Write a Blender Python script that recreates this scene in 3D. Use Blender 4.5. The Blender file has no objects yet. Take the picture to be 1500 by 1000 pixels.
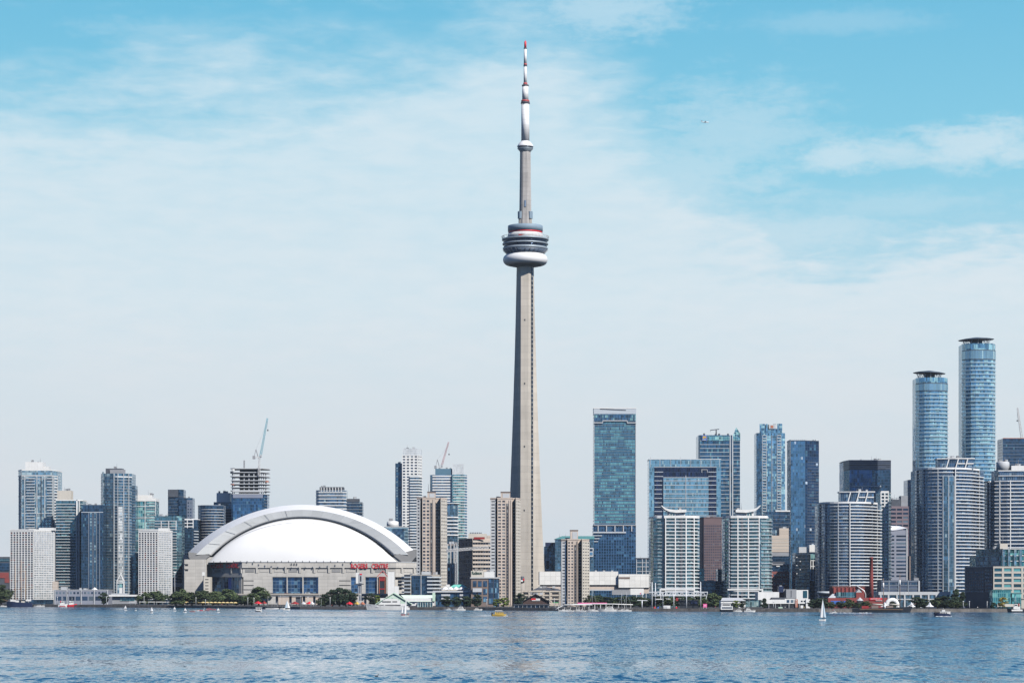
import bpy, math, random
from math import sin, cos, pi, radians, sqrt
from mathutils import Vector, Matrix
random.seed(7)
scene = bpy.context.scene
COL = scene.collection

# ------------------------------------------------------------------ camera
F = 3566.0      # focal length in pixels of the 1500 px wide photograph
EYE = 14.0      # eye height above the lake
HZ = 866.0      # row of the true horizon
cam_d = bpy.data.cameras.new("camera"); cam = bpy.data.objects.new("camera", cam_d); COL.objects.link(cam)
cam_d.sensor_width = 36.0; cam_d.lens = 36.0 * F / 1500.0
cam_d.shift_y = (HZ - 500.0) / 1500.0
cam_d.clip_start = 1.0; cam_d.clip_end = 60000.0
cam.location = (0, 0, EYE); cam.rotation_euler = (radians(90), 0, 0)
scene.camera = cam
scene.view_settings.view_transform = 'Standard'; scene.view_settings.look = 'None'
scene.view_settings.exposure = 0.2; scene.view_settings.gamma = 1.0
scene.cycles.max_bounces = 6; scene.cycles.diffuse_bounces = 0; scene.cycles.volume_bounces = 0
scene.cycles.sample_clamp_indirect = 6.0

# ------------------------------------------------------------------ sun and sky
SUN_AZ, SUN_EL = radians(140), radians(41)      # azimuth from +Y towards +X
SDIR = Vector((sin(SUN_AZ) * cos(SUN_EL), cos(SUN_AZ) * cos(SUN_EL), sin(SUN_EL)))
sun_d = bpy.data.lights.new("sun", 'SUN'); sun_d.energy = 5.0; sun_d.angle = radians(0.53); sun_d.color = (1.0, 0.95, 0.87)
sun = bpy.data.objects.new("sun", sun_d); COL.objects.link(sun)
sun.rotation_euler = SDIR.to_track_quat('Z', 'Y').to_euler(); sun.location = (900, 0, 900)


class NT:
    """small helper around a node tree"""
    def __init__(s, tree):
        s.t = tree; s.n = tree.nodes; s.l = tree.links
    def new(s, typ, **kw):
        n = s.n.new(typ)
        for k, v in kw.items(): setattr(n, k, v)
        return n
    def put(s, sock, v):
        if hasattr(v, 'is_output'): s.l.new(v, sock)
        elif v is not None:
            if isinstance(v, (tuple, list)) and len(v) == 3 and sock.type == 'RGBA': v = (*v, 1)
            sock.default_value = v
    def m(s, op, a, b=None, c=None, clamp=False):
        n = s.new('ShaderNodeMath', operation=op, use_clamp=clamp)
        for i, v in enumerate((a, b, c)):
            if v is not None: s.put(n.inputs[i], v)
        return n.outputs[0]
    def v(s, op, a, b=None, out=0):
        n = s.new('ShaderNodeVectorMath', operation=op)
        s.put(n.inputs[0], a)
        if b is not None:
            s.put(n.inputs[3] if op == 'SCALE' else n.inputs[1], b)
        return n.outputs[out]
    def mix(s, f, a, b, typ='MIX'):
        n = s.new('ShaderNodeMix', data_type='RGBA', blend_type=typ)
        s.put(n.inputs[0], f); s.put(n.inputs[6], a); s.put(n.inputs[7], b)
        return n.outputs[2]
    def mr(s, v, a, b, c=0.0, d=1.0, interp='SMOOTHSTEP'):
        n = s.new('ShaderNodeMapRange', interpolation_type=interp)
        for i, x in enumerate((v, a, b, c, d)): s.put(n.inputs[i], x)
        return n.outputs[0]
    def comb(s, x, y, z=0.0):
        n = s.new('ShaderNodeCombineXYZ')
        for i, q in enumerate((x, y, z)): s.put(n.inputs[i], q)
        return n.outputs[0]
    def sep(s, v):
        n = s.new('ShaderNodeSeparateXYZ'); s.put(n.inputs[0], v); return n.outputs
    def noise(s, vec, scale, detail=4, rough=.5, dist=0.0, out=0, dim='3D'):
        n = s.new('ShaderNodeTexNoise', noise_dimensions=dim)
        s.put(n.inputs['Vector'], vec); n.inputs['Scale'].default_value = scale; n.inputs['Detail'].default_value = detail
        n.inputs['Roughness'].default_value = rough; n.inputs['Distortion'].default_value = dist
        return n.outputs[out]
    def white(s, vec, out=0):
        n = s.new('ShaderNodeTexWhiteNoise', noise_dimensions='3D'); s.put(n.inputs['Vector'], vec); return n.outputs[out]
    def ramp(s, f, stops, interp='LINEAR'):
        n = s.new('ShaderNodeValToRGB'); s.put(n.inputs[0], f); cr = n.color_ramp; cr.interpolation = interp
        while len(cr.elements) < len(stops): cr.elements.new(0.5)
        for e, (p, c) in zip(cr.elements, stops): e.position = p; e.color = (*c, 1)
        return n.outputs[0]


def build_world():
    w = bpy.data.worlds.new("World"); scene.world = w; w.use_nodes = True
    N = NT(w.node_tree); N.n.clear()
    out = N.new('ShaderNodeOutputWorld'); bg = N.new('ShaderNodeBackground'); N.l.new(bg.outputs[0], out.inputs[0])
    sky = N.new('ShaderNodeTexSky', sky_type='NISHITA'); sky.sun_disc = False
    sky.sun_elevation = SUN_EL; sky.sun_rotation = SUN_AZ; sky.altitude = 100; sky.air_density = 1.0; sky.dust_density = 1.2; sky.ozone_density = 2.5
    tc = N.new('ShaderNodeTexCoord'); d = N.v('NORMALIZE', tc.outputs['Generated']); x, y, z = N.sep(d)
    el = N.m('MULTIPLY', N.m('ARCSINE', z), 180 / pi)                         # elevation, degrees
    az = N.m('MULTIPLY', N.m('ARCTAN2', x, N.m('ABSOLUTE', y)), 180 / pi)     # azimuth from north (mirrored behind), degrees
    q = N.comb(az, el, 0.0)
    # clear air colours by elevation (strength is divided out again below)
    STR = 0.1
    nish = N.mix(1.0, sky.outputs[0], (0.22, 0.40, 0.74), 'MULTIPLY')
    k = 1 / STR
    band = N.ramp(N.m('DIVIDE', el, 30.0, clamp=True), [
        (0.0, (.585*k, .625*k, .675*k)), (0.10, (.62*k, .67*k, .71*k)), (0.22, (.45*k, .65*k, .745*k)), (0.33, (.22*k, .56*k, .72*k)),
        (0.46, (.125*k, .46*k, .67*k)), (0.70, (.115*k, .32*k, .56*k)), (1.0, (.10*k, .24*k, .42*k))])
    lowf = N.m('MULTIPLY', N.mr(el, 34.0, 14.0), N.mr(y, 0.10, 0.75, 0.22, 1.0))
    base = N.mix(lowf, nish, band)
    # thin veil cloud: its upper edge follows a height profile along the azimuth, broken up by streaky noise
    fc = N.new('ShaderNodeFloatCurve'); cv = fc.mapping.curves[0]
    pts = [(0, .80), (60, .79), (200, .815), (340, .86), (480, .855), (600, .89), (700, .93), (770, .92), (850, .85), (960, .73), (1040, .63), (1120, .58), (1200, .55), (1300, .55), (1500, .555)]
    def azf(px): return (math.degrees(math.atan((px - 750) / F)) + 15) / 30
    cv.points[0].location = (0, .8); cv.points[1].location = (1, .575)
    for px, v_ in pts: cv.points.new(azf(px), v_)
    fc.mapping.update()
    N.put(fc.inputs['Value'], N.m('DIVIDE', N.m('ADD', az, 15.0), 30.0, clamp=True)); fc.inputs['Factor'].default_value = 1
    edge = N.m('MULTIPLY', fc.outputs[0], 14.5)
    sq = N.v('MULTIPLY', q, (0.36, 1.2, 1.0))
    n1 = N.noise(sq, 0.55, 6, .55, .2)
    n2 = N.noise(N.v('MULTIPLY', q, (0.7, 2.4, 1.0)), 1.2, 7, .58, .25)
    n3 = N.noise(N.v('MULTIPLY', q, (1.0, 1.7, 1.0)), 4.2, 6, .6, .4)
    wob = N.m('ADD', N.m('MULTIPLY', N.m('SUBTRACT', n1, .5), 5.0), N.m('MULTIPLY', N.m('SUBTRACT', n2, .5), 2.6))
    soft = N.mr(az, 2.5, 7.5, 1.9, 0.75)
    t = N.m('DIVIDE', N.m('SUBTRACT', N.m('ADD', edge, wob), el), soft)
    veil = N.m('MULTIPLY', N.mr(t, -0.75, 1.25), N.mr(el, 0.0, 13.0, .97, .80))
    # separate wisps: (azimuth px, row, radii px, strength)
    def blob(px, py, rx, ry, s, soft_=1.0):
        a0 = math.degrees(math.atan((px - 750) / F)); e0 = math.degrees(math.atan((HZ - py) / F)); kx = 57.3 / F
        dx = N.m('DIVIDE', N.m('SUBTRACT', az, a0), rx * kx); dy = N.m('DIVIDE', N.m('SUBTRACT', el, e0), ry * kx)
        r = N.m('SQRT', N.m('ADD', N.m('MULTIPLY', dx, dx), N.m('MULTIPLY', dy, dy)))
        r = N.m('ADD', r, N.m('ADD', N.m('MULTIPLY', N.m('SUBTRACT', n2, .5), 2.6), N.m('MULTIPLY', N.m('SUBTRACT', n3, .5), 0.9)))
        return N.m('MULTIPLY', N.mr(r, 1.5, 0.1), s)
    cl = veil
    for b in [(890, 15, 120, 38, .55), (1075, 200, 130, 75, .42), (1000, 262, 160, 60, .5), (1225, 235, 70, 24, .7), (1310, 230, 75, 24, .6), (1435, 225, 120, 32, .72),
              (1300, 305, 150, 22, .28), (250, 52, 120, 16, .25), (1230, 40, 120, 20, .2), (1160, 345, 140, 30, .5)]:
        cl = N.m('MAXIMUM', cl, blob(*b))
    cl = N.m('MULTIPLY', cl, N.mr(n2, .22, .72, .80, 1.0))
    ccol = N.ramp(N.m('DIVIDE', el, 15.0, clamp=True), [(0.0, (.59*k, .63*k, .68*k)), (0.2, (.64*k, .68*k, .715*k)), (.45, (.70*k, .755*k, .79*k)), (1.0, (.69*k, .80*k, .85*k))])
    ccol = N.mix(N.mr(n1, .3, .75), N.mix(1.0, ccol, (.94, .985, 1.0), 'MULTIPLY'), ccol)
    cl = N.m('MULTIPLY', cl, N.mr(y, 0.10, 0.75, 0.15, 1.0)); cl = N.m('MULTIPLY', cl, N.mr(el, 26.0, 14.0))
    col = N.mix(cl, base, ccol)
    col = N.mix(N.mr(z, -0.02, -0.3), col, (.03*k, .07*k, .12*k))
    N.put(bg.inputs[0], col); bg.inputs[1].default_value = STR


build_world()
G = 2.0         # ground level on the quays

# ------------------------------------------------------------------ geometry helpers
def PX(px, Y): return (px - 750.0) * Y / F
def PZ(py, Y): return EYE + (HZ - py) * Y / F
def S(n, Y): return n * Y / F


class MB:
    """collects faces for ONE mesh, in world coordinates"""
    def __init__(s): s.vs = []; s.fs = []; s.mi = []; s.uv = []; s.sm = []
    def face(s, pts, mat=0, uv=None, smooth=False):
        i = len(s.vs); s.vs += [tuple(p) for p in pts]; s.fs.append(list(range(i, i + len(pts)))); s.mi.append(mat); s.sm.append(smooth)
        if uv is None: uv = [(p[0] + p[1] * .3, p[2] + p[1]) for p in pts]
        s.uv.append(uv)
    def grid(s, rows, mat=0, closed=False, smooth=True, us=None):
        """rows: lists of points (same length); shared vertices, faces between neighbouring rows"""
        n = len(rows[0]); i0 = len(s.vs)
        for r in rows: s.vs += [tuple(p) for p in r]
        for a in range(len(rows) - 1):
            for b in range(n if closed else n - 1):
                c = (b + 1) % n
                s.fs.append([i0 + a * n + b, i0 + a * n + c, i0 + (a + 1) * n + c, i0 + (a + 1) * n + b]); s.mi.append(mat); s.sm.append(smooth)
                u0, u1 = (us[b], us[b + 1]) if us else (b, b + 1)
                s.uv.append([(u0, rows[a][b][2]), (u1, rows[a][c][2]), (u1, rows[a + 1][c][2]), (u0, rows[a + 1][b][2])])
    def prism(s, poly, z0, z1, mat=0, cap=None, bottom=True, smooth=False):
        """poly counter-clockwise seen from above"""
        n = len(poly); u = 0.0; i0 = len(s.vs)
        s.vs += [(p[0], p[1], z0) for p in poly] + [(p[0], p[1], z1) for p in poly]
        for i in range(n):
            j = (i + 1) % n; L = math.hypot(poly[j][0] - poly[i][0], poly[j][1] - poly[i][1])
            s.fs.append([i0 + i, i0 + j, i0 + n + j, i0 + n + i]); s.mi.append(mat); s.sm.append(smooth)
            s.uv.append([(u, z0), (u + L, z0), (u + L, z1), (u, z1)]); u += L
        cm = mat if cap is None else cap
        s.fs.append([i0 + n + i for i in range(n)]); s.mi.append(cm); s.sm.append(False); s.uv.append([(p[0], p[1]) for p in poly])
        if bottom:
            s.fs.append([i0 + i for i in reversed(range(n))]); s.mi.append(cm); s.sm.append(False); s.uv.append([(p[0], p[1]) for p in reversed(poly)])
    def box(s, x0, x1, y0, y1, z0, z1, mat=0):
        s.prism([(x0, y0), (x1, y0), (x1, y1), (x0, y1)], z0, z1, mat)
    def obox(s, p, q, w, h, mat=0, up=(0, 0, 1)):
        """bar from p to q, w wide and h high"""
        p = Vector(p); q = Vector(q); d = (q - p).normalized(); u = Vector(up)
        if abs(d.dot(u)) > .98: u = Vector((0, 1, 0))
        sd = d.cross(u).normalized(); u = sd.cross(d).normalized()
        a = [sd * w / 2 + u * h / 2, -sd * w / 2 + u * h / 2, -sd * w / 2 - u * h / 2, sd * w / 2 - u * h / 2]
        A = [p + k for k in a]; B = [q + k for k in a]; i = len(s.vs); s.vs += [tuple(v) for v in A + B]
        for f in ([3, 2, 1, 0], [4, 5, 6, 7], [0, 1, 5, 4], [1, 2, 6, 5], [2, 3, 7, 6], [3, 0, 4, 7]):
            s.fs.append([i + k for k in f]); s.mi.append(mat); s.sm.append(False); s.uv.append([(0, 0), (1, 0), (1, 1), (0, 1)])
    def tube(s, path, r, n=8, mat=0, smooth=True):
        rs = r if isinstance(r, (list, tuple)) else [r] * len(path)
        rows = []
        for k, p in enumerate(path):
            p = Vector(p); a = Vector(path[max(k - 1, 0)]); b = Vector(path[min(k + 1, len(path) - 1)])
            d = (b - a).normalized(); u = Vector((0, 0, 1)) if abs(d.z) < .9 else Vector((0, 1, 0))
            sd = d.cross(u).normalized(); u = sd.cross(d).normalized()
            rows.append([p + (sd * cos(t) + u * sin(t)) * rs[k] for t in [2 * pi * i / n for i in range(n)]])
        i0 = len(s.vs); s.grid(rows, mat, closed=True, smooth=smooth); m = len(rows)
        s.fs.append([i0 + i for i in reversed(range(n))]); s.fs.append([i0 + (m - 1) * n + i for i in range(n)])
        for _ in (0, 1): s.mi.append(mat); s.sm.append(False); s.uv.append([(0, 0)] * n)
    def lathe(s, cx, cy, prof, n=32, mat=0, smooth=True, caps=True):
        """prof: (radius, z) from the bottom up"""
        rows = [[(cx + r * cos(2 * pi * i / n), cy + r * sin(2 * pi * i / n), z) for i in range(n)] for r, z in prof]
        us = [2 * pi * max(p[0] for p in prof) * i / n for i in range(n + 1)]
        i0 = len(s.vs); s.grid(rows, mat, closed=True, smooth=smooth, us=us); m = len(rows)
        if caps:
            s.fs.append([i0 + i for i in reversed(range(n))]); s.fs.append([i0 + (m - 1) * n + i for i in range(n)])
            for _ in (0, 1): s.mi.append(mat); s.sm.append(False); s.uv.append([(0, 0)] * n)
    def mesh(s, name, mats, off=(0, 0, 0)):
        me = bpy.data.meshes.new(name)
        me.from_pydata([(x - off[0], y - off[1], z - off[2]) for x, y, z in s.vs], [], s.fs)
        ul = me.uv_layers.new(name="UVMap"); fl = [c for f in s.uv for p in f for c in p]
        ul.data.foreach_set("uv", fl)
        me.polygons.foreach_set("material_index", s.mi); me.polygons.foreach_set("use_smooth", s.sm)
        for m in (mats if isinstance(mats, (list, tuple)) else [mats]): me.materials.append(m)
        me.update(); return me
    def build(s, name, mats, parent=None, kind=None):
        root = parent
        while root is not None and root.parent is not None: root = root.parent
        off = tuple(root.location) if root is not None else (0, 0, 0)
        o = bpy.data.objects.new(name, s.mesh(name, mats, off)); COL.objects.link(o)
        if parent is not None: o.parent = parent
        if kind: o['kind'] = kind
        return o


def thing(name, label, cat, x, y, z=None, group=None):
    o = bpy.data.objects.new(name, None); COL.objects.link(o); o.location = (x, y, G if z is None else z); o.empty_display_size = 1
    o['label'] = label; o['category'] = cat
    if group: o['group'] = group
    return o


def tag(o, label, cat, group=None, kind=None):
    o['label'] = label; o['category'] = cat
    if group: o['group'] = group
    if kind: o['kind'] = kind
    return o


def copy_tree(o, parent=None, **props):
    c = o.copy(); COL.objects.link(c)
    if parent is not None: c.parent = parent
    for ch in list(o.children): copy_tree(ch, c)
    for k, v in props.items(): c[k] = v
    return c


def foot(Y, chain, depth):
    """front chain [(px, dy)] from left to right plus two back corners; counter-clockwise"""
    p = [(PX(a, Y + b), Y + b) for a, b in chain]; back = max(q[1] for q in p) + depth
    return p, p + [(p[-1][0], back), (p[0][0], back)]


def off_chain(ch, d, closed=False):
    """open or closed chain moved outwards (to the right of its direction) by d, mitred"""
    n = len(ch); out = []
    def nor(a, b):
        dx, dy = b[0] - a[0], b[1] - a[1]; L = math.hypot(dx, dy) or 1; return (dy / L, -dx / L)
    for i in range(n):
        a = ch[(i - 1) % n] if (closed or i > 0) else None; b = ch[(i + 1) % n] if (closed or i < n - 1) else None
        n1 = nor(a, ch[i]) if a else nor(ch[i], b); n2 = nor(ch[i], b) if b else n1
        mx, my = n1[0] + n2[0], n1[1] + n2[1]; L = math.hypot(mx, my) or 1; mx /= L; my /= L
        c = max(.35, mx * n1[0] + my * n1[1]); out.append((ch[i][0] + mx * d / c, ch[i][1] + my * d / c))
    return out


def ribbon(mb, ch, out, z0, z1, inn=.25, mat=0):
    mb.prism(off_chain(ch, out) + list(reversed(off_chain(ch, -inn))), z0, z1, mat)


def ring(mb, poly, out, z0, z1, mat=0):
    mb.prism(off_chain(poly, out, True), z0, z1, mat)


def lerp(a, b, t): return tuple(p + (q - p) * t for p, q in zip(a, b))


def sub(ch, t0, t1):
    """the stretch of a chain between the fractions t0 and t1 of its length"""
    L = [0]
    for a, b in zip(ch, ch[1:]): L.append(L[-1] + math.hypot(b[0] - a[0], b[1] - a[1]))
    def at(d):
        for i in range(len(ch) - 1):
            if d <= L[i + 1] + 1e-9: return lerp(ch[i], ch[i + 1], (d - L[i]) / max(L[i + 1] - L[i], 1e-9))
        return ch[-1]
    d0, d1 = t0 * L[-1], t1 * L[-1]
    return [at(d0)] + [p for p, l in zip(ch, L) if d0 + 1e-6 < l < d1 - 1e-6] + [at(d1)]


def repeat(o, zs):
    """o stands at zs[0]; copies of it at the other heights"""
    for z in zs[1:]:
        c = o.copy(); COL.objects.link(c); c.parent = o.parent; c.location = (o.location.x, o.location.y, o.location.z + z - zs[0])
        for ch in list(o.children):
            d = ch.copy(); COL.objects.link(d); d.parent = c


def floors(z0, z1, n): return [z0 + (z1 - z0) * i / n for i in range(n + 1)]


def slabs(root, ch, zs, out, th, mat, name='floor_slab', inn=.25, closed=False):
    mb = MB()
    if closed: ring(mb, ch, out, zs[0], zs[0] + th)
    else: ribbon(mb, ch, out, zs[0], zs[0] + th, inn)
    o = mb.build(name, mat, root); repeat(o, zs); return o


def fins(root, ch, ts, w, d, z0, z1, mat, name='pier'):
    for t in ts:
        e = .5 * w / max(1e-6, sum(math.hypot(b[0] - a[0], b[1] - a[1]) for a, b in zip(ch, ch[1:])))
        c = sub(ch, max(0, t - e), min(1, t + e)); mb = MB(); ribbon(mb, [c[0], c[-1]], d, z0, z1, .1); mb.build(name, mat, root)


PANE = {}
def window_cells(root, cells, mat, inset=.06, limit=96):
    """cells: (p, q, z0, z1) upright panes from plan point p to q; the first ones are parts of their own, the rest one part"""
    rest = MB(); used = 0
    for p, q, z0, z1 in cells:
        dx, dy = q[0] - p[0], q[1] - p[1]; L = math.hypot(dx, dy); nx, ny = dy / L * inset, -dx / L * inset
        if used < limit:
            key = (round(dx, 2), round(dy, 2), round(z1 - z0, 2), mat.name)
            if key not in PANE:
                m = MB(); m.prism([(nx, ny), (dx + nx, dy + ny), (dx - nx, dy - ny), (-nx, -ny)], 0, z1 - z0); PANE[key] = m.mesh('window', [mat])
            o = bpy.data.objects.new('window', PANE[key]); COL.objects.link(o); o.parent = root
            o.location = (p[0] - root.location.x, p[1] - root.location.y, z0 - root.location.z); used += 1
        else:
            rest.prism([(p[0] + nx, p[1] + ny), (q[0] + nx, q[1] + ny), (q[0] - nx, q[1] - ny), (p[0] - nx, p[1] - ny)], z0, z1)
    if rest.vs: rest.build('window', mat, root, kind='stuff')


def punched(root, a, b, z0, z1, nc, nr, pier, band, depth, mat, wmat, name='facade_frame', cells=None, sill=0.0):
    """a wall of piers and bands standing depth in front of the line a-b, with a pane deep in each opening"""
    mb = MB(); L = math.hypot(b[0] - a[0], b[1] - a[1]); cw = L / nc; rh = (z1 - z0) / nr
    for i in range(nc + 1):
        t0 = max(0, i * cw - pier / 2) / L; t1 = min(L, i * cw + pier / 2) / L
        ribbon(mb, [lerp(a, b, t0), lerp(a, b, t1)], depth, z0, z1, .1)
    for j in range(nr + 1):
        zz0 = max(z0, z0 + j * rh - band / 2) + (.001 if j == 0 else 0); zz1 = min(z1, z0 + j * rh + band / 2) - (.001 if j == nr else 0)
        ribbon(mb, [lerp(a, b, .0005), lerp(a, b, .9995)], depth - .06, zz0, zz1, .095)
    mb.build(name, mat, root)
    lst = cells if cells is not None else []
    for j in range(nr - 1, -1, -1):
        for i in range(nc):
            lst.append((lerp(a, b, (i * cw + pier / 2) / L), lerp(a, b, ((i + 1) * cw - pier / 2) / L), z0 + j * rh + band / 2, z0 + (j + 1) * rh - band / 2))
    if cells is None: window_cells(root, lst, wmat)


def bx(root, name, mat, x0, x1, y0, y1, z0, z1, bevel=0):
    m = MB(); m.box(x0, x1, y0, y1, z0, z1); return m.build(name, mat, root)


def pbox(root, name, mat, Y, px0, px1, pyt, pyb, d0, d1):
    """box between two columns and two rows as they stand at the distance Y; from Y+d0 to Y+d1"""
    return bx(root, name, mat, PX(px0, Y), PX(px1, Y), Y + d0, Y + d1, PZ(pyb, Y), PZ(pyt, Y))


def letters(root, name, body, mat, x, y, z, width, height, depth=.3, slant=0, nrm=(0, -1), bold=.02):
    """raised lettering centred on x, y, z facing nrm"""
    cu = bpy.data.curves.new('lettering', 'FONT'); cu.body = body; cu.size = 1; cu.extrude = .02; cu.offset = bold; cu.align_x = 'CENTER'; cu.align_y = 'CENTER'; cu.resolution_u = 3
    tmp = bpy.data.objects.new('lettering', cu); COL.objects.link(tmp); dg = bpy.context.evaluated_depsgraph_get(); dg.update()
    me = bpy.data.meshes.new_from_object(tmp.evaluated_get(dg)); COL.objects.unlink(tmp); bpy.data.objects.remove(tmp)
    xs = [v.co.x for v in me.vertices]; ys = [v.co.y for v in me.vertices]; cx = (max(xs) + min(xs)) / 2; cy = (max(ys) + min(ys)) / 2
    sx = width / (max(xs) - min(xs)); sy = height / (max(ys) - min(ys)); L = math.hypot(*nrm); n = (nrm[0] / L, nrm[1] / L); r = (-n[1], n[0])
    ro = root
    while ro is not None and ro.parent is not None: ro = ro.parent
    o_ = ro.location if ro is not None else (0, 0, 0)
    for v in me.vertices:
        a = (v.co.x - cx) * sx; b = (v.co.y - cy) * sy; c = v.co.z / .02 * depth / 2
        v.co = (x + r[0] * a + n[0] * c - o_[0], y + r[1] * a + n[1] * c - o_[1], z + b - o_[2])
    me.materials.clear(); me.materials.append(mat); o = bpy.data.objects.new(name, me); COL.objects.link(o)
    if root is not None: o.parent = root
    return o


# ------------------------------------------------------------------ materials
def new_mat(name):
    m = bpy.data.materials.new(name); m.use_nodes = True; N = NT(m.node_tree); N.n.clear()
    o = N.new('ShaderNodeOutputMaterial'); p = N.new('ShaderNodeBsdfPrincipled'); N.l.new(p.outputs[0], o.inputs[0]); return m, N, p


def plain(name, col, rough=.7, var=.18, scale=.15, metal=0.0, streak=0.0, joint=None, spec=.4):
    """one colour, mottled by weathering; joint=(w, h) adds faint panel joints on the wall's own metres"""
    m, N, p = new_mat(name); tc = N.new('ShaderNodeTexCoord'); ob = tc.outputs['Object']
    n = N.noise(ob, scale, 5, .6); f = N.mr(n, .3, .7, 1 - var, 1 + var, 'LINEAR')
    if streak:
        n2 = N.noise(N.v('MULTIPLY', ob, (1, 1, .06)), scale * 4, 3, .6); f = N.m('MULTIPLY', f, N.mr(n2, .35, .75, 1 + streak * .4, 1 - streak, 'LINEAR'))
    if joint:
        uv = N.new('ShaderNodeUVMap'); u, v, _ = N.sep(uv.outputs[0])
        a = N.m('LESS_THAN', N.m('FRACT', N.m('DIVIDE', u, joint[0])), .12 / joint[0] * 1.6); b = N.m('LESS_THAN', N.m('FRACT', N.m('DIVIDE', v, joint[1])), .12 / joint[1] * 1.6)
        f = N.m('MULTIPLY', f, N.m('SUBTRACT', 1.0, N.m('MULTIPLY', N.m('MAXIMUM', a, b), .35)))
        w = N.white(N.comb(N.m('FLOOR', N.m('DIVIDE', u, joint[0])), N.m('FLOOR', N.m('DIVIDE', v, joint[1])), 1)); f = N.m('MULTIPLY', f, N.mr(w, 0, 1, .94, 1.06, 'LINEAR'))
    N.put(p.inputs['Base Color'], N.v('SCALE', col, f)); N.put(p.inputs['Roughness'], rough); p.inputs['Metallic'].default_value = metal
    p.inputs['Specular IOR Level'].default_value = spec
    return m


def curtain(name, glass, pw=1.5, fh=3.0, mull=.1, span=.25, frame=(.25, .28, .3), spand=(.1, .14, .18), var=.5, light=(.35, .5, .5), lightp=.15, grp=(1, 1), metal=.65,
            rough=.08, wob=.03, spark=0.0, dark=.25):
    """glazed wall: panes of pw by fh metres between mullions and spandrels, every pane with its own tint, blind and slight tilt"""
    m, N, p = new_mat(name); uv = N.new('ShaderNodeUVMap'); u, v, _ = N.sep(uv.outputs[0])
    cu = N.m('DIVIDE', u, pw); cv = N.m('DIVIDE', v, fh); iu = N.m('FLOOR', cu); iv = N.m('FLOOR', cv)
    oi = N.new('ShaderNodeObjectInfo'); seed = N.m('MULTIPLY', oi.outputs['Random'], 57.0)
    pane = N.comb(iu, iv, seed); big = N.comb(N.m('FLOOR', N.m('DIVIDE', N.m('ADD', iu, N.m('MULTIPLY', N.white(N.comb(iv, 3.0, 0)), 5)), grp[0])), N.m('FLOOR', N.m('DIVIDE', iv, grp[1])), 9.0)
    w1 = N.white(pane); wc = N.white(pane, 1); w2 = N.white(big)
    ob = N.new('ShaderNodeTexCoord').outputs['Object']; ns = N.noise(ob, .025, 3, .5)
    f = N.m('MULTIPLY', N.mr(w1, 0, 1, 1 - var * .7, 1 + var * .7, 'LINEAR'), N.mr(ns, .3, .7, .7, 1.3, 'LINEAR'))
    f = N.m('MULTIPLY', f, N.mr(w2, 0, 1, 1 - var * .35, 1 + var * .35, 'LINEAR')); gcol = N.v('SCALE', glass, f)
    dk = N.m('LESS_THAN', N.m('FRACT', N.m('MULTIPLY', w1, 7.31)), dark); gcol = N.mix(dk, gcol, N.v('SCALE', glass, .55))
    lm = N.m('LESS_THAN', N.m('ADD', N.m('MULTIPLY', w2, .8), N.m('MULTIPLY', w1, .2)), lightp)
    gcol = N.mix(lm, gcol, N.v('SCALE', light, N.mr(w1, 0, 1, .7, 1.2, 'LINEAR')))
    if spark: sp = N.m('LESS_THAN', N.m('FRACT', N.m('MULTIPLY', w1, 13.7)), spark); gcol = N.mix(sp, gcol, (.8, .85, .9))  # random panes painted near-white as sparkling reflections
    ms = N.m('LESS_THAN', N.m('FRACT', cv), span); mm = N.m('LESS_THAN', N.m('FRACT', cu), mull / pw)
    col = N.mix(ms, gcol, N.v('SCALE', spand, N.mr(w1, 0, 1, .85, 1.15, 'LINEAR'))); col = N.mix(mm, col, frame)
    opaque = N.m('MAXIMUM', ms, mm)
    N.put(p.inputs['Base Color'], col); N.put(p.inputs['Metallic'], N.m('MULTIPLY', N.m('SUBTRACT', 1.0, N.m('MAXIMUM', mm, N.m('MULTIPLY', ms, .55))), N.mr(lm, 0, 1, metal, metal * .35, 'LINEAR')))
    N.put(p.inputs['Roughness'], N.mr(opaque, 0, 1, rough, .4, 'LINEAR')); p.inputs['Specular IOR Level'].default_value = .6
    ge = N.new('ShaderNodeNewGeometry'); nn = N.v('NORMALIZE', N.v('ADD', ge.outputs['Normal'], N.v('SCALE', N.v('SUBTRACT', wc, (.5, .5, .5)), wob * 2)))
    N.put(p.inputs['Normal'], nn)
    return m


def pane_mat(name, glass, light=(.4, .42, .4), lightp=.3, metal=.55):
    """one window pane: tint and blinds differ from pane to pane"""
    m, N, p = new_mat(name); uv = N.new('ShaderNodeUVMap'); u, v, _ = N.sep(uv.outputs[0]); oi = N.new('ShaderNodeObjectInfo')
    ge = N.new('ShaderNodeNewGeometry'); r = N.m('FRACT', N.m('ADD', N.m('MULTIPLY', oi.outputs['Random'], 17.3), ge.outputs['Random Per Island']))
    r2 = N.m('FRACT', N.m('MULTIPLY', r, 9.7)); lm = N.m('LESS_THAN', r, lightp)
    c = N.mix(lm, N.v('SCALE', glass, N.mr(r2, 0, 1, .5, 1.5, 'LINEAR')), N.v('SCALE', light, N.mr(r2, 0, 1, .5, 1.1, 'LINEAR')))
    N.put(p.inputs['Base Color'], c); N.put(p.inputs['Metallic'], N.mr(lm, 0, 1, metal, .1, 'LINEAR')); p.inputs['Roughness'].default_value = .08
    return m


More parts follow.
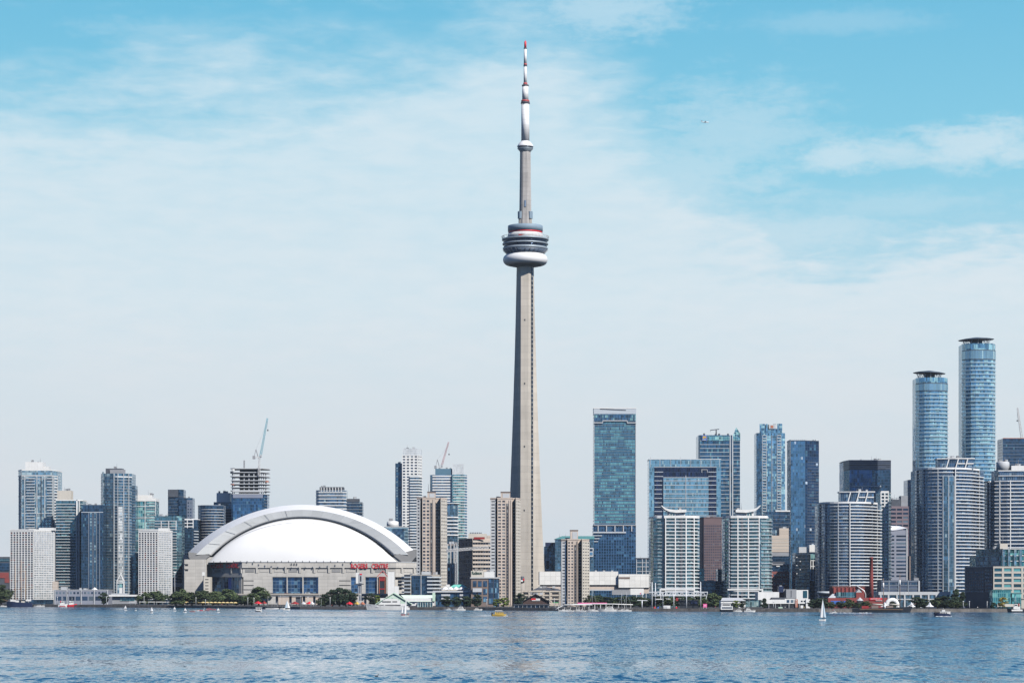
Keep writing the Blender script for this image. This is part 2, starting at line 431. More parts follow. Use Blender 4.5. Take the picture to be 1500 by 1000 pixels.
M = {}
M['white'] = plain('white_paint', (.78, .78, .76), .55, .06, .2, streak=.08)
M['white_panel'] = plain('white_panel', (.80, .81, .80), .5, .04, .1, joint=(6, 3))
M['roof_white'] = plain('white_roof_membrane', (.86, .86, .85), .6, .03, .05)
M['fascia'] = plain('pale_grey_roof_fascia', (.76, .78, .78), .6, .05, .05, joint=(14, 40))
M['concrete'] = plain('warm_concrete', (.40, .37, .33), .85, .12, .06, streak=.14)
M['tower_concrete'] = plain('tower_concrete', (.52, .475, .41), .85, .09, .04, streak=.16, joint=(400, 6.5))
M['stadium'] = plain('stadium_concrete', (.53, .51, .475), .8, .08, .05, joint=(9, 3.2), streak=.10)
M['stadium_dark'] = plain('stadium_shade_grey', (.27, .27, .27), .8, .1, .1)  # darker grey; on the arch haunches it stands for shade
M['tan'] = plain('tan_concrete', (.60, .505, .43), .85, .1, .08, streak=.1)
M['tan_dark'] = plain('brown_concrete', (.22, .17, .15), .85, .12, .08)
M['cream'] = plain('cream_stone', (.60, .56, .49), .8, .06, .08, streak=.05)
M['beige'] = plain('beige_panel', (.56, .49, .42), .8, .06, .08, joint=(5, 3))
M['grey'] = plain('mid_grey', (.30, .31, .33), .7, .1, .2)
M['lgrey'] = plain('light_grey', (.52, .54, .56), .6, .07, .2)
M['dgrey'] = plain('dark_grey', (.08, .09, .11), .6, .15, .2)
M['black'] = plain('near_black', (.025, .03, .04), .5, .2, .3)
M['steel'] = plain('white_steel', (.70, .72, .74), .4, .05, .4, metal=.1)
M['slabw'] = plain('white_slab_edge', (.74, .75, .75), .6, .07, .2)
M['slabg'] = plain('grey_slab_edge', (.50, .54, .57), .6, .1, .2)
M['slabd'] = plain('dark_slab_edge', (.22, .26, .31), .6, .12, .2)
M['brick'] = plain('red_brick', (.26, .062, .058), .85, .14, .25)
M['brick_dull'] = plain('dull_red_brick', (.27, .10, .09), .85, .14, .2)
M['red'] = plain('signal_red', (.72, .03, .045), .45, .06, .4)
M['darkred'] = plain('dark_red', (.30, .03, .03), .5, .1, .4)
M['pink'] = plain('pink_canvas', (.80, .16, .38), .6, .06, .4)
M['blue'] = plain('deep_blue_paint', (.022, .035, .085), .4, .1, .3)
M['signblue'] = plain('sign_blue', (.05, .16, .55), .45, .1, .3)
M['yellow'] = plain('boat_yellow', (.62, .42, .09), .4, .06, .5)
M['cranewhite'] = plain('crane_white', (.66, .66, .66), .5, .05, .4)
M['craneblue'] = plain('crane_pale_blue', (.26, .50, .58), .5, .05, .4)
M['rust'] = plain('rusty_orange', (.45, .16, .09), .7, .15, .4)
M['mint'] = plain('mint_green_roof', (.52, .68, .55), .6, .05, .2)
M['teal_roof'] = plain('copper_green_roof', (.10, .27, .27), .6, .12, .2)
M['asphalt'] = plain('asphalt', (.05, .05, .055), .9, .15, .1)
M['wood'] = plain('varnished_wood', (.42, .26, .14), .6, .12, .5)
M['sand'] = plain('sand_paving', (.50, .42, .31), .9, .1, .1)
M['sail'] = plain('sail_cloth', (.80, .81, .82), .7, .03, .4)
M['sail_grey'] = plain('grey_sail', (.42, .52, .60), .7, .06, .4)
M['bark'] = plain('bark', (.09, .065, .045), .9, .2, .8)
M['yellow_canvas'] = plain('yellow_umbrella_canvas', (.72, .56, .26), .7, .08, .4)
M['glassdark'] = pane_mat('dark_window_glass', (.045, .085, .15), (.16, .22, .28), .2)
M['win_red'] = pane_mat('white_block_window_glass', (.035, .06, .11), (.22, .035, .04), .14, .4)
M['win_tan'] = pane_mat('apartment_window_glass', (.05, .075, .115), (.36, .38, .38), .32, .35)
M['win_teal'] = pane_mat('teal_window_glass', (.04, .17, .24), (.16, .50, .52), .4, .45)
M['win_flank'] = pane_mat('flank_window_glass', (.07, .15, .28), (.10, .25, .42), .35)
M['win_blue'] = pane_mat('blue_window_glass', (.035, .10, .22), (.10, .25, .42), .35)


def leaf_mat(name, c1, c2):
    m, N, p = new_mat(name); ge = N.new('ShaderNodeNewGeometry'); oi = N.new('ShaderNodeObjectInfo')
    c = N.mix(ge.outputs['Random Per Island'], c1, c2); c = N.v('SCALE', c, N.mr(oi.outputs['Random'], 0, 1, .75, 1.25, 'LINEAR'))
    N.put(p.inputs['Base Color'], c); p.inputs['Roughness'].default_value = .75; p.inputs['Specular IOR Level'].default_value = .2
    return m
M['leaf'] = leaf_mat('leaves', (.038, .065, .030), (.10, .13, .055))
M['leaf_dark'] = leaf_mat('dark_leaves', (.018, .036, .024), (.05, .075, .04))
M['leaf_light'] = leaf_mat('light_leaves', (.10, .16, .03), (.20, .25, .06))
M['leaf_yellow'] = leaf_mat('autumn_leaves', (.28, .24, .05), (.42, .33, .08))

# ------------------------------------------------------------------ lake and land
def water():
    m, N, p = new_mat('lake_water'); ge = N.new('ShaderNodeNewGeometry'); P = ge.outputs['Position']
    def slope(scale, sx, amp, det=3):
        c = N.noise(N.v('MULTIPLY', P, (sx, 1, 1)), scale, det, .55, 0.0, 1); return N.v('SCALE', N.v('SUBTRACT', c, (.5, .5, .5)), amp)
    big = N.noise(N.v('MULTIPLY', P, (.45, 1, 1)), .012, 4, .6); gust = N.mr(big, .34, .66, .26, 1.2)
    s = N.v('ADD', N.v('ADD', slope(.7, 1.6, .6, 3), slope(.2, 3.0, .95, 3)), N.v('ADD', slope(.075, 4.0, .8, 3), slope(.03, 4.5, .5, 2)))
    s = N.v('SCALE', s, gust); sx, sy, sz = N.sep(s)
    N.put(p.inputs['Normal'], N.v('NORMALIZE', N.comb(sx, N.m('MULTIPLY', N.m('ABSOLUTE', sy), -1.0), 1.0)))
    p.inputs['Base Color'].default_value = (.011, .078, .165, 1); p.inputs['Roughness'].default_value = .06; p.inputs['IOR'].default_value = 1.33
    mb = MB(); mb.face([(-7000, -900, 0), (7000, -900, 0), (7000, 2600, 0), (-7000, 2600, 0)])
    o = mb.build('water', m, kind='structure'); o['label'] = 'rippled blue lake water in front of the city'; return o
water()

SHORE = [(-7000, 2500), (-2200, 2420), (PX(-60, 2290), 2290), (PX(0, 2270), 2270), (PX(250, 2124), 2124), (PX(375, 2000), 2000), (PX(440, 1930), 1930), (PX(560, 1882), 1882), (PX(700, 1835), 1835),
         (PX(800, 1785), 1785), (PX(900, 1740), 1740), (PX(1100, 1692), 1692), (PX(1200, 1668), 1668), (PX(1500, 1664), 1664), (2200, 1660), (7000, 1650)]
def shoreY(px):
    for (x0, y0), (x1, y1) in zip(SHORE, SHORE[1:]):
        a, b = 750 + x0 * F / y0, 750 + x1 * F / y1
        if a <= px <= b: return y0 + (y1 - y0) * (px - a) / (b - a)
    return 1700
def land():
    mb = MB(); pts = [(x, y, G) for x, y in SHORE]; far = [(x, 5000, G) for x, y in SHORE]
    mb.grid([pts, far], smooth=False)
    o = mb.build('ground', plain('city_ground', (.055, .055, .055), .9, .2, .02), kind='structure'); o['label'] = 'flat city ground behind the quays'
    q = MB(); a = off_chain(SHORE, .4); b = off_chain(SHORE, -1.2)
    q.grid([[(x, y, -1.5) for x, y in a], [(x, y, G + .12) for x, y in a], [(x, y, G + .12) for x, y in b], [(x, y, G - .1) for x, y in b]], smooth=False)
    o = q.build('quay_wall', plain('quay_wall_concrete', (.19, .175, .16), .9, .35, .25, streak=.35), kind='structure'); o['label'] = 'dark concrete quay wall along the waterline'
    e = MB(); c = [(x, y - 3 - 22, .002) for x, y in SHORE]
    w = MB(); in1 = off_chain(SHORE, -1.2); in2 = off_chain(SHORE, -16)
    w.grid([[(x, y, G + .02) for x, y in in1], [(x, y, G + .02) for x, y in in2]], smooth=False)
    o = w.build('promenade', plain('promenade_paving', (.34, .30, .26), .9, .15, .2), kind='structure'); o['label'] = 'pale paved promenade along the quay'
land()

# ------------------------------------------------------------------ the observation tower
def observation_tower():
    band_red = plain('faded_red_band', (.48, .09, .09), .5, .06, .4)
    Y = 2385; cx = PX(769.5, Y); s = Y / F
    def z(py): return PZ(py, Y)
    T = thing('observation_tower', 'very tall tapering concrete tower with a round pod and a striped antenna mast', 'tower', cx, Y, G)
    # tapering shaft: hexagonal core and three legs; radius of the legs by height
    prof = [(884, 33.5), (860, 31.0), (820, 28.2), (780, 26.0), (740, 24.0), (700, 22.2), (640, 19.6), (580, 17.2), (520, 15.0), (460, 13.2), (420, 12.2), (392, 11.6), (383, 11.4)]
    dirs = [radians(-94), radians(26), radians(135)]; hw = 3.6
    def section(r0, zz, h=hw):
        pts = []; core = 6.2
        for k, a in enumerate(dirs):
            r = r0 * (1.17 if k == 2 else 1); u = Vector((cos(a), sin(a), 0)); n = Vector((-sin(a), cos(a), 0)); c = Vector((cx, Y, zz)); hh = h * (.82 if k else 1.05)
            pts += [c + u * core - n * (hh + 1.6), c + u * r - n * hh, c + u * r + n * hh, c + u * core + n * (hh + 1.6)]
        return pts
    mb = MB(); rows = [section(r * s, z(py)) for py, r in prof]
    us = [i * 6.0 for i in range(13)]
    mb.grid(rows, closed=True, smooth=False, us=us)
    mb.build('shaft', M['tower_concrete'], T)
    gl = curtain('lift_shaft_glazing', (.03, .06, .11), pw=3, fh=4.4, mull=.2, span=.35, frame=(.06, .08, .1), spand=(.22, .22, .21), var=.3, lightp=.05)
    for da in (60, ):                    # glazed lift strip in the notch between two legs
        a = dirs[0] + radians(da); u = Vector((cos(a), sin(a), 0)); n = Vector((-sin(a), cos(a), 0)); g = MB(); rr = []
        for py, r in prof:
            c = Vector((cx, Y, z(py))) + u * 8.3; rr.append([c - u * 4 - n * 1.35, c - n * 1.35, c + n * 1.35, c - u * 4 + n * 1.35])
        g.grid(rr, smooth=False, us=[0, 3, 6, 9]); g.build('lift_strip', gl, T)
    for py in (470, 563, 655, 748):      # small service openings in the front leg
        r = next(a[1] + (b[1] - a[1]) * (a[0] - py) / (a[0] - b[0]) for a, b in zip(prof, prof[1:]) if b[0] <= py <= a[0])
        c = Vector((cx, Y, z(py))) + Vector((cos(dirs[0]), sin(dirs[0]), 0)) * r * s; h = MB(); h.box(c.x - .6, c.x + .6, c.y - .12, c.y + .6, c.z - .9, c.z + .9); h.build('service_opening', M['black'], T)
    # pod, from the bottom: collar, white radome ring, flared soffit, glazed decks, upper drum
    def lat(name, prof_, mat, n=64, smooth=True):
        m = MB(); m.lathe(cx, Y, [(r * s, z(py)) for r, py in prof_], n, smooth=smooth); return m.build(name, mat, T)
    podd = curtain('pod_dark_glass', (.025, .045, .085), pw=2.4, fh=3, mull=.12, span=.05, frame=(.05, .07, .1), var=.35, lightp=.03)
    podm = plain('pod_metal', (.34, .40, .45), .45, .06, .2, metal=.2); podl = plain('pod_blue_grey', (.22, .30, .37), .6, .05, .2)
    lat('pod_collar', [(14, 391), (22, 389.5), (26.5, 387.5), (26.5, 385)], M['grey'])
    tor = [(20, 388.6)] + [(24.2 + 8.6 * cos(a), 380.6 - 8.2 * sin(a)) for a in [radians(-75 + 165 * i / 14) for i in range(15)]] + [(20, 372.2)]
    lat('radome_ring', tor, plain('radome_white', (.80, .80, .80), .45, .03, .1))
    lat('pod_soffit', [(24, 374.5), (26, 372.8), (32.4, 366.4)], plain('pod_soffit_dark', (.07, .10, .15), .5, .06))
    for i in range(28):
        a = 2 * pi * i / 28; u = Vector((cos(a), sin(a), 0)); m = MB()
        m.obox(Vector((cx, Y, z(373.2))) + u * 26.2 * s, Vector((cx, Y, z(366.8))) + u * 33 * s, .25, .35); m.build('soffit_rib', M['lgrey'], T)
    lat('pod_floor_ring', [(31.6, 366.5), (33.0, 365.4), (33.2, 363.4), (31.4, 362.6)], podm); lat('pod_window_band', [(31.6, 362.8), (31.9, 359.0)], podd)
    lat('pod_floor_ring', [(31.8, 359.1), (33.4, 358.7), (33.6, 357.0), (32, 356.5)], podm); lat('pod_window_band', [(32.2, 356.7), (32.8, 352.4)], podd); lat('pod_floor_ring', [(32.6, 352.6), (34.2, 352.3), (34.4, 350.4), (33, 350), (27, 350)], podm)
    # skypod roof terrace with edge-walk rail
    lat('terrace_wall', [(27.4, 350.2), (24.9, 342.2), (24, 342.0)], plain('terrace_white', (.62, .62, .62), .6, .08, .2))
    lat('red_band', [(23.6, 342.2), (24.9, 341.6), (24.9, 339.8), (23.6, 339.6)], M['red'])
    lat('upper_drum', [(22, 339.8), (25.6, 339.4), (25.6, 331.4), (24.8, 330.8), (8, 330.6)], podl)
    rail = MB()
    for i in range(40):
        a = 2 * pi * i / 40; u = Vector((cos(a), sin(a), 0)); c = Vector((cx, Y, 0)) + u * 33.6 * s
        rail.tube([(c.x, c.y, z(350.4)), (c.x + u.x * .8, c.y + u.y * .8, z(346.6)), (c.x - u.x * 1.6, c.y - u.y * 1.6, z(345.6))], .16, 5)
    ringp = [(cx + (34.4 * s) * cos(2 * pi * i / 48), Y + (34.4 * s) * sin(2 * pi * i / 48), z(346.8)) for i in range(49)]; rail.tube(ringp, .16, 5)
    rail.build('edge_rail_frame', M['lgrey'], T)
    for dx, w in ((4.5, 5.0), ):
        sg = MB(); sg.box(cx - 5.5 * s - 3, cx - 5.5 * s + 3, Y - 26.3 * s, Y - 25.2 * s, z(348.6), z(346.6)); sg.build('terrace_sign', M['darkred'], T)
    # upper shaft above the pod
    up = MB(); rows = []
    for py, w in ((331, 10.2), (306, 8.9), (260, 8.3), (221, 7.9)):
        w *= s; rows.append([(cx + w * .98 * cos(a), Y + w * .98 * sin(a), z(py)) for a in [radians(-94 + k * 60 + o) for k in range(6) for o in (-22, 22)]])
    up.grid(rows, closed=True, smooth=False, us=[i * 3.2 for i in range(13)]); up.build('upper_shaft', plain('upper_concrete', (.42, .40, .385), .85, .14, .08, streak=.25, joint=(300, 4.5)), T)
    for k, a in enumerate((-150, -34, 90)):
        u = Vector((cos(radians(a)), sin(radians(a)), 0)); n = Vector((-u.y, u.x, 0)); c = Vector((cx, Y, 0)) + u * 8.7 * s
        q = [c + u * 2.9 * s - n * 2.2 * s, c + u * 2.9 * s + n * 2.2 * s, c + u * 1.6 * s + n * 3.6 * s, c - u * 2.6 * s + n * 3.6 * s, c - u * 2.6 * s - n * 3.6 * s, c + u * 1.6 * s - n * 3.6 * s]
        m = MB(); m.prism([(v.x, v.y) for v in (q[5], q[0], q[1], q[2], q[3], q[4])], z(321), z(310.5)); b = m.build('microwave_box', podl, T)
        m = MB(); w = c - u * .4 * s; m.lathe(w.x, w.y, [(2.7 * s, z(331)), (2.7 * s, z(320.8))], 8, smooth=False); m.build('box_pier', M['concrete'], b)
    op = MB(); op.box(cx - 1.3 * s, cx + 1.3 * s, Y - 8.9 * s, Y - 7 * s, z(304), z(294.5)); op.build('shaft_louvre', plain('louvre_blue', (.16, .22, .32), .6), T)
    # space deck: shallow white dome on a dark glazed ring
    lat('deck_soffit', [(8, 222.4), (8.4, 221.6), (11.4, 218.4), (11.6, 217.6)], podm)
    lat('deck_window_band', [(11.2, 217.8), (11.5, 215.2)], podd); lat('deck_dome', [(11.5, 215.6), (12.0, 215.2), (11.6, 213.6), (9.4, 210.2), (6.6, 207.6), (5.6, 206.6)], plain('deck_white', (.78, .78, .79), .45, .03, .1))
    # antenna mast in steps
    ant = plain('antenna_white', (.80, .80, .80), .45, .02, .3, joint=(100, 5))
    lat('antenna_section', [(6.0, 207.5), (5.8, 150.6)], ant, 24); lat('antenna_collar', [(6.6, 152.4), (6.6, 150.2), (5, 149.6)], M['dgrey'], 24); lat('red_band', [(6.1, 149.9), (6.1, 147.2), (4.6, 146.8)], band_red, 24)
    lat('antenna_section', [(4.7, 147), (4.5, 126)], ant, 20); lat('antenna_collar', [(5.1, 126.6), (5.1, 124.8), (3, 124.4)], M['dgrey'], 20); lat('red_band', [(3.4, 124.8), (2.9, 121.6), (2.2, 121.4)], band_red, 20)
    lat('antenna_section', [(2.4, 121.6), (2.2, 97)], ant, 16); lat('antenna_collar', [(2.7, 97.6), (2.7, 96.2), (2, 96)], M['dgrey'], 16); lat('red_band', [(2.5, 96.1), (2.5, 93.4), (2, 93.2)], band_red, 16)
    lat('antenna_section', [(2.2, 93.4), (2.0, 71)], ant, 16); lat('antenna_collar', [(2.4, 72), (2.4, 70.6), (1.5, 70.5)], M['dgrey'], 16)
    lat('antenna_tip', [(1.75, 70.6), (1.6, 61.5), (.5, 60.6), (.25, 59)], M['red'], 12)
observation_tower()

# ------------------------------------------------------------------ domed stadium
def stadium():
    Y = 2330; C = 442.5
    T = thing('domed_stadium', 'huge white domed stadium with an arched roof and a pale concrete wall', 'stadium', PX(C, Y), Y + 60, G)
    wt = PZ(823.5, Y)
    def arc(hw, sag, top, y, n=56):
        R = (hw * hw + sag * sag) / (2 * sag); a = math.asin(min(1, hw / R)); a = a if sag < hw else pi - a
        return [(PX(C + R * sin(t), y), y, PZ(top + R * (1 - cos(t)), y)) for t in [-a + 2 * a * i / n for i in range(n + 1)]]
    # roof: lower panel in front, then the big arch with its grey fascia
    A = arc(130, 56, 759.2, 2349); n = len(A) - 1; rows = []
    B = []
    for i in range(n + 1):
        t = -1 + 2 * i / n; px = C + 1.5 + 139.5 * math.sin(t * pi / 2); B.append((PX(px, 2349), 2349 - 24 * math.sqrt(max(0, 1 - abs(math.sin(t * pi / 2)) ** 2.2)), wt + .4))
    for k in range(15):
        f = k / 14 * pi / 2; w = sin(f); h = cos(f)
        rows.append([(a[0] + (b[0] - a[0]) * (1 - w), b[1] + (a[1] - b[1]) * (1 - h), b[2] + (a[2] - b[2]) * w) for a, b in zip(A, B)])
    m = MB(); m.grid(rows); m.build('front_roof_panel', M['roof_white'], T)
    for k in (3, 5):
        m = MB(); r = rows[k + 7]; m.tube([(p[0], p[1] - .1, p[2] + .1) for p in r[3:-3]], .22, 5); m.build('roof_seam', M['lgrey'], T)
    g = MB(); g.grid([arc(129, 55.6, 760.5, 2351), arc(136, 56.2, 756.6, 2351)], smooth=False); g.build('gap_shade_strip', M['black'], T)  # black strip painted in as the shaded gap under the arch
    a0, a1, a2 = arc(133, 55, 758.4, 2346), arc(136.2, 55.8, 755.4, 2345.2), arc(155.5, 66, 746.2, 2343.6)
    m = MB(); m.grid([arc(133, 55, 758.4, 2352), a0, a1]); m.build('arch_trim', M['roof_white'], T)
    u = [i * 5.5 for i in range(len(a1))]; m = MB(); m.grid([a1, a2], smooth=False, us=u); m.build('arch_fascia', M['fascia'], T)
    for i in range(4, 28, 5):
        p, q = a1[i], a2[i]; m = MB(); m.obox((p[0], p[1] - .15, p[2]), (q[0], q[1] - .15, q[2]), .5, .12); m.build('fascia_joint', M['roof_white'], T)
    m = MB(); m.grid([a2, arc(166, 70, 738.8, 2392), arc(168, 71, 739.0, 2440), arc(176, 76, 770, 2500), arc(176, 40, 830, 2530)]); m.build('arch_roof', M['roof_white'], T)
    # haunches that carry the arch
    for s_ in (-1, 1):
        o1, o2, i1 = C + s_ * 166.5, C + s_ * 158, C + s_ * 134
        pts = [(PX(o1, 2345), PZ(808 if s_ < 0 else 804, 2345)), (PX(o1 - s_ * .5, 2345), PZ(815.5, 2345)), (PX(o2, 2345), PZ(825.5, 2345)), (PX(C + s_ * 150, 2345), PZ(825.5, 2345)), (PX(i1, 2345), PZ(813, 2345))]
        if s_ > 0: pts = pts[::-1]
        m = MB(); m.face([(x, 2344.5, z) for x, z in pts]); m.face([(x, 2400, z) for x, z in pts[::-1]])
        for a, b in zip(pts, pts[1:] + pts[:1]): m.face([(a[0], 2344.5, a[1]), (a[0], 2400, a[1]), (b[0], 2400, b[1]), (b[0], 2344.5, b[1])])
        m.build('arch_haunch', M['stadium_dark'], T)  # shade of the arch end is put into the grey
        pbox(T, 'haunch_base', M['stadium'], 2347, *((C + s_ * 128, C + s_ * 160) if s_ > 0 else (C - 160, C - 128)), 815.5, 826, -1.2, 40)
    # wall: backing, then proud pieces round the glazed bays
    def ch(*p): return [(PX(a, Y + b), Y + b) for a, b in p]
    main = ch((301, 35), (357, -3), (579, -3), (622, 16)); body = main + [(main[-1][0], Y + 190), (main[0][0], Y + 190)]
    m = MB(); m.prism(body, G, wt); m.build('wall', M['stadium'], T)
    def proud(name, c, d, y0, y1, mat='stadium'):
        m = MB(); ribbon(m, c, d, PZ(y1, Y), PZ(y0, Y), .1); return m.build(name, M[mat], T)
    proud('parapet_band', main, 3.1, 823.0, 831.2); proud('frieze', main, 2.0, 831.2, 839.2); proud('wall_band', main, 3.0, 839.2, 844.6)
    proud('coping', main, 3.6, 822.3, 823.2, 'lgrey')
    L = sum(math.hypot(b[0] - a[0], b[1] - a[1]) for a, b in zip(main, main[1:]))
    for i in range(1, 17):
        c = sub(main, i / 17 - .004, i / 17 + .004); proud('pilaster', [c[0], c[-1]], 3.3, 831.4, 839.0)
    for i in range(17):
        if i not in (3, 8, 12):
            c = sub(main, (i + .2) / 17, (i + .8) / 17); proud('frieze_panel', [c[0], c[-1]], 2.25, 833.6, 837.6, 'stadium_dark' if i % 3 == 1 else 'stadium')
    def front(a, b): return [(PX(a, Y - 3), Y - 3), (PX(b, Y - 3), Y - 3)]
    for a, b in ((357, 399.5), (420.2, 421.6), (443.2, 444.8), (466.5, 514.2), (530, 535.5), (552.5, 554.5), (566, 579)): proud('wall_pier', front(a, b), 3.0, 844.6, 874)
    side = ch((301, 35), (357, -3)); proud('wall_pier', sub(side, 0, .2), 2.5, 844.6, 874); proud('wall_pier', sub(side, .46, .5), 1.2, 844.6, 874); proud('wall_pier', sub(side, .93, 1), 2.5, 844.6, 874)
    bay = curtain('stadium_bay_glazing', (.05, .14, .30), pw=3, fh=3.4, mull=.3, span=.14, frame=(.12, .17, .24), spand=(.12, .2, .3), var=.5, light=(.14, .30, .45), lightp=.3)
    for c in (front(399.5, 420.2), front(421.6, 443.2), front(444.8, 466.5), front(514.2, 530), front(535.5, 552.5), sub(side, .2, .46), sub(side, .5, .93)):
        proud('glazed_bay', c, .25, 844.6, 868.2).data.materials[0] = bay
    for py in (850.2, 856.8, 863.2):
        proud('wall_slot', front(357.5, 372), 3.06, py - .6, py + .6, 'black'); proud('wall_slot', front(497, 513.8), 3.06, py - .6, py + .6, 'black')
    for py in (850, 855, 860): proud('wall_slot', ch((582, -.5), (587.5, 2.2)), 3.1, py - .8, py + .8, 'black')
    # blocks at both ends
    m = MB(); p, q = foot(Y, [(267.5, 26), (270, 10), (302, 10), (306, 38)], 80); m.prism(q, G, PZ(818.5, Y)); m.build('end_block', M['stadium'], T)
    p, q = foot(Y, [(268.2, 34), (276, 22), (300, 24)], 50); m = MB(); m.prism(q, PZ(818.6, Y), PZ(811.5, Y)); m.build('end_block', M['stadium'], T)
    for py in (827, 834.5):
        pbox(T, 'block_opening', M['black'], Y + 10, 271, 275.5, py - 1.4, py + 1.4, -.1, 1); pbox(T, 'opening_hood', M['stadium'], Y + 10, 270.6, 276, py - 2.1, py - 1.4, -.7, .9)
    st = pbox(T, 'stair_tower', M['cream'], Y + 4, 299.5, 309.2, 844.8, 884, -6, 8)
    for py in (848.2, 852.6, 857.2, 861.8): pbox(T, 'stair_slot', M['black'], Y - 2.1, 300.6, 305.4, py - .55, py + .55, -.05, .5)
    p, q = foot(Y, [(579, 0), (622, 14), (640, 30)], 60); m = MB(); m.prism(q, G, PZ(829, Y)); m.build('end_block', M['stadium'], T)
    # red-framed gate beside the bays, hanging banner
    gt = pbox(T, 'gate_glass', M['black'], Y, 556.6, 564.2, 846, 872, -6.6, -3); pbox(T, 'gate_sign', M['darkred'], Y, 556.8, 564, 845.2, 850.4, -7.0, -6.6)
    for a, b in ((555.8, 556.6), (564.2, 565)): pbox(T, 'gate_post', M['rust'], Y, a, b, 844.6, 872, -7.2, -3)
    pbox(T, 'gate_bar', M['red'], Y, 555.8, 565, 844.1, 844.8, -7.6, -3); pbox(T, 'gate_bar', M['red'], Y, 556.6, 564.2, 861.6, 862.4, -7, -6.6)
    m = MB()
    for a, b in (((553, 844), (561.5, 835.2)), ((561.5, 835.2), (568, 844))):
        m.obox((PX(a[0], Y), Y - 6, PZ(a[1], Y)), (PX(b[0], Y), Y - 6, PZ(b[1], Y)), .4, .4)
    m.build('gable_frame', M['red'], T)
    bn = proud('banner', sub(side, .62, .70), .9, 845, 867, 'signblue'); proud('banner', sub(side, .70, .735), .95, 845, 867, 'lgrey')
    # signs
    c = lerp(side[0], side[1], .57); nv = off_chain(side, 1.0)[0]; nv = (nv[0] - side[0][0], nv[1] - side[0][1])
    letters(T, 'sign_lettering', 'ROGERS   CENTRE', M['red'], c[0] + nv[0] * 3.3, c[1] + nv[1] * 3.3, PZ(828.0, Y), 40, 4.2, .5, nrm=nv, bold=.012)
    letters(T, 'sign_lettering', 'ROGERS   CENTRE', M['red'], PX(542, Y), Y - 6.4, PZ(828.6, Y), S(54.5, Y), 4.5, .5, bold=.012)
    m = MB()
    for k in range(26):
        px = 312 + k * 10.2; y_ = B[0][1] - 28 * math.sqrt(max(0, 1 - ((px - C) / 141) ** 2)); m.box(PX(px, Y) - .35, PX(px, Y) + .35, y_ - 3, y_ - 2.4, wt, wt + 1.5)
    m.build('gutter_bracket_frame', M['dgrey'], T)
    for px in (426.5, 430.5, 434.2): pbox(T, 'wall_lamp', M['dgrey'], Y - 6.1, px, px + 1.2, 824.6, 827.2, -.8, 0)
stadium()

# ------------------------------------------------------------------ generic tall building
def tower(name, label, cat, Y, chain, depth, top, mat, base=None, group=None, part='glass_wall', cap=None):
    fr, poly = foot(Y, chain, depth); z1 = PZ(top, Y); z0 = G if base is None else PZ(base, Y)
    T = thing(name, label, cat, sum(p[0] for p in poly) / len(poly), sum(p[1] for p in poly) / len(poly), G, group)
    m = MB(); m.prism(poly, z0, z1, 0, 1); m.build(part, [mat, cap or M['grey']], T)
    return T, fr, poly, z0, z1


def rail(T, poly, z, h, mat, name='parapet', out=.3, closed=True):
    m = MB()
    if closed: m.prism(off_chain(poly, out, True), z, z + h)
    else: ribbon(m, poly, out, z, z + h, .3)
    return m.build(name, mat, T)


def roof_kit(T, Y, px0, px1, py, d0, seed, n=4, mast=True):
    """small plant on a roof: cabinets, a fan drum, a thin mast"""
    r = random.Random(seed); z = PZ(py, Y)
    for i in range(n):
        x = PX(r.uniform(px0, px1), Y); w = r.uniform(1.2, 3); h = r.uniform(.9, 2.2); y = Y + d0 + r.uniform(0, 6); m = MB()
        m.box(x - w / 2, x + w / 2, y, y + w, z, z + h); m.box(x - w / 2 - .15, x + w / 2 + .15, y - .15, y + w + .15, z + h, z + h + .15); m.build('roof_unit', M['lgrey' if i % 2 else 'grey'], T)
    if mast:
        x = PX(r.uniform(px0, px1), Y); m = MB(); m.tube([(x, Y + d0 + 2, z), (x, Y + d0 + 2, z + r.uniform(3.5, 6))], [.18, .08], 5); m.build('roof_mast', M['grey'], T)


def arcchain(px0, px1, bulge, n=14, t0=0.0, t1=1.0, p=1.0):
    c, r = (px0 + px1) / 2, (px1 - px0) / 2
    return [(c - r * cos(pi * (t0 + (t1 - t0) * i / n)), bulge * (1 - sin(pi * (t0 + (t1 - t0) * i / n)) ** p)) for i in range(n + 1)]


CONDO = 'glass condominium towers along the shore'
G1 = curtain('pale_blue_condo_glass', (.20, .38, .50), pw=1.6, fh=3.0, mull=.16, span=.22, frame=(.34, .40, .44), spand=(.16, .24, .31), var=.45, light=(.42, .56, .60), lightp=.3, grp=(2, 1))
G2 = curtain('green_condo_glass', (.07, .20, .27), pw=1.8, fh=3.0, mull=.12, span=.2, frame=(.16, .24, .28), spand=(.12, .2, .24), var=.5, light=(.22, .44, .46), lightp=.22, grp=(3, 1))
G3 = curtain('navy_glass', (.042, .105, .185), pw=1.6, fh=3.0, mull=.12, span=.2, frame=(.05, .09, .15), spand=(.03, .07, .14), var=.4, light=(.12, .28, .38), lightp=.08)
G4 = curtain('steel_blue_glass', (.11, .23, .33), pw=1.5, fh=3.0, mull=.12, span=.18, frame=(.12, .18, .24), spand=(.09, .15, .22), var=.5, light=(.40, .54, .58), lightp=.12, grp=(3, 1))
G5 = curtain('turquoise_glass', (.10, .33, .38), pw=2.2, fh=3.0, mull=.14, span=.2, frame=(.45, .55, .56), spand=(.2, .36, .4), var=.5, light=(.30, .58, .56), lightp=.35, grp=(2, 1))


